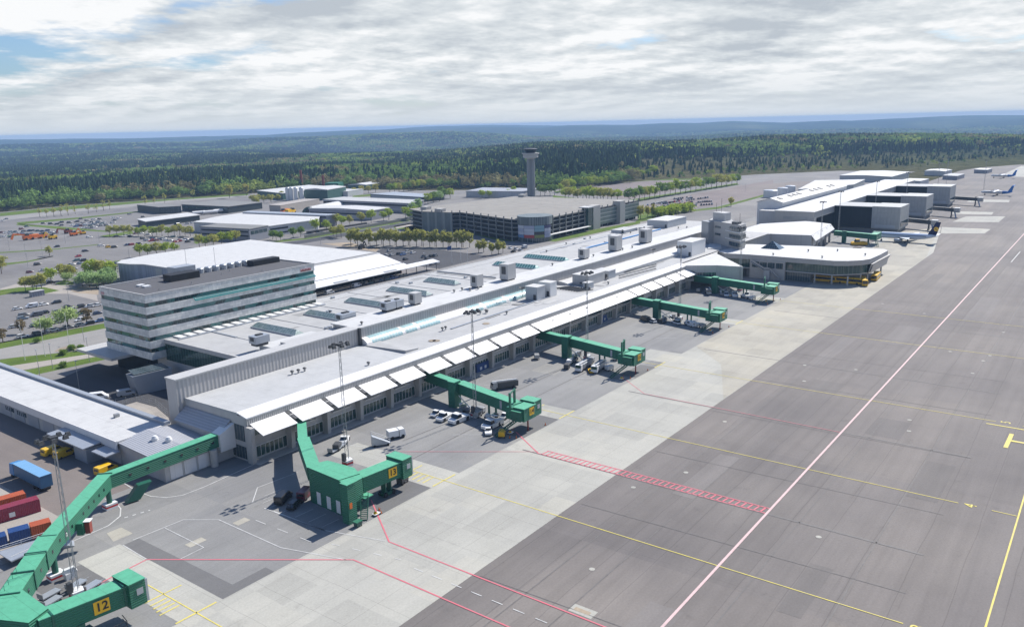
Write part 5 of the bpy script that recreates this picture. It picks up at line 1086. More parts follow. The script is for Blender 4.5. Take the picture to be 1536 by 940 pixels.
for a in (((56.2,137.8,0),29.3,'lattice floodlight mast by the bridge with sign 12, nearest the camera'),((121.6,141.3,0),29.6,'lattice floodlight mast behind the bridge with sign 13'),((163.9,136.6,0),29.6,'lattice floodlight mast in front of the bridge with sign 14'),((228.1,140.1,0),29.6,'lattice floodlight mast by the bridge with sign 15'),((295.1,138,0),29.6,'lattice floodlight mast by the bridge with sign 16'),((361,139,0),29.6,'lattice floodlight mast by the bridge with sign 17')): mast(*a)
for a in (((487,140,0),30,'lattice floodlight mast before the second lounge roof'),((560,150,0),30,'lattice floodlight mast against the nearest glass box'),((655,150,0),30,'lattice floodlight mast between the first and middle glass boxes'),((760,150,0),30,'lattice floodlight mast between the middle and last glass boxes'),((900,150,0),30,'thin floodlight mast past the last glass box'),((980,120,0),30,'thin floodlight mast between the two far blue tailed planes'),((1040,165,0),30,'thin floodlight mast by the far service huts')): mast(*a,base=False,heads=5)
# ================================================================ AEROPLANES
def plane(loc,rz,L_,R_,span,tailc,label,fin_mat,prop=False,body='white_paint',logo=False):
    t_=thing('airliner',loc,label,'airliner'); t_.rotation_euler=(0,0,rz)
    x,y,z=loc; zc=R_*1.95; st=[(-.5,.05,.0),(-.485,.35,-.05),(-.45,.72,-.05),(-.40,.95,0),(-.34,1,0),(.18,1,0),(.30,.86,.12),(.40,.58,.32),(.47,.28,.52),(.5,.10,.60)]
    rings=[]
    for f,r,dz in st: rings.append([(x-f*L_,y+R_*r*math.cos(k*math.pi/8),z+zc+R_*dz+R_*r*math.sin(k*math.pi/8)) for k in range(16)])
    m=MB(); m.loft(rings); m.build('fuselage',M[body],t_,smooth=True)
    def wing(name,root_x,c0,c1,sw,half,z0,dih,th,mt,mirror=True):
        for s in ((-1,1) if mirror else (1,)):
            m=MB(); r=[(root_x,0),(root_x-c0,0)]; a=[(x+root_x,y+s*R_*.5,z+z0),(x+root_x-c0,y+s*R_*.5,z+z0),(x+root_x-sw-c1,y+s*half,z+z0+dih),(x+root_x-sw,y+s*half,z+z0+dih)]
            m.hexa(a,[(p[0],p[1],p[2]+th) for p in a]); m.build(name,M[mt],t_)
    hi=zc+R_*.7 if prop else zc-R_*.55
    wing('wing',.10*L_ if not prop else .06*L_,.19*L_ if not prop else .10*L_,.05*L_,.20*L_ if not prop else .02*L_,span/2,hi,1.2 if not prop else .1,.35,'galv' if not prop else 'white_paint')
    zt=zc+R_*.4
    fin=[(-.34*L_,zt+R_*.3),(-.475*L_,zt+R_*.4),(-.525*L_,zt+R_*4.4 if not prop else zt+R_*4.2),(-.455*L_,zt+R_*4.4 if not prop else zt+R_*4.2)]
    m=MB(); m.add([(x+a,y-.15,z+b) for a,b in fin]+[(x+a,y+.15,z+b) for a,b in fin],[(0,1,2,3),(7,6,5,4),(0,4,5,1),(1,5,6,2),(2,6,7,3),(3,7,4,0)]); fo=m.build('tail_fin',M[fin_mat],t_)
    wing('tailplane',-.42*L_ if not prop else -.455*L_,.075*L_,.04*L_,.05*L_,span*.18,zt+R_*.2 if not prop else zt+R_*4.1,.3,.2,'white_paint' if not prop else fin_mat)
    if prop:
        m=MB(); rr=[]
        for f,r,dz in st[5:]: rr.append([(x-f*L_,y+(R_*r+.03)*math.cos(k*math.pi/8),z+zc+R_*dz+(R_*r+.03)*math.sin(k*math.pi/8)) for k in range(16)])
        m.loft(rr); m.build('tail_paint',M[fin_mat],t_,smooth=True)
    for s in (-1,1):
        m=MB(); ey=span*.17*s; ex=.12*L_; ez=hi-R_*.55 if not prop else hi
        m.loft([[(x+ex-dx,y+ey+rr*math.cos(k*math.pi/6),z+ez+rr*math.sin(k*math.pi/6)) for k in range(12)] for dx,rr in ((-.4,.8*R_/2),(.3,R_*.55),(2.5,R_*.52),(4.4,R_*.3))]); m.build('engine',M['galv'] if not prop else M['white_paint'],t_,smooth=True)
        if prop:
            m=MB(); 
            for k in range(6): m.bar((x+ex+.5,y+ey,z+ez),(x+ex+.5,y+ey+1.9*math.cos(k*1.047),z+ez+1.9*math.sin(k*1.047)),.12,.25)
            m.build('propeller_blades_frame',M['black'],t_)
    for gx,gy in ((.36*L_,0),(-.03*L_,.09*L_),(-.03*L_,-.09*L_)):
        m=MB(); m.bar((x+gx,y+gy,z+.5),(x+gx,y+gy,z+zc-R_*.8),.25,.25); m.build('gear_strut',M['steel'],t_)
        m=MB(); m.tube((x+gx,y+gy-.5,z+.55),(x+gx,y+gy+.5,z+.55),.55,0,12); m.build('wheel',M['rubber'],t_)
    m=MB(); m.box(x-.33*L_,x+.38*L_,y-R_*1.0-.02,y-R_*.985,z+zc+.35,z+zc+.7); m.box(x-.33*L_,x+.38*L_,y+R_*.985,y+R_*1.0+.02,z+zc+.35,z+zc+.7); m.build('window_band',M['steel_dark'],t_)
    m=MB(); m.hexa([(x+.455*L_,y-R_*.5,z+zc+.15),(x+.475*L_,y-R_*.3,z+zc+.15),(x+.475*L_,y+R_*.3,z+zc+.15),(x+.455*L_,y+R_*.5,z+zc+.15)],[(x+.43*L_,y-R_*.55,z+zc+R_*.62),(x+.455*L_,y-R_*.4,z+zc+R_*.45),(x+.455*L_,y+R_*.4,z+zc+R_*.45),(x+.43*L_,y+R_*.55,z+zc+R_*.62)]); m.build('cockpit_window',M['glass_car'],t_)
    if logo:   # yellow disc with a dark stylised bird on each side of the fin
        c=(-.463*L_,zt+R_*2.2)
        for s in (-1,1):
            m=MB(); yy=y+s*.17; m.add([(x+c[0]+1.35*math.cos(k*math.pi/12),yy,z+c[1]+1.35*math.sin(k*math.pi/12)) for k in range(24)],[tuple(range(24))]); e=m.build('fin_emblem',M['sign_yellow'],t_)
            m=MB(); yy=y+s*.185; q=[(x+c[0]+a,yy,z+c[1]+b) for a,b in ((-.9,-.5),(-.2,-.25),(.5,.75),(.3,.1),(.95,.25),(.1,-.35),(-.3,-.55))]; m.add(q,[tuple(range(7))]); m.build('bird_emblem',M['navy_fin'],t_)
    return t_
M['navy_fin']=paint('navy_fin',(.008,.010,.06),.7,.05,.5,spec=.15); M['azure']=paint('azure',(.02,.16,.50),.6,.05,.5,spec=.2); M['pale_body']=paint('pale_body',(.55,.63,.74),.3,.03,.5)
plane((556.5,108.8,0),rad(90),37.6,1.98,34,None,'white airliner with a dark blue fin carrying a yellow disc','navy_fin',logo=True,body='pale_body')
a_=q7(1155,295,4); plane((915,101,0),rad(88),27,1.45,27,None,'turboprop with a bright blue tail next to the last glass box','azure',True)
plane((1160,123,0),rad(88),27,1.45,27,None,'turboprop with a bright blue tail, farther out on the apron','azure',True)
# ================================================================ VEHICLES
def vpaint(nm,c): M[nm]=paint(nm,c,.28,.04,1.0,0,None,.6); return nm
for nm,c in (('c_white',(.72,.73,.74)),('c_silver',(.42,.44,.46)),('c_grey',(.14,.15,.165)),('c_black',(.015,.016,.018)),('c_navy',(.02,.04,.11)),('c_blue',(.06,.13,.30)),('c_red',(.40,.025,.03)),('c_bluegrey',(.17,.23,.29)),('c_teal',(.05,.12,.12)),('c_maroon',(.13,.02,.03)),('c_yellow',(.75,.45,.01)),('c_orange',(.70,.17,.02))): vpaint(nm,c)
PROTO={}
def ring8(x,w,z0,z1,t): return [(x,-w,z0+.12),(x,-w*.92,z0),(x,w*.92,z0),(x,w,z0+.12),(x,w,z1-.14),(x,w*t,z1),(x,-w*t,z1),(x,-w,z1-.14)]
def make_car(kind,col):
    "one car at the origin, nose along +X; returns its root"
    r=bpy.data.objects.new('parked_car' if kind!='van' else 'parked_van',None); COL.objects.link(r); r.empty_display_size=.3
    if kind=='van': L_,w_=5.3,.98
    elif kind=='suv': L_,w_=4.6,.94
    elif kind=='estate': L_,w_=4.7,.90
    else: L_,w_=4.2,.88
    h=L_/2; m=MB()
    if kind=='van':
        m.loft([ring8(-h,w_*.95,.35,1.9,.85),ring8(-h+.1,w_,.3,2.1,.88),ring8(h-1.7,w_,.3,2.1,.88),ring8(h-.75,w_,.3,1.25,.9),ring8(h-.1,w_*.94,.32,1.0,.85),ring8(h,w_*.8,.4,.85,.8)]); m.build('body',M[col],r)
        m=MB(); m.add([(h-1.62,-.82,2.0),(h-1.62,.82,2.0),(h-.80,.84,1.27),(h-.80,-.84,1.27)],[(0,3,2,1)])
        for s in (-1,1): m.add([(h-2.9,s*(w_+.012),1.25),(h-1.05,s*(w_+.012),1.25),(h-1.6,s*(w_+.012),1.85),(h-2.9,s*(w_+.012),1.85)],[(0,1,2,3)])
        m.add([(-h-.012,-.75,1.2),(-h-.012,.75,1.2),(-h-.012,.72,1.75),(-h-.012,-.72,1.75)],[(0,1,2,3)]); m.build('windows_pane',M['glass_car'],r)
    else:
        bz=.95 if kind=='suv' else .82; rz_=1.68 if kind=='suv' else 1.44
        back=-h+.15 if kind in('suv','estate') else -h+.3
        m.loft([ring8(-h,w_*.86,.34,bz-.1,.85),ring8(-h+.12,w_*.97,.24,bz,.9),ring8(-.4,w_,.22,bz+.02,.92),ring8(h-1.25,w_*.99,.22,bz-.02,.9),ring8(h-.2,w_*.93,.25,bz-.16,.85),ring8(h,w_*.78,.34,bz-.3,.8)]); m.build('body',M[col],r)
        m=MB(); m.hexa([(back,-w_*.88,bz-.03),(h-1.05,-w_*.88,bz-.03),(h-1.05,w_*.88,bz-.03),(back,w_*.88,bz-.03)],[(back+.38,-w_*.70,rz_),(h-1.95,-w_*.70,rz_),(h-1.95,w_*.70,rz_),(back+.38,w_*.70,rz_)]); m.build('cabin_glass',M['glass_car'],r)
        m=MB(); m.hexa([(back+.33,-w_*.72,rz_-.03),(h-1.9,-w_*.72,rz_-.03),(h-1.9,w_*.72,rz_-.03),(back+.33,w_*.72,rz_-.03)],[(back+.42,-w_*.66,rz_+.05),(h-2.05,-w_*.66,rz_+.05),(h-2.05,w_*.66,rz_+.05),(back+.42,w_*.66,rz_+.05)]); m.build('roof',M[col],r)
    for sx in (-.31,.31):
        for s in (-1,1): m=MB(); m.tube((sx*L_,s*(w_-.16),.32),(sx*L_,s*(w_+.01),.32),.32,0,10); m.build('wheel',M['rubber'],r)
    return r
CN={'w':('c_white','white'),'s':('c_silver','silver'),'g':('c_grey','dark grey'),'k':('c_black','black'),'n':('c_navy','navy'),'b':('c_blue','blue'),'r':('c_red','red'),'u':('c_bluegrey','blue grey'),'t':('c_teal','dark teal'),'m':('c_maroon','maroon'),'y':('c_yellow','yellow'),'o':('c_orange','orange')}
KN={'h':('hatch','hatchback'),'e':('estate','estate car'),'j':('suv','tall off-road car'),'v':('van','van')}
def car(code,p,rz,where,group):
    k=code; 
    if k not in PROTO: PROTO[k]=r=make_car(KN[code[1]][0],CN[code[0]][0]); first=True
    else: r=PROTO[k]; first=False
    lab=f'{CN[code[0]][1]} {KN[code[1]][1]} {where}'; cat='van' if code[1]=='v' else 'car'
    if first: r.location=(p[0],p[1],.02); r.rotation_euler=(0,0,rz); tag(r,lab,cat,group); return r
    o=dup(r,(p[0],p[1],.02),rz,lab,group); return o
# apron and yard vehicles
CL='vehicles about the freight yard and stands'
for code,p,rz,l in (('kv',b4(262,520),25,'in the first marked bay by the machine house'),('ke',b4(340,560),25,'second of two black vehicles by the machine house'),('mv',b4(420,490),25,'half hidden in shade behind the machine house'),
   ('yv',at(80,680),8,'farther of two at the loading canopy'),('yv',at(98,684),8,'nearer of two at the loading canopy'),('yv',at(160,708),10,'standing alone by the elbowed bridge'),
   ('sv',at(190,593),-20,'parked in the shaded yard by the ramp enclosure'),('wv',at(149,598),-35,'peeping over the freight building parapet'),
   ('kv',z7(855,305),60,'first of the row under the bridge with sign 16'),('we',z7(895,312),60,'between two dark cars under the bridge with sign 16'),('ke',z7(945,315),60,'third along under the bridge with sign 16'),('wj',z7(1030,322),60,'fourth along under the bridge with sign 16'),('wv',z7(1115,335),60,'at the foot of the stairs of the bridge with sign 16')):
    car(code,p,rad(rz),l,CL)
def wheels(t_,pts,r=.45,w_=.35,ax=(0,1)):
    for p in pts:
        m=MB(); m.tube((p[0]-ax[0]*w_/2,p[1]-ax[1]*w_/2,r),(p[0]+ax[0]*w_/2,p[1]+ax[1]*w_/2,r),r,0,12); m.build('wheel',M['rubber'],t_)
def set_rot(t_,rz): t_.rotation_euler=(0,0,rz)
def tug(p,rz,label,k=1.0,cab=True,body='white_paint'):
    t_=thing('aircraft_tug',(p[0],p[1],0),label,'tug','aircraft tugs on the stands'); x,y=p[0],p[1]
    m=MB(); m.loft([[(x+a*k,y-w_*k,.35),(x+a*k,y+w_*k,.35),(x+a*k,y+w_*k,h_*k),(x+a*k,y-w_*k,h_*k)] for a,w_,h_ in ((-2.4,.95,.95),(-2.2,1.1,1.1),(-.2,1.15,1.15),(1.9,1.1,1.05),(2.4,.9,.8))]); m.build('chassis',M[body],t_)
    m=MB(); m.hexa([(x-.1*k,y-.9*k,1.1*k),(x+1.4*k,y-.9*k,1.1*k),(x+1.4*k,y+.9*k,1.1*k),(x-.1*k,y+.9*k,1.1*k)],[(x+.05*k,y-.8*k,1.85*k),(x+1.0*k,y-.8*k,1.85*k),(x+1.0*k,y+.8*k,1.85*k),(x+.05*k,y+.8*k,1.85*k)]); m.build('cab_glass',M['glass_car'],t_)
    m=MB(); m.box(x-.05*k,x+1.1*k,y-.86*k,y+.86*k,1.85*k,1.97*k); m.build('cab_roof',M[body],t_)
    wheels(t_,[(x+a*k,y+s*1.0*k) for a in (-1.5,1.5) for s in (-1,1)],.5*k); set_rot(t_,rz); return t_
def hd(fx,a,b): p=fx(*a); q=fx(*b); return math.atan2(p.y-q.y,p.x-q.x)
tug(c5(350,520),hd(c5,(310,520),(390,480)),'farthest of three white tugs in a row by sign 14',.9); tug(c5(420,555),hd(c5,(330,575),(490,490)),'middle of three white tugs in a row by sign 14',1.15); tug(c5(555,575),hd(c5,(470,600),(640,530)),'nearest of three white tugs, low and long, by sign 14',1.3); tug(c5(860,630),hd(c5,(780,660),(950,580)),'white tow tractor beside the stairs of sign 14',1.25)
tug(b4(690,105),rad(215),'white tug with beacons by the mast behind sign 13',.9); tug(c5(990,540),rad(190),'small white tug below the cab with sign 14',.8)
tug(b6(560,775),rad(205),'white tug farthest along under the bridge with sign 17',1.0); tug(b6(640,780),rad(205),'middle white tug under the bridge with sign 17',1.2); tug(b6(750,780),rad(205),'white tug nearest the stairs of the bridge with sign 17',1.1)
tug(z7(550,595),rad(220),'yellow tug in front of the boom truck by sign 15',.7,body='yellow'); tug(q5(1305,235),rad(120),'yellow loader tug next to the airliner nose',1.9,body='yellow')
def truck(p,rz,label,box='galv',boom=True,L_=7.2,cabm='white_paint'):
    t_=thing('service_truck',(p[0],p[1],0),label,'truck','service trucks on the stands'); x,y=p[0],p[1]
    m=MB(); m.box(x-L_/2,x+L_/2-1.9,y-1.15,y+1.15,.7,2.35); m.build('cargo_body',M[box],t_,bevel=.05)
    m=MB(); m.hexa([(x+L_/2-1.7,y-1.1,.5),(x+L_/2,y-1.1,.5),(x+L_/2,y+1.1,.5),(x+L_/2-1.7,y+1.1,.5)],[(x+L_/2-1.7,y-1.05,2.4),(x+L_/2-.35,y-1.05,2.4),(x+L_/2-.35,y+1.05,2.4),(x+L_/2-1.7,y+1.05,2.4)]); m.build('cab',M[cabm],t_)
    m=MB(); m.add([(x+L_/2-.13,y-.95,1.4),(x+L_/2-.13,y+.95,1.4),(x+L_/2-.30,y+.92,2.3),(x+L_/2-.30,y-.92,2.3)],[(0,1,2,3)]); m.build('windscreen',M['glass_car'],t_)
    m=MB(); m.box(x-L_/2,x+L_/2-.3,y-.8,y+.8,.45,.7); m.build('chassis',M['steel_dark'],t_)
    if boom: m=MB(); m.bar((x-L_/2+.4,y+.6,2.6),(x+L_/2-.2,y+.6,2.9),.35,.3); m.build('boom',M['white_paint'],t_)
    wheels(t_,[(x+a,y+s) for a in (-L_*.3,L_*.32) for s in (-1.0,1.0)],.48); set_rot(t_,rz); return t_
truck(z7(508,575),hd(z7,(450,610),(570,530)),'white boom truck, farther of the pair under the bridge with sign 15',L_=9.0); truck(z7(594,582),hd(z7,(535,625),(655,530)),'white boom truck with a yellow tug ahead, under the bridge with sign 15',L_=9.0)
truck(b4(1055,75),rad(-25),'small white cab truck with a high box alone on the stand',boom=False,L_=4.6,box='white_paint'); truck(c5(980,265),rad(150),'long dark grey belt truck parked behind the bridge with sign 14',box='steel_dark',boom=True,L_=8.5,cabm='steel'); truck(b6(390,755),rad(210),'beige loader truck alone between signs 16 and 17',box='cement_dark',L_=6.5,cabm='concrete')
t_=thing('passenger_steps',b4(950,130),'silver passenger steps standing on the open stand','stairs'); x,y,_=wloc(t_); 
m=MB(); m.hexa([(x-2.4,y-.7,.4),(x+2.2,y-.7,.4),(x+2.2,y+.7,.4),(x-2.4,y+.7,.4)],[(x-2.4,y-.7,3.0),(x+2.2,y-.7,.6),(x+2.2,y+.7,.6),(x-2.4,y+.7,3.0)]); m.build('steps',M['galv'],t_)
m=MB(); 
for s in (-.7,.7): m.bar((x-2.4,y+s,3.9),(x+2.2,y+s,1.5),.08,.08); m.bar((x-2.4,y+s,2.9),(x-2.4,y+s,3.9),.08,.08); m.bar((x+2.2,y+s,.5),(x+2.2,y+s,1.5),.08,.08)
m.build('rail_frame',M['white_paint'],t_); wheels(t_,[(x-1.8,y-.7),(x-1.8,y+.7),(x+1.6,y-.7),(x+1.6,y+.7)],.3,.2); set_rot(t_,rad(-35))
# containers, trailer
def container(p,q,w_,h,mat,label,z=0,group=None,patch=True,roofm=None):
    "p,q: near long bottom edge; the box extends w_ to the far side"
    p=Vector((p[0],p[1],z));q=Vector((q[0],q[1],z)); d=(q-p).normalized(); n=Vector((-d.y,d.x,0)); n=n if n.y>0 else -n
    o=(p+q)/2; t_=thing('shipping_container',(o.x,o.y,z),label,'container',group); L_=(q-p).length; A=[p,q,q+n*w_,p+n*w_]
    m=MB(); m.hexa(A,[v+Vector((0,0,h)) for v in A]); m.build('box',M[mat],t_)
    if patch:
        for f in (.25,.62): c=p+d*L_*f-n*.03; m=MB(); m.bar(c+Vector((0,0,h*.4)),c+d*1.1+Vector((0,0,h*.4)),.03,h*.35,0); m.build('white_panel',M['white_paint'],t_)
    m=MB(); c=q+d*.04; m.bar(c+n*w_*.5+Vector((0,0,.15)),c+n*w_*.5+Vector((0,0,h-.2)),w_*.9,.05,0,up=d); m.build('end_door',M[mat],t_)
CG='shipping containers stacked in the yard'
container((54,186.5),(67.8,183.9),2.5,2.7,'cont_orange','orange shipping container, farthest from the elbowed bridge',group=CG)
container((53,181),(68,178.0),2.5,2.9,'dusty_pink','dusty pink shipping container between two orange ones',group=CG)
container((61.2,166.4),(64.6,165.4),2.5,2.7,'cont_orange','short orange shipping container beside the bare metal racks',group=CG,patch=False)
container((57.6,167.5),(61.0,166.5),2.5,2.6,'cont_blue','short blue shipping container next to the short orange one',group=CG,patch=False)
container((53.4,168.6),(57.2,167.6),2.5,2.3,'cont_blue','blue shipping container at the end of the short row',group=CG,patch=False)
container(z6(1262,525),z6(1330,495),2.5,2.7,'cont_blue','blue container against the terminal wall beside an awning column')
container(z7(612,318),z7(665,290),2.4,2.7,'cont_blue','blue container under the long awning of the terminal')
t_=thing('semi_trailer',(73.6,194,0),'blue semi trailer with pale blue roof and a bright blue cab','trailer')
m=MB(); m.box(72.3,74.9,187.2,200.6,1.1,3.9,0); m.box(72.25,74.95,187.15,200.65,3.9,4.0,1); m.build('cargo_box',[M['trailer_blue'],M['trailer_roof']],t_)
m=MB(); m.box(72.9,74.3,187.4,201,.7,1.1); m.build('chassis',M['steel_dark'],t_)
m=MB(); m.hexa([(72.4,201.2,.8),(74.8,201.2,.8),(74.8,203.6,.8),(72.4,203.6,.8)],[(72.4,201.2,3.7),(74.8,201.2,3.7),(74.7,203.2,3.4),(72.5,203.2,3.4)]); m.build('cab',M['cab_blue'],t_)
m=MB(); m.box(72.6,74.6,203.50,203.62,1.9,2.9); m.build('windscreen',M['glass_car'],t_)
wheels(t_,[(x_,y_) for x_ in (72.6,74.6) for y_ in (188.6,190,191.4,202.6)],.5,.3,(1,0))
# metal racks beside the containers
t_=thing('scrap_rack',(61,159,0),'grey metal ramp deck with rails in the corner of the yard','ramp'); m=MB(); m.hexa([(54,158,1.2),(61,158.6,1.2),(62,162.6,1.2),(54,164,1.2)],[(54,158,1.4),(61,158.6,1.4),(62,162.6,1.4),(54,164,1.4)]); m.build('deck',M['galv'],t_)
m=MB(); 
for a,b in (((54,164,2.3),(62,162.6,2.3)),((54,164,1.9),(62,162.6,1.9)),((62,162.6,2.3),(64.6,158.6,.4)),((54,158,2.3),(61,158.6,2.3))): m.bar(a,b,.09,.09)
for p in ((54,164),(58,163.3),(62,162.6),(58,158.3),(61,158.6)): m.bar(p+(0,),p+(2.3,),.09,.09)
m.build('rail_frame',M['white_paint'],t_); m=MB(); m.hexa([(61.2,158.7,0),(64.6,156.5,0),(65.6,158.6,0),(62.2,162.4,0)],[(61,158.6,1.4),(64.6,156.5,.2),(65.6,158.6,.2),(62,162.6,1.4)]); m.build('ramp_plate',M['galv'],t_)
# baggage dollies and clutter on the pad under gate 12
dol=None
for i,(x,y,r) in enumerate(((49.5,136.5,20),(52.5,139.5,15),(51.2,134.6,25),(54.6,135.6,15),(53.4,142,10),(57.6,141.2,20),(59.0,138.6,15))):
    if dol is None:
        dol=thing('baggage_dolly',(x,y,0),'flat grey baggage dolly on the pad behind the bridge with sign 12','dolly','baggage dollies behind the bridge with sign 12')
        m=MB(); m.box(x-1.7,x+1.7,y-.8,y+.8,.5,.72); m.build('deck',M['galv'],dol); m=MB(); m.bar((x+1.7,y,.5),(x+2.9,y,.4),.1,.1); m.build('tow_bar',M['steel'],dol)
        m=MB(); m.box(x-1.75,x-1.65,y-.8,y+.8,.72,1.5); m.build('end_rail',M['steel'],dol); wheels(dol,[(x+a,y+s) for a in (-1.2,1.2) for s in (-.7,.7)],.24,.15); set_rot(dol,rad(r))
    else: dup(dol,(x,y,0),rad(r))
m=MB(); m.hexa([(57.2,145.2,1.2),(59.6,144.6,1.2),(59.9,145.6,1.2),(57.5,146.2,1.2)],[(57.6,145.2,1.9),(59.2,144.8,2.1),(59.4,145.5,2.1),(57.9,146,1.9)]); m.box(57.6,59.4,144.8,145.9,0,1.2); tag(m.build('ground_power_cart',[M['white_paint']],origin=(58.4,145.3,0)),'white and red ground power cart by the bridge pillar','power cart')
# chocks, bins, cones at the bridge feet
t_=thing('waste_bin',b4(785,700),'squat green wheeled bin at the corner of the machine house','bin'); x,y,_=wloc(t_); m=MB(); m.hexa([(x-.6,y-.5,.2),(x+.6,y-.5,.2),(x+.6,y+.5,.2),(x-.6,y+.5,.2)],[(x-.75,y-.6,1.1),(x+.75,y-.6,1.1),(x+.75,y+.6,1.1),(x-.75,y+.6,1.1)]); m.build('tub',M['green_clad'],t_); m=MB(); m.box(x-.8,x+.8,y-.65,y+.65,1.1,1.22); m.build('lid',M['bridge_green'],t_); wheels(t_,[(x-.5,y-.5),(x+.5,y-.5)],.15,.1)
ch=None
for i,(p,l) in enumerate(((b4(915,620),'yellow chock trolley where the red line meets the machine house stairs'),(c5(1040,690),'yellow chock trolley at the foot of the stairs of sign 14'),(z7(725,635),'yellow chock trolley at the foot of the stairs of sign 15'),(z7(1225,365),'yellow chock trolley at the foot of the stairs of sign 16'),(b6(935,835),'yellow chock trolley at the foot of the stairs of sign 17'))):
    if ch is None:
        ch=thing('chock_trolley',p,l,'chock trolley','chock trolleys at the bridge stairs'); x,y,_=p; m=MB(); m.box(x-.8,x+.8,y-.5,y+.5,.25,.42); m.build('deck',M['white_paint'],ch); m=MB(); m.add([(x-.6,y-.3,.42),(x+.2,y-.3,.42),(x-.2,y-.3,.9),(x-.6,y+.3,.42),(x+.2,y+.3,.42),(x-.2,y+.3,.9)],[(0,1,2),(5,4,3),(0,3,4,1),(1,4,5,2),(2,5,3,0)]); m.build('chock',M['yellow'],ch); m=MB(); m.bar((x+.8,y,.3),(x+1.2,y,1.1),.06,.06); m.build('handle',M['red'],ch); wheels(ch,[(x+a,y+s) for a in (-.6,.6) for s in (-.5,.5)],.18,.1)
    else: dup(ch,p,label=l)

# belt loaders, ground carts and cones crowding under the bridges
def belt_loader(p,rz,label,mat='bridge_green'):
    t_=thing('belt_loader',(p[0],p[1],0),label,'belt loader','belt loaders under the bridges'); x,y=p[0],p[1]
    m=MB(); m.box(x-2.6,x+2.2,y-.85,y+.85,.45,.95); m.build('chassis',M['steel'],t_)
    m=MB(); m.bar((x-3.4,y+.2,.9),(x+3.2,y+.2,2.5),.8,.22); m.build('belt',M[mat],t_)
    m=MB(); m.box(x-1.6,x-.3,y-.9,y-.25,.95,2.0); m.build('driver_cab',M['white_paint'],t_)
    m=MB(); m.bar((x-3.4,y+.65,1.5),(x+3.2,y+.65,3.1),.06,.06); m.bar((x-3.3,y+.65,.9),(x-3.3,y+.65,1.5),.06,.06); m.bar((x+3.1,y+.65,2.5),(x+3.1,y+.65,3.1),.06,.06); m.build('rail_frame',M['white_paint'],t_)
    wheels(t_,[(x+a,y+s) for a in (-1.8,1.5) for s in (-.8,.8)],.4); set_rot(t_,rad(rz))
def cart(p,rz,label,mat='white_paint'):
    t_=thing('ground_cart',(p[0],p[1],0),label,'ground cart','ground carts under the bridges'); x,y=p[0],p[1]
    m=MB(); m.box(x-1.3,x+1.3,y-.8,y+.8,.5,1.75,0); m.build('housing',M[mat],t_,bevel=.06); m.bar if False else None
    m=MB(); m.box(x-.9,x+.5,y-.82,y-.805,.8,1.5); m.build('grille',M['steel_dark'],t_)
    m=MB(); m.bar((x+1.3,y,.5),(x+2.4,y,.35),.09,.09); m.build('tow_bar',M['steel_dark'],t_); wheels(t_,[(x+a,y+s) for a in (-.9,.9) for s in (-.7,.7)],.28,.18); set_rot(t_,rad(rz))
for n_,x0 in (('14',172.6),('15',231.2),('16',298.2),('17',356.5)):
    belt_loader((x0-7.4,142.6),200,f'green belt loader at the lift pillar of the bridge with sign {n_}')
    belt_loader((x0-9.2,130.6),250,f'white belt loader under the middle of the bridge with sign {n_}','white_paint')
    cart((x0-10.6,127.2),160,f'boxy white power cart under the outer end of the bridge with sign {n_}')
    cart((x0-5.6,137.4),100,f'grey ground cart behind the drive wheels of the bridge with sign {n_}','steel')
    cart((x0-8.6,136.0),10,f'pale cart beside the drive wheels of the bridge with sign {n_}','concrete')
tug(c5(830,690),rad(40),'slim white tow tractor with yellow seat in front of the stairs of sign 14',.8); cart(c5(960,720),30,'low white and yellow cart beside the chocks of sign 14','yellow')
cart(z7(430,550),20,'white cart at the foot of the lift pillar of sign 15'); cart(z7(415,575),200,'grey towed cart ahead of the lift pillar of sign 15','steel_dark')
cn=None
for i,(x,y) in enumerate(((108.2,116.6),(109.0,118.0),(156.3,119.2),(157.2,117.8),(168.9,116.8),(214.8,118.8),(216.6,117.4),(227.0,116.8),(282,118.3),(294.2,117),(340,118.4),(352.2,117))):
    if cn is None:
        cn=thing('traffic_cone',(x,y,0),'small orange traffic cone at the front edge of the stands','cone','traffic cones along the stands'); m=MB(); m.lathe((x,y,0),[(.19,.04),(.03,.75)],0,10); m.build('cone_body',M['orange'],cn); m=MB(); m.box(x-.24,x+.24,y-.24,y+.24,0,.05); m.build('base',M['black'],cn)
    else: dup(cn,(x,y,0))
# hydrant pits, hoses and gear under the near bridge
cart((50.6,130.6),30,'dark ground cart beneath the near bridge rotunda','steel_dark'); cart((59.4,134.2),110,'grey ground cart at the edge of the dark pad','steel')
for k,(x,y,l) in enumerate(((113.4,131.4,'blue tarpaulin covered pallet by the mast behind sign 13'),(110.8,137.2,'wooden pallet of crates by the mast behind sign 13'))):
    m=MB(); m.box(x-.7,x+.7,y-.6,y+.6,0,.9); tag(m.build('pallet_load',M['cont_blue'] if k==0 else M['g_gravel'],origin=(x,y,0)),l,'pallet')

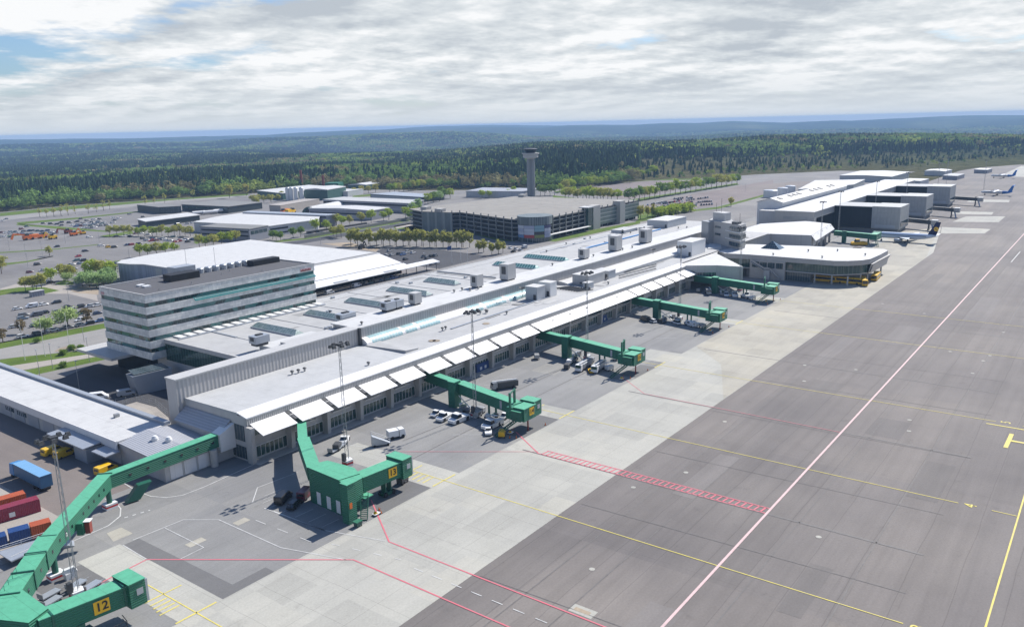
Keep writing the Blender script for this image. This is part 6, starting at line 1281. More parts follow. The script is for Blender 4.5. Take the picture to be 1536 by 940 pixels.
for (fx,x,y,r,l,mt) in ((z6,462,822,20,'small green ground cart at the facade between the first awnings','green_clad'),(z6,672,740,25,'green and grey ground cart at the facade below the fifth awning','steel'),(z6,1245,512,30,'orange cart next to the blue container at the facade','orange'),(z7,245,520,40,'grey cart in the shadow behind the bridge with sign 15','steel'),(b4,640,160,30,'dark equipment crate on the pale slab behind sign 13','steel_dark'),(b4,1100,395,10,'dark ground cart below the cab with sign 13','steel_dark'),(b6,300,740,10,'grey cart before the undercroft of the gate lounge','steel'),(z7,1180,345,60,'pale cart by the stairs of sign 16','concrete'),(z7,690,525,30,'white unit under the cab with sign 15','white_paint')): cart(fx(x,y),r,l,mt)
for (fx,x,y,r) in ((b4,620,175,10),(b4,655,150,15),(c5,640,470,30),(c5,600,455,35),(z7,480,495,40),(z7,1010,285,40),(b6,560,735,50)): dup(dol,fx(x,y),rad(r),'flat grey baggage dolly left on a stand beside a bridge','baggage dollies on the stands')
# ================================================================ CARS IN THE LOTS
ORD=['zero','first','second','third','fourth','fifth','sixth','seventh','eighth','ninth','tenth','eleventh','twelfth','thirteenth','fourteenth','fifteenth','sixteenth','seventeenth','eighteenth','nineteenth','twentieth']
TEN=['','','twenty','thirty','forty','fifty','sixty','seventy','eighty','ninety']
def ordw(n):
    if n<=20: return ORD[n]
    return TEN[n//10]+('ieth' if n%10==0 else '-'+ORD[n%10]) if n%10 else {30:'thirtieth',40:'fortieth',50:'fiftieth',60:'sixtieth',70:'seventieth',80:'eightieth',90:'ninetieth'}[n]
n1=zz(0,410,1253/200); n3=zz(0,300,7.68); n4=zz(190,270,1536/230); n9=zz(460,330,1536/340)
def lot(fx,cars,rz,where,jit=6):
    cars=sorted(cars,key=lambda c:(c[0],c[1]))
    for i,(x,y,cc) in enumerate(cars):
        k=cc if len(cc)==2 else cc+random.choice('hhej')
        car(k,fx(x,y),rad(rz+random.uniform(-jit,jit)+random.choice((0,180))),f'{ordw(i+1)} from left in {where}','cars parked in '+where)
lot(n1,[(165,340,'wh'),(300,320,'wv'),(412,300,'wh'),(530,280,'ke'),(540,372,'gj'),(660,352,'se'),(775,318,'kj'),(845,316,'se'),(908,308,'wh'),(215,432,'ue'),(345,400,'gv'),(418,378,'kh'),(225,398,'ge'),(135,510,'sh'),(215,600,'we'),(360,572,'ge'),(500,542,'wh'),(640,518,'gj'),(765,492,'se'),(840,478,'ke'),(935,455,'bh'),(330,500,'th'),(540,468,'sh'),(752,446,'wh'),(920,382,'nh'),(748,388,'th'),(640,322,'kh'),(480,92,'kj'),(445,85,'we')],-2,'the verge lot')
lot(n3,[(500,275,'k'),(585,280,'k'),(650,284,'k'),(705,264,'k'),(705,297,'k'),(800,266,'k'),(830,295,'w'),(885,255,'k'),(925,223,'k'),(875,310,'b'),(918,305,'m'),(975,298,'u'),(1030,272,'s'),(1045,300,'t'),(1005,242,'g'),(1085,232,'w'),(1075,285,'u'),(1105,290,'s'),(1118,268,'u'),(1150,304,'g'),(1150,224,'k'),(1172,278,'t'),(1190,296,'w'),(965,328,'w'),(1012,328,'s'),(1092,324,'w'),(1052,328,'g'),(1205,272,'s'),(1232,298,'g'),(1300,212,'w'),(1315,238,'g'),(1370,218,'w'),(1300,268,'s'),(1495,168,'n'),(905,285,'s'),(945,275,'g'),(990,282,'w'),(1060,262,'k'),(1140,250,'s')],5,'the lot under the woods')
lot(n3,[(250,340,'m'),(310,310,'t'),(15,380,'m'),(65,384,'w'),(112,378,'u'),(170,374,'t'),(215,373,'w'),(262,368,'g'),(330,361,'n'),(382,358,'g'),(440,361,'t'),(490,365,'n'),(540,358,'n'),(592,378,'s'),(645,388,'s'),(110,405,'w'),(170,408,'w'),(212,403,'s'),(252,400,'b'),(302,398,'s'),(352,400,'t'),(482,398,'n'),(602,398,'g'),(20,432,'s'),(62,428,'w'),(122,432,'t'),(40,244,'w'),(70,225,'g')],5,'the crowded machine lot')
lot(n3,[(1030,434,'we'),(1330,428,'k'),(1440,422,'w'),(1500,424,'k'),(655,543,'k'),(985,594,'k'),(1165,533,'w'),(1255,548,'y'),(1320,550,'k'),(1465,524,'n'),(1515,520,'r'),(900,655,'r'),(435,749,'k'),(490,818,'s'),(345,838,'m'),(640,830,'w'),(700,834,'s'),(930,738,'u'),(985,778,'w'),(955,705,'k'),(880,702,'t'),(1290,799,'w'),(1280,744,'s'),(1335,739,'g'),(850,804,'g'),(565,909,'w'),(830,749,'s')],3,'the open middle lot')
lot(n4,[(90,540,'m'),(145,540,'w'),(165,590,'k'),(215,553,'s'),(200,609,'s'),(50,652,'r'),(125,644,'k'),(95,679,'k'),(268,588,'n'),(305,610,'m'),(248,614,'r'),(335,604,'n'),(400,608,'w'),(432,614,'s'),(490,624,'r'),(522,619,'r'),(470,575,'t'),(545,584,'g'),(590,604,'b'),(615,624,'k'),(650,600,'g'),(690,600,'s'),(560,610,'w'),(370,590,'s')],3,'the grey office lot')
lot(n4,[(160,294,'k'),(255,290,'k'),(300,284,'g'),(165,374,'k'),(500,455,'kv'),(600,444,'s'),(700,424,'s'),(660,434,'w')],3,'the depot yard')
lot(n9,[(560,214,'s'),(545,244,'s'),(578,242,'s'),(625,234,'k'),(652,238,'b'),(678,224,'s'),(720,226,'w'),(790,254,'k'),(815,262,'g'),(845,250,'k'),(872,246,'g'),(670,270,'k'),(850,304,'g'),(885,296,'s')],10,'the clipped tree lot')
lot(n9,[(405,436,'g'),(440,429,'t'),(475,422,'k'),(510,414,'g'),(545,407,'t'),(577,400,'b'),(607,394,'b'),(635,389,'g'),(660,382,'g'),(340,452,'wv'),(155,500,'sv')],4,'the canopy kerb row',3)
lot(n9,[(1230,158,'we'),(1380,194,'w'),(1420,199,'w'),(1475,189,'wv'),(1400,219,'k'),(1452,210,'s')],60,'the parking house forecourt')
R_=[]
for (xa,ya),(xb,yb),n_ in (((790,408),(905,388),10),((845,422),(985,398),11),((940,374),(1045,360),9),((985,388),(1062,374),6),((1045,411),(1165,402),8),((1060,375),(1140,364),6),((900,398),(980,384),6),((815,402),(900,392),9),((870,402),(960,388),10),((880,414),(970,402),9),((960,380),(1050,366),9),((1000,398),(1060,388),6),((1010,410),(1075,400),6),((1075,392),(1160,386),7)):
    for k in range(n_):
        f=(k+.5)/n_; 
        if random.random()<.76: R_.append((xa+(xb-xa)*f,ya+(yb-ya)*f,random.choice('wwwssggkkkunr')))
R_.sort(); h_=len(R_)//2; lot(z3,R_[:h_],25,'the long far lot by the avenue',4); lot(z3,R_[h_:],25,'the long far lot past the thicket',4)
# construction machines
def machine(p,rz,label,mat,kind,s=1.0):
    t_=thing('construction_machine',(p[0],p[1],0),label,'machine','construction machines in the lot'); x,y=p[0],p[1]
    m=MB(); m.box(x-2.4*s,x+2.4*s,y-1.3*s,y+1.3*s,.9,2.3*s); m.build('chassis',M[mat],t_)
    m=MB(); m.hexa([(x-.2*s,y-1.1*s,2.3*s),(x+1.6*s,y-1.1*s,2.3*s),(x+1.6*s,y+1.1*s,2.3*s),(x-.2*s,y+1.1*s,2.3*s)],[(x,y-1*s,3.6*s),(x+1.2*s,y-1*s,3.6*s),(x+1.2*s,y+1*s,3.6*s),(x,y+1*s,3.6*s)]); m.build('cab',M['glass_car'],t_)
    m=MB(); 
    if kind=='boom': m.bar((x-1.5*s,y,2.2*s),(x+7*s,y,3.8*s),.6*s,.7*s); m.bar((x+7*s,y,3.8*s),(x+8.2*s,y,1.2*s),.9*s,.8*s)
    elif kind=='bed': m.box(x-6.5*s,x-2.3*s,y-1.25*s,y+1.25*s,1.1,3.0*s)
    else: m.bar((x+1.4*s,y,2.2*s),(x+4.2*s,y,5*s),.5*s,.6*s); m.bar((x+4.2*s,y,5*s),(x+6*s,y,1.2*s),.5*s,.5*s)
    m.build({'boom':'boom','bed':'load_bed'}.get(kind,'digger_arm'),M[mat],t_)
    wheels(t_,[(x+a*s,y+b*s) for a in (-1.6,1.6) for b in (-1.2,1.2)],.65*s,.5); set_rot(t_,rad(rz))
for p,rz,l,mt,kd,s in ((n3(330,460),182,'orange boom lift with its boom laid low in the lot','orange','boom',1.5),(n3(490,440),5,'orange flatbed machine in the middle of the machine row','orange','bed',1.3),(n3(610,450),185,'yellow digger in front of the orange flatbed','yellow','dig',1.2),(n3(790,385),185,'dark brown loader with raised arm behind the yellow digger','brick_red','boom',1.2),(n3(850,412),5,'orange loader nearest the end of the machine row','orange','dig',1.1),(n3(955,396),5,'yellow flatbed machine at the end of the machine row','yellow','bed',.9),(n9(372,195),10,'black digger on the bare strip by the clipped trees','black','dig',.9),(zz(360,260,1536/280)(430,330),20,'yellow and orange plant outside the arched hangar','yellow','bed',1.5),(zz(360,260,1536/280)(360,330),200,'orange gritting truck outside the arched hangar','orange','bed',1.3),(zz(360,260,1536/280)(1432,270),30,'orange truck at the end of the ribbon windowed warehouse','orange','bed',1.2)): machine(p,rz,l,mt,kd,s)
for i,(p,l) in enumerate(((n4(725,352),'white tanker trailer next to the depot roof'),(n4(840,345),'long white tanker trailer, middle of three'),(n4(955,330),'white tanker trailer nearest the white flat roof'))):
    t_=thing('tanker_trailer',(p[0],p[1],0),l,'tanker','tanker trailers by the depot'); x,y=p[0],p[1]; m=MB(); m.tube((x-6-i,y,2.6),(x+6+i,y,2.6),1.5,0,14); m.build('tank',M['white_paint'],t_); m=MB(); m.box(x-6,x+6,y-1.1,y+1.1,.7,1.2); m.build('chassis',M['steel_dark'],t_); set_rot(t_,rad(-15))
# ================================================================ GREENS, VERGES, LOTS
def px_sheet(name,fx,pts,mat,z): sheet(name,[tuple(fx(*p)[:2]) for p in pts],M[mat],z)
px_sheet('grass_verge',n1,[(-20,160),(180,130),(420,130),(560,160),(420,190),(150,180),(-20,210)],'grass',Z1)
px_sheet('grass_verge',n1,[(520,95),(600,60),(690,80),(690,105),(560,110)],'grass',Z1)
px_sheet('mulch_bed',n1,[(650,150),(740,130),(925,150),(925,200),(700,180)],'g_gravel',Z1)
px_sheet('path',n1,[(-20,150),(150,100),(560,110),(900,160),(920,260),(650,190),(400,190)],'g_pave',Z0+.006)
px_sheet('grass_verge',z1,[(560,655),(740,625),(760,640),(600,662)],'grass',Z1)
px_sheet('grass_verge',z1,[(90,578),(460,548),(820,510),(820,516),(460,556),(110,590)],'grass',Z1)
px_sheet('grass_verge',z1,[(100,585),(330,600),(600,625),(600,632),(300,612),(90,592)],'grass',Z1)
px_sheet('lot_surface',z1,[(0,690),(560,655),(1100,690),(1000,760),(640,790),(300,780),(0,800)],'g_lot',Z1)
px_sheet('lot_surface',z1,[(110,590),(460,556),(900,505),(900,560),(600,622),(330,596)],'g_lot',Z1)
px_sheet('lot_surface',n1,[(-20,220),(160,185),(430,195),(640,195),(940,265),(970,470),(-20,660)],'g_lot',Z1)
px_sheet('grass_verge',z1,[(0,810),(150,795),(300,765),(300,770),(150,803),(0,822)],'grass',Z1)
px_sheet('dark_lot',n9,[(520,190),(900,200),(1240,245),(900,330),(560,290),(470,215)],'g_dark',Z1)
px_sheet('earth_strip',n9,[(100,160),(300,150),(420,195),(900,190),(500,185),(470,215),(300,190)],'g_gravel',Z2)
px_sheet('grass_verge',q8,[(-60,265),(62,255),(66,300),(-60,330)],'grass',Z1); px_sheet('grass_verge',q8,[(380,318),(690,345),(690,372),(560,362)],'grass',Z1); px_sheet('grass_verge',q8,[(900,368),(1040,335),(1230,290),(1500,240),(1536,215),(1536,250),(1100,345),(960,372)],'grass',Z1)
px_sheet('path',n9,[(590,42),(770,10),(778,25),(610,58)],'g_pave',Z2); px_sheet('grass_verge',n9,[(560,30),(770,0),(785,75),(600,60)],'grass',Z1)
M['g_brown']=g_asphalt('g_brown',(.185,.155,.148),0,.08,.12,((1,16,.3,.8),))
px_sheet('car_park',z3,[(300,330),(500,285),(830,262),(1160,262),(900,335),(690,372)],'g_brown',Z1)
px_sheet('car_park',z3,[(740,420),(1000,352),(1300,300),(1504,262),(1504,335),(1170,412),(1000,430)],'g_brown',Z1)
px_sheet('grass_verge',z3,[(690,375),(920,340),(1300,280),(1310,290),(930,350),(720,390)],'grass',Z2); px_sheet('grass_verge',z3,[(1040,432),(1190,415),(1470,340),(1470,350),(1200,425),(1060,440)],'grass',Z2); px_sheet('grass_verge',z3,[(735,420),(840,420),(840,485),(740,500)],'grass',Z2)
px_sheet('red_lot',z4,[(-60,300),(200,272),(470,272),(250,300),(-40,330)],'g_yard',Z3)
px_sheet('woodside_road',z1,[(0,545),(400,505),(1000,450),(1400,425),(1400,432),(1000,460),(400,522),(0,570)],'g_road',Z1)
px_sheet('woodside_grass',z1,[(0,525),(400,485),(1000,442),(1400,415),(1400,424),(1000,450),(400,504),(0,543)],'grass',Z1)
px_sheet('lake',z1,[(650,262),(740,252),(900,252),(960,240),(1080,238),(1060,248),(900,262),(740,268)],'water',-11.0) if False else None
# ================================================================ TREES
def leafmat(name,c,hue=.25):
    t=NT(name); v=t.coord(); f=t.noise(v,.55,3,.6); g=t.noise(v,3.0,2,.6)
    col=t.mix(f,mul(c,1-hue),mul(c,1+hue)); col=t.mix(1,col,t.ramp(g,[(.3,.75),(.7,1.25)]),'MULTIPLY')
    return translucent(t,col,.4)
M['leaf_fresh']=leafmat('leaf_fresh',(.37,.46,.07)); M['leaf_olive']=leafmat('leaf_olive',(.43,.43,.12)); M['leaf_pale']=leafmat('leaf_pale',(.42,.52,.22)); M['leaf_silver']=leafmat('leaf_silver',(.34,.47,.20)); M['leaf_red']=leafmat('leaf_red',(.24,.19,.11)); M['leaf_mid']=leafmat('leaf_mid',(.20,.30,.07)); M['leaf_yellow']=leafmat('leaf_yellow',(.46,.43,.11))
def crown_mesh(seed,rx,rz_,cz,nclump,nleaf,size,spread=.33,hollow=.55):
    r=np.random.default_rng(seed); V=[];F=[]
    d=r.normal(size=(nclump,3)); d/=np.linalg.norm(d,axis=1)[:,None]; rad_=r.uniform(hollow,1.0,nclump)
    C=d*rad_[:,None]*np.array([rx,rx,rz_])*r.uniform(.75,1.1,(nclump,1)); C[:,2]+=cz
    for c in C:
        cs=rx*spread*r.uniform(.7,1.3); p=c+r.normal(size=(nleaf,3))*np.array([cs,cs,cs*.75])*.6
        a=r.normal(size=(nleaf,3)); a/=np.linalg.norm(a,axis=1)[:,None]; b=np.cross(a,r.normal(size=(nleaf,3))); b/=np.linalg.norm(b,axis=1)[:,None]
        s=size*r.uniform(.6,1.3,(nleaf,1)); k=len(V)*0
        V.append(np.stack([p-a*s-b*s*.6,p+a*s-b*s*.5,p+a*s*.8+b*s*.6,p-a*s*.9+b*s*.6],1))
    V=np.concatenate(V).reshape(-1,3); F=np.arange(len(V)).reshape(-1,4); return V,F
def trunk_mb(h,r0,seed,rx):
    m=MB(); rr=random.Random(seed); m.tube((0,0,0),(0,0,h*.62),r0,0,8,r0*.55)
    for k in range(5):
        a=k*1.257+rr.random(); z0=h*rr.uniform(.32,.55); m.tube((0,0,z0),(rx*.6*math.cos(a),rx*.6*math.sin(a),z0+h*rr.uniform(.18,.34)),r0*.42,0,6,r0*.12)
    return m
TP={}
TREE={'round':(3.4,3.2,6.6,26,40,.34,10),'clip':(2.5,3.7,6.2,30,42,.31,10),'wide':(4.6,2.5,5.6,34,42,.36,8.5),'small':(2.2,2.2,3.8,16,30,.28,6),'thin':(2.0,3.6,6.2,14,14,.30,10),'bush':(3.2,2.2,2.2,26,40,.32,4.5)}
LAB={'leaf_fresh':'fresh green','leaf_olive':'olive brown','leaf_pale':'pale green','leaf_silver':'silvery green','leaf_red':'brownish budding','leaf_mid':'mid green','leaf_yellow':'yellow green'}
def tree(kind,leaf,p,label,group,s=1.0):
    rx,rz_,cz,nc,nl,sz,h=TREE[kind]; v=random.randrange(3); key=(kind,leaf,v)
    nm='shrub' if kind=='bush' else 'broadleaf_tree'
    if key in TP:
        o=dup(TP[key],(p[0],p[1],0),random.uniform(0,6.28),label,group,(s*random.uniform(.92,1.08),)*2+(s*random.uniform(.9,1.12),)); return o
    t_=thing(nm,(0,0,0),label,'shrub' if kind=='bush' else 'tree',group); TP[key]=t_
    V,F=crown_mesh(hash((kind,v))%9999 if False else sum(map(ord,kind))*7+v,rx,rz_,cz,nc,nl,sz); me=bpy.data.meshes.new('crown'); npmesh(me,V,F); me.materials.append(M[leaf]); c=bpy.data.objects.new('crown',me); COL.objects.link(c); c.parent=t_; KIDS.setdefault(t_.name,[]).append(c)
    trunk_mb(h,.16+.02*rx,v,rx).build('trunk',M['bark'],t_)
    t_.location=(p[0],p[1],0); t_.rotation_euler=(0,0,random.uniform(0,6.28)); t_.scale=(s,s,s); return t_
def trees(fx,pts,kind,leaf,where,group,s=1.0):
    pts=sorted(pts)
    for i,(x,y) in enumerate(pts):
        lf=leaf if isinstance(leaf,str) else random.choice(leaf)
        tree(kind,lf,fx(x,y),(f'{LAB[lf]} {"shrub" if kind=="bush" else "tree"}, {ordw(i+1)} from left, {where}' if len(pts)>1 else f'{LAB[lf]} {"shrub" if kind=="bush" else "tree"} {where}'),group,s*random.uniform(.88,1.12))
trees(z5,[(290,172)],'round','leaf_fresh','brightest of the lot, on the verge edge before the middle lot','trees of the car lots',1.0)
trees(z5,[(362,152),(408,150),(10,115),(-10,118)],'round',['leaf_olive'],'flanking the bright green tree','trees of the car lots',.95)
trees(z5,[(520,152),(577,150),(622,148)],'round',['leaf_fresh','leaf_olive'],'by the rounded hall corner','trees of the car lots',1.15)
trees(z5,[(145,212),(188,212),(208,205),(237,210)],'round','leaf_olive','on the long grass island','trees of the car lots',.85)
trees(z5,[(465,188),(505,190),(545,193),(588,190),(625,188),(490,172),(560,172),(610,170)],'wide','leaf_silver','in the grove on the mulch','trees of the car lots',.85)
trees(z5,[(385,165)],'wide','leaf_pale','on its own in front of the silvery grove','trees of the car lots',.7)
trees(z5,[(255,452),(385,418)],'wide','leaf_pale','among cars of the near lot','trees of the car lots',.9)
trees(z5,[(18,502),(118,452),(490,400)],'small','leaf_red','near lot beside the verge','trees of the car lots',1.0)
trees(z1,[(x,652+(x%7)) for x in (620,660,700,735,780,815,860,885,915,950,985,1015,1045,1075)],'round',['leaf_olive','leaf_olive','leaf_fresh'],'row before the flat roofed depot','rows of lot trees',.85)
trees(z1,[(790,772),(835,772),(885,768),(935,762),(985,752)],'round',['leaf_fresh','leaf_olive'],'row behind the hall roof','rows of lot trees',.85)
trees(z1,[(1125,718),(1160,718),(1205,715),(1250,702),(1300,700),(1330,695)],'round',['leaf_olive','leaf_fresh'],'clump below the grey office','rows of lot trees',.9)
trees(z1,[(280,766)],'small','leaf_olive','alone in the empty middle lot','trees of the car lots',1.1)
trees(z1,[(225,548),(265,548),(305,546),(345,540),(385,538),(425,532),(500,528),(545,520),(585,512),(620,506),(820,488),(870,478),(930,468),(1010,455),(1090,445)],'thin','leaf_olive','sparse avenue under the woods','avenue under the woods',1.15)
trees(z1,[(1295,440),(1390,428)],'clip','leaf_yellow','pale pair before the woods','avenue under the woods',1.5)
trees(n9,[(x,176+12*((x-235)/1065)) for x in (300,345,385,430,475,520,565,610,655,700,745,790,835,880,925,970,1015,1060,1105)],'clip','leaf_olive','clipped row before the parking house','clipped tree row before the parking house',1.12)
trees(n9,[(330,160),(420,163),(510,166),(600,170),(690,172),(780,176),(870,180),(960,184),(1050,188)],'clip','leaf_olive','second clipped row by the parking house','clipped tree row before the parking house',1.05)
trees(n9,[(1165,222),(1200,218),(1255,238),(1300,232),(1330,225)],'clip','leaf_olive','end clump of the clipped row','clipped tree row before the parking house',.85)
trees(n9,[(205,118),(235,122),(180,112)],'round','leaf_olive','trio starting the clipped row','clipped tree row before the parking house',.85)
trees(z2,[(350,560),(415,552),(470,520),(500,528),(545,520),(610,512),(665,505),(735,495),(765,490),(860,478),(885,492),(910,470),(940,455)],'round',['leaf_fresh','leaf_olive','leaf_mid'],'roadside row by the workshops','roadside row by the workshops',.95)
trees(z2,[(130,604),(155,606),(225,592),(268,584),(110,600)],'round','leaf_mid','dark clump by the white roof','roadside row by the workshops',.8)
trees(z2,[(985,400),(1015,392),(1050,385),(1080,372),(1110,368),(1060,355),(930,438),(900,452)],'round',['leaf_fresh','leaf_mid','leaf_silver'],'thicket at the parking house corner','thicket by the parking house',1.2)
trees(z2,[(30,390),(60,395),(100,392),(140,385),(20,408),(160,372),(0,398)],'round','leaf_olive','belt before the beige shed','belt by the works',1.0)
trees(z2,[(570,345),(610,342),(650,338),(690,335)],'round','leaf_yellow','clump before the teal ended hut','belt by the works',1.0)
trees(z2,[(1290,368),(1330,365),(1440,355),(1470,350)],'round','leaf_fresh','low row behind the parking house','thicket by the parking house',.9)
trees(z3,[(190+0*k,352) for k in range(1)],'round','leaf_mid','beside the foot of the control tower','thicket by the parking house',1.5)
trees(z3,[(215,352),(245,350),(270,350)],'round','leaf_mid','clump beside the control tower','thicket by the parking house',1.3)
trees(z3,[(330,372),(375,372),(430,374),(465,374),(510,376),(545,378),(590,380),(625,380),(350,378),(400,379),(450,380),(490,381),(530,383),(570,384)],'round',['leaf_olive','leaf_fresh'],'row between parking house and empty lot','thicket by the parking house',1.3)
trees(z3,[(690+k*29,390-k*4.85) for k in range(22)],'round',['leaf_fresh','leaf_olive','leaf_mid','leaf_mid'],'avenue between the big car parks','avenue between the car parks',1.45)
trees(z3,[(755,485),(795,480),(825,470)],'clip','leaf_yellow','yellow trio beside the terminal','greenery by the terminal end',1.1)
trees(z3,[(850,470),(885,465),(920,460),(955,452),(990,448),(1025,442),(870,455),(940,440)],'bush','leaf_fresh','bright thicket beside the terminal','greenery by the terminal end',1.7)
trees(z3,[(1265,412)],'small','leaf_yellow','beside the long far lot verge','greenery by the terminal end',1.5)
# flagpoles and lamps
fp=None
for i,(p,l) in enumerate(((z5(142,602),'tall white flagpole nearest the freight building'),(z5(255,580),'tall white flagpole, middle of three by the road'),(z5(396,546),'tall white flagpole closest to the office block'))):
    if fp is None: fp=thing('flagpole',p,l,'flagpole','flagpoles by the road'); m=MB(); m.tube(p,(p.x,p.y,14),.11,0,8,.06); m.build('pole',M['white_paint'],fp); m=MB(); m.lathe((p.x,p.y,14),[(.1,0),(.14,.12),(.02,.25)],0,8); m.build('finial',M['white_paint'],fp)
    else: dup(fp,p,label=l)
for i,(x,y) in enumerate(((985,292),(1045,284),(1092,294))): dup(fp,n9(x,y),label=('white flagpole flying a blue flag before the parking house','bare white flagpole second along from the blue flag','bare white flagpole third along from the blue flag')[i],group='flagpoles by the forecourt',scale=(.9,.9,.75))
p=n9(985,292); m=MB(); 
for k in range(6):
    a,b=k*.35,(k+1)*.35; m.add([(p.x-a,p.y+a*.6+.12*math.sin(k*1.3),8.2-.1*k),(p.x-b,p.y+b*.6+.12*math.sin((k+1)*1.3),8.1-.1*k),(p.x-b,p.y+b*.6+.12*math.sin((k+1)*1.3),10.2-.1*k),(p.x-a,p.y+a*.6+.12*math.sin(k*1.3),10.3-.1*k)],[(0,1,2,3)])
tag(m.build('flag',M['cont_blue'],origin=(p.x,p.y,8)),'small blue flag hanging from a pole before the parking house','flag')
lp=None; LP=[(z5,390,272,'the grass island path'),(z5,225,690,'the freight building roof end'),(z5,298,652,'the path by the dark yard'),(z5,505,610,'the path nearest the office block'),(z5,475,500,'the road opposite the office'),(z5,447,762,'the dark yard behind the freight building'),(n3,110,575,'the empty part of the middle lot'),(n3,300,645,'the middle lot aisle'),(n3,490,635,'the lone tree of the middle lot'),(n3,755,500,'the machine row'),(n3,1145,490,'the white cars of the middle lot'),(n3,325,775,'the lot entrance lane'),(n3,1490,660,'the hall end of the middle lot'),(n9,95,165,'the earth strip'),(n9,800,330,'the canopy end'),(z3,695,300,'the empty car park'),(z3,945,285,'the far car park edge'),(z3,1345,330,'the car park by the old tower')]
for i,(fx,x,y,w_) in enumerate(LP):
    p=fx(x,y); l=f'thin grey street lamp by {w_}'
    if lp is None: lp=thing('street_lamp',p,l,'street lamp','street lamps of the car parks'); m=MB(); m.tube(p,(p.x,p.y,9),.10,0,8,.06); m.build('pole',M['steel'],lp); m=MB(); m.box(p.x-.2,p.x+.9,p.y-.16,p.y+.16,8.95,9.12); m.build('lamp_head',M['galv'],lp)
    else: dup(lp,p,label=l,rz=random.uniform(0,6))
# yard fence behind the freight building, small kiosk, hedges
F_=thing('yard_fence',(110,215,0),'wire mesh fence with steel posts round the shaded yard','fence'); pts=[Vector(z5(*q)) for q in ((655,862),(770,830),(880,860),(950,920))]
for a,b in zip(pts[:-1],pts[1:]):
    n_=max(1,int((b-a).length/2.6))
    for k in range(n_): p=a.lerp(b,k/n_); m=MB(); m.tube(p,p+Vector((0,0,2.2)),.05,0,6); m.build('post',M['steel'],F_)
    m=MB()
    for z in (.15,.75,1.4,2.1): m.bar(a+Vector((0,0,z)),b+Vector((0,0,z)),.03,.03)
    m.build('rail_frame',M['steel'],F_)
sheet('bare_pad',[tuple(z5(*q)[:2]) for q in ((660,870),(770,836),(880,866),(950,925),(955,945),(890,935))],M['g_pave'],Z2)
m=MB(); p=n1(350,212); m.box(p.x-3,p.x+3,p.y-1.5,p.y+1.5,0,2.6); k_=m.build('ticket_kiosk',M['grey_clad'],origin=(p.x,p.y,0)); tag(k_,'small grey kiosk at the edge of the grass island','kiosk'); m=MB(); m.box(p.x-3.2,p.x+3.2,p.y-1.7,p.y+1.7,2.6,2.8); m.build('roof',M['roof_grey'],k_)
for i,(x,y) in enumerate(((345,650),(590,765),(680,722),(760,722),(600,880))): tree('bush','leaf_mid',n1(x,y),('dark rounded shrub on the verge by the road','dark clipped shrub at the verge corner','low shrub on the sandy bank','small shrub on the sandy bank nearest the office','dark upright shrub beside the path')[i],'verge shrubs',.45)
m=MB(); pts=[n1(q[0],q[1]) for q in ((505,735),(560,700),(640,688),(720,690),(740,705),(660,735))]; m.add([(p.x,p.y,.05) for p in pts]+[(sum(p.x for p in pts)/6,sum(p.y for p in pts)/6,1.1)],[(k,(k+1)%6,6) for k in range(6)]); tag(m.build('sand_bank',M['g_gravel']),kind='structure')

px_sheet('grass_verge',z3,[(280,338),(480,290),(830,266),(1150,262),(1150,256),(830,258),(470,280),(270,330)],'grass',Z2)
px_sheet('grass_verge',z3,[(260,362),(420,382),(660,392),(700,378),(420,368),(260,350)],'grass',Z2)
trees(z3,[(300+33*k,334-6.5*k+.006*k*k*8) for k in range(17)],'round',['leaf_mid','leaf_fresh','leaf_olive'],'belt between brown lot and woods','belt by the brown lot',1.3)
trees(z2,[(770+26*k,338-3*k) for k in range(13)],'round',['leaf_mid','leaf_olive','leaf_fresh'],'belt behind the long warehouse','belt behind the warehouses',1.25)

for q in ([(0,745),(290,728),(560,700),(560,704),(290,733),(0,751)],[(640,795),(780,782),(1010,758),(1010,764),(780,789),(640,802)],[(1090,690),(1140,668),(1160,672),(1110,700)],[(0,655),(200,640),(200,644),(0,660)]): px_sheet('grass_verge',z1,q,'grass',Z2)
for q in ([(130,622),(300,600),(640,540),(950,486),(950,500),(640,560),(300,618),(130,640)],): px_sheet('road',z2,q,'g_dark',Z2)
for q in ([(100,608),(300,590),(640,530),(940,474),(940,482),(640,538),(300,598),(100,618)],[(560,352),(700,340),(700,350),(560,362)],[(860,440),(960,425),(960,445),(870,470)]): px_sheet('grass_verge',z2,q,'grass',Z3)
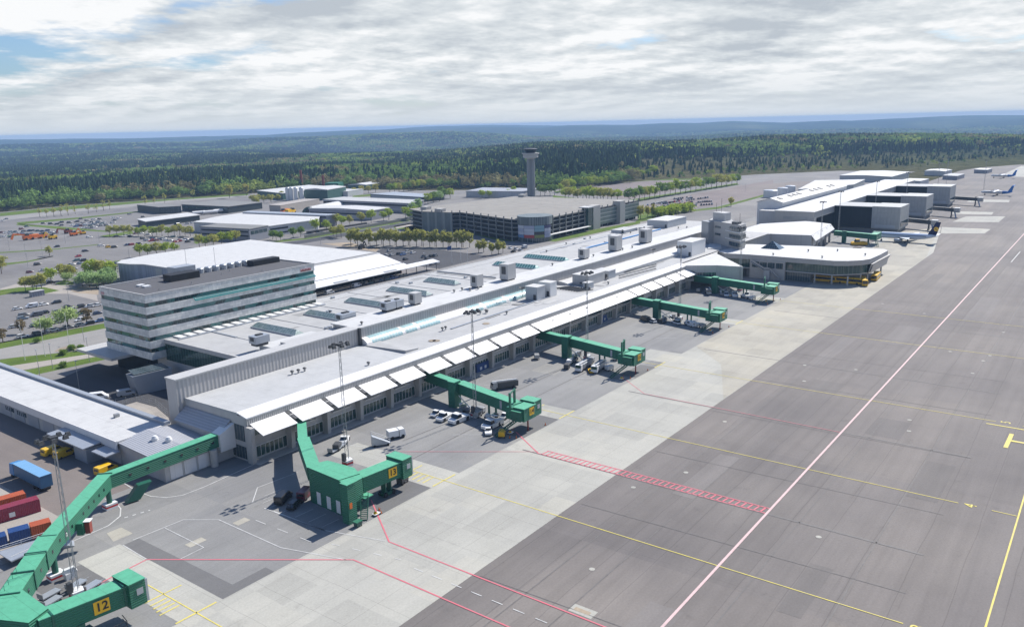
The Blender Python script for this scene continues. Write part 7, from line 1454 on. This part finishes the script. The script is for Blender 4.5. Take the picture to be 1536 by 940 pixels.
# ================================================================ THE WOODS: one mass of tens of thousands of crowns
def tmpl_conifer(seed,lv):
    r=np.random.default_rng(seed); T=[]
    for k in range(lv):
        z0=.12+.80*k/lv; z1_=min(1.0,z0+1.35/lv+.05); rr=.27*(1-.84*k/lv); n=6 if lv>2 else 4
        ph=r.uniform(0,6)
        for i in range(n):
            a=ph+2*math.pi*i/n; b=ph+2*math.pi*(i+1)/n; q=r.uniform(.75,1.2)
            T.append([(rr*q*math.cos(a),rr*q*math.sin(a),z0+r.uniform(-.03,.02)),(rr*math.cos(b)*r.uniform(.6,.9),rr*math.sin(b)*r.uniform(.6,.9),z0+.05),(0,0,z1_)])
    return np.array(T)
def tmpl_leafy(seed,n,size,rx=.36,rz_=.38,cz=.60):
    r=np.random.default_rng(seed); d=r.normal(size=(n,3)); d/=np.linalg.norm(d,axis=1)[:,None]; d[:,2]=np.where(d[:,2]<-.5,-d[:,2]*.5,d[:,2])
    lob=1+.28*np.sin(d[:,0]*5+seed)*np.cos(d[:,1]*4+seed*2)
    c=d*np.array([rx,rx,rz_])*r.uniform(.6,1.02,(n,1))*lob[:,None]+np.array([0,0,cz])
    nrm=d+r.normal(size=(n,3))*.45; nrm/=np.linalg.norm(nrm,axis=1)[:,None]
    a=np.cross(nrm,r.normal(size=(n,3))); a/=np.linalg.norm(a,axis=1)[:,None]; b=np.cross(nrm,a); s=size*r.uniform(.7,1.35,(n,1))
    return np.stack([c-a*s-b*s*.6,c+a*s-b*s*.6,c+b*s],1)
def scatter(r0,r1,n,a0,a1):
    a=RNG.uniform(rad(a0),rad(a1),n); r=np.sqrt(RNG.uniform(r0**2,r1**2,n)); return r*np.cos(a),r*np.sin(a),r,a
def wood(name,x,y,hs,kind,templates,cols):
    V=[];C=[]
    z=hgt(x+0,y+0)
    for t_i,T in enumerate(templates):
        sel=np.nonzero(kind==t_i)[0]
        if not len(sel): continue
        th=RNG.uniform(0,6.28,len(sel)); h=hs[sel]; wv=h*RNG.uniform(.85,1.2,len(sel)); c,s=np.cos(th)[:,None,None],np.sin(th)[:,None,None]
        P=T[None]; X=(P[...,0]*c-P[...,1]*s)*wv[:,None,None]+x[sel][:,None,None]; Y_=(P[...,0]*s+P[...,1]*c)*wv[:,None,None]+y[sel][:,None,None]; Zz=P[...,2]*h[:,None,None]+z[sel][:,None,None]-.3
        V.append(np.stack([X,Y_,Zz],-1).reshape(-1,3)); C.append(np.repeat(cols[sel],T.shape[0]*3,axis=0))
    V=np.concatenate(V); C=np.concatenate(C); me=bpy.data.meshes.new(name); npmesh(me,V,np.arange(len(V)).reshape(-1,3))
    at_=me.attributes.new('species','FLOAT_COLOR','POINT'); at_.data.foreach_set('color',np.concatenate([C,np.ones((len(C),1))],1).astype(np.float32).ravel())
    me.materials.append(M['woods']); o=bpy.data.objects.new(name,me); COL.objects.link(o); tag(o,kind='stuff'); return o
t=NT('woods'); at_=t.n('ShaderNodeAttribute',attribute_name='species'); v=t.coord('World'); g=t.noise(v,.8,2,.6)
M['woods']=translucent(t,t.mix(1,at_.outputs['Color'],t.ramp(g,[(.3,.75),(.7,1.25)]),'MULTIPLY'),.3)
SPR=np.array([.036,.072,.044]); PIN=np.array([.072,.118,.055]); BIR=np.array([.30,.36,.085]); MID=np.array([.17,.26,.075]); BRN=np.array([.25,.23,.11]); YEL=np.array([.42,.43,.13])
def species(x,y,r,a,n):
    d=r-edge_r(a); ad=np.degrees(a)
    f=fbm(x/330,y/330,4,31); g=fbm(x/75,y/75,2,77); u=RNG.random(n)
    dec=.08+.85*sstep((f-.49)/.05)+.85*(1-sstep((d-20)/90))
    right=sstep((50-ad)/12); dec=dec*(1-.45*right*(d>60))+.45*right*sstep((d-420)/150)
    isd=u<np.clip(dec,.06,.93); col=np.where((RNG.random(n)<.6)[:,None],SPR,PIN)
    dc=np.where((g<.25)[:,None],BRN,np.where((g<.50)[:,None],MID,np.where((g<.66)[:,None],BIR,YEL)))
    col=np.where(isd[:,None],dc,col)*RNG.uniform(.65,1.35,(n,1)); return isd,col
NEAR=[tmpl_conifer(1,5),tmpl_conifer(2,5),tmpl_conifer(3,4),tmpl_leafy(4,84,.075),tmpl_leafy(5,84,.078,.32,.42),tmpl_leafy(6,60,.082,.42,.35)]
MIDT=[tmpl_conifer(11,3),tmpl_conifer(12,3),tmpl_conifer(13,2),tmpl_leafy(14,20,.14),tmpl_leafy(15,20,.14,.27,.38),tmpl_leafy(16,18,.15)]
FART=[tmpl_conifer(21,2),tmpl_conifer(22,2),tmpl_conifer(23,1),tmpl_leafy(24,9,.24),tmpl_leafy(25,9,.24),tmpl_leafy(26,8,.25)]
FARW=[T*np.array([2.0,2.0,1.0]) for T in FART]
def lay(name,r0,r1,n,T,h0,h1,near=False):
    x,y,r,a=scatter(r0,r1,n,1,74); e=edge_r(a); d=r-e; ad=np.degrees(a)
    keep=d>RNG.uniform(0,6,n)
    heath=(ad<25+7*vnoise(r/90,a*30,5))&(d<330+120*vnoise(a*60,a*0,3)); keep&=~heath|(RNG.random(n)<.16)
    lk=(np.abs((r-2060+260*(a-1.2))-0)<70)&(ad>53)&(ad<66); keep&=~lk
    keep&=~((ad>50)&(ad<53.5)&(d<90)&(d>20)&(RNG.random(n)<.3))
    x,y,r,a,d,ad=[q[keep] for q in (x,y,r,a,d,ad)]; n=len(x)
    isd,col=species(x,y,r,a,n); hs=RNG.uniform(h0,h1,n)*np.where(isd,.86,1.06)*(.72+.28*sstep(d/60)); hs*=np.where((ad<28)&(d<420),.5,1.0)
    kind=np.where(isd,3,0)+RNG.integers(0,3,n); return wood(name,x,y,hs,kind,T,col)
lay('near_woods',300,1500,31000,NEAR,13,22)
lay('middle_woods',1500,2700,64000,MIDT,11,18)
lay('far_woods',2700,5000,80000,FART,11,17)
lay('distant_woods',5000,7400,60000,FARW,10,16)
m=MB(); m.add([(2060*math.cos(t)-0+k*math.cos(t),2060*math.sin(t)+k*math.sin(t),-11.2) for k,ts in ((-150,np.linspace(rad(50),rad(69),14)),(130,np.linspace(rad(69),rad(50),14))) for t in ts],[tuple(range(28))]); tag(m.build('lake',M['water']),kind='structure')
# ---------------------------------------------------------------- the air
hz=MB(); hz.box(-300,13900,-3200,13900,-320,89); ho=hz.build('haze',[bpy.data.materials.new('haze')]); tag(ho,kind='stuff')
hm=ho.data.materials[0]; hm.use_nodes=True; ht=hm.node_tree; ht.nodes.remove(ht.nodes['Principled BSDF'])
pvn=ht.nodes.new('ShaderNodeVolumePrincipled'); pvn.inputs['Color'].default_value=(.40,.62,.95,1); pvn.inputs['Density'].default_value=HAZE=1.1e-4
pvn.inputs['Anisotropy'].default_value=0
ht.links.new(pvn.outputs[0],ht.nodes['Material Output'].inputs['Volume'])
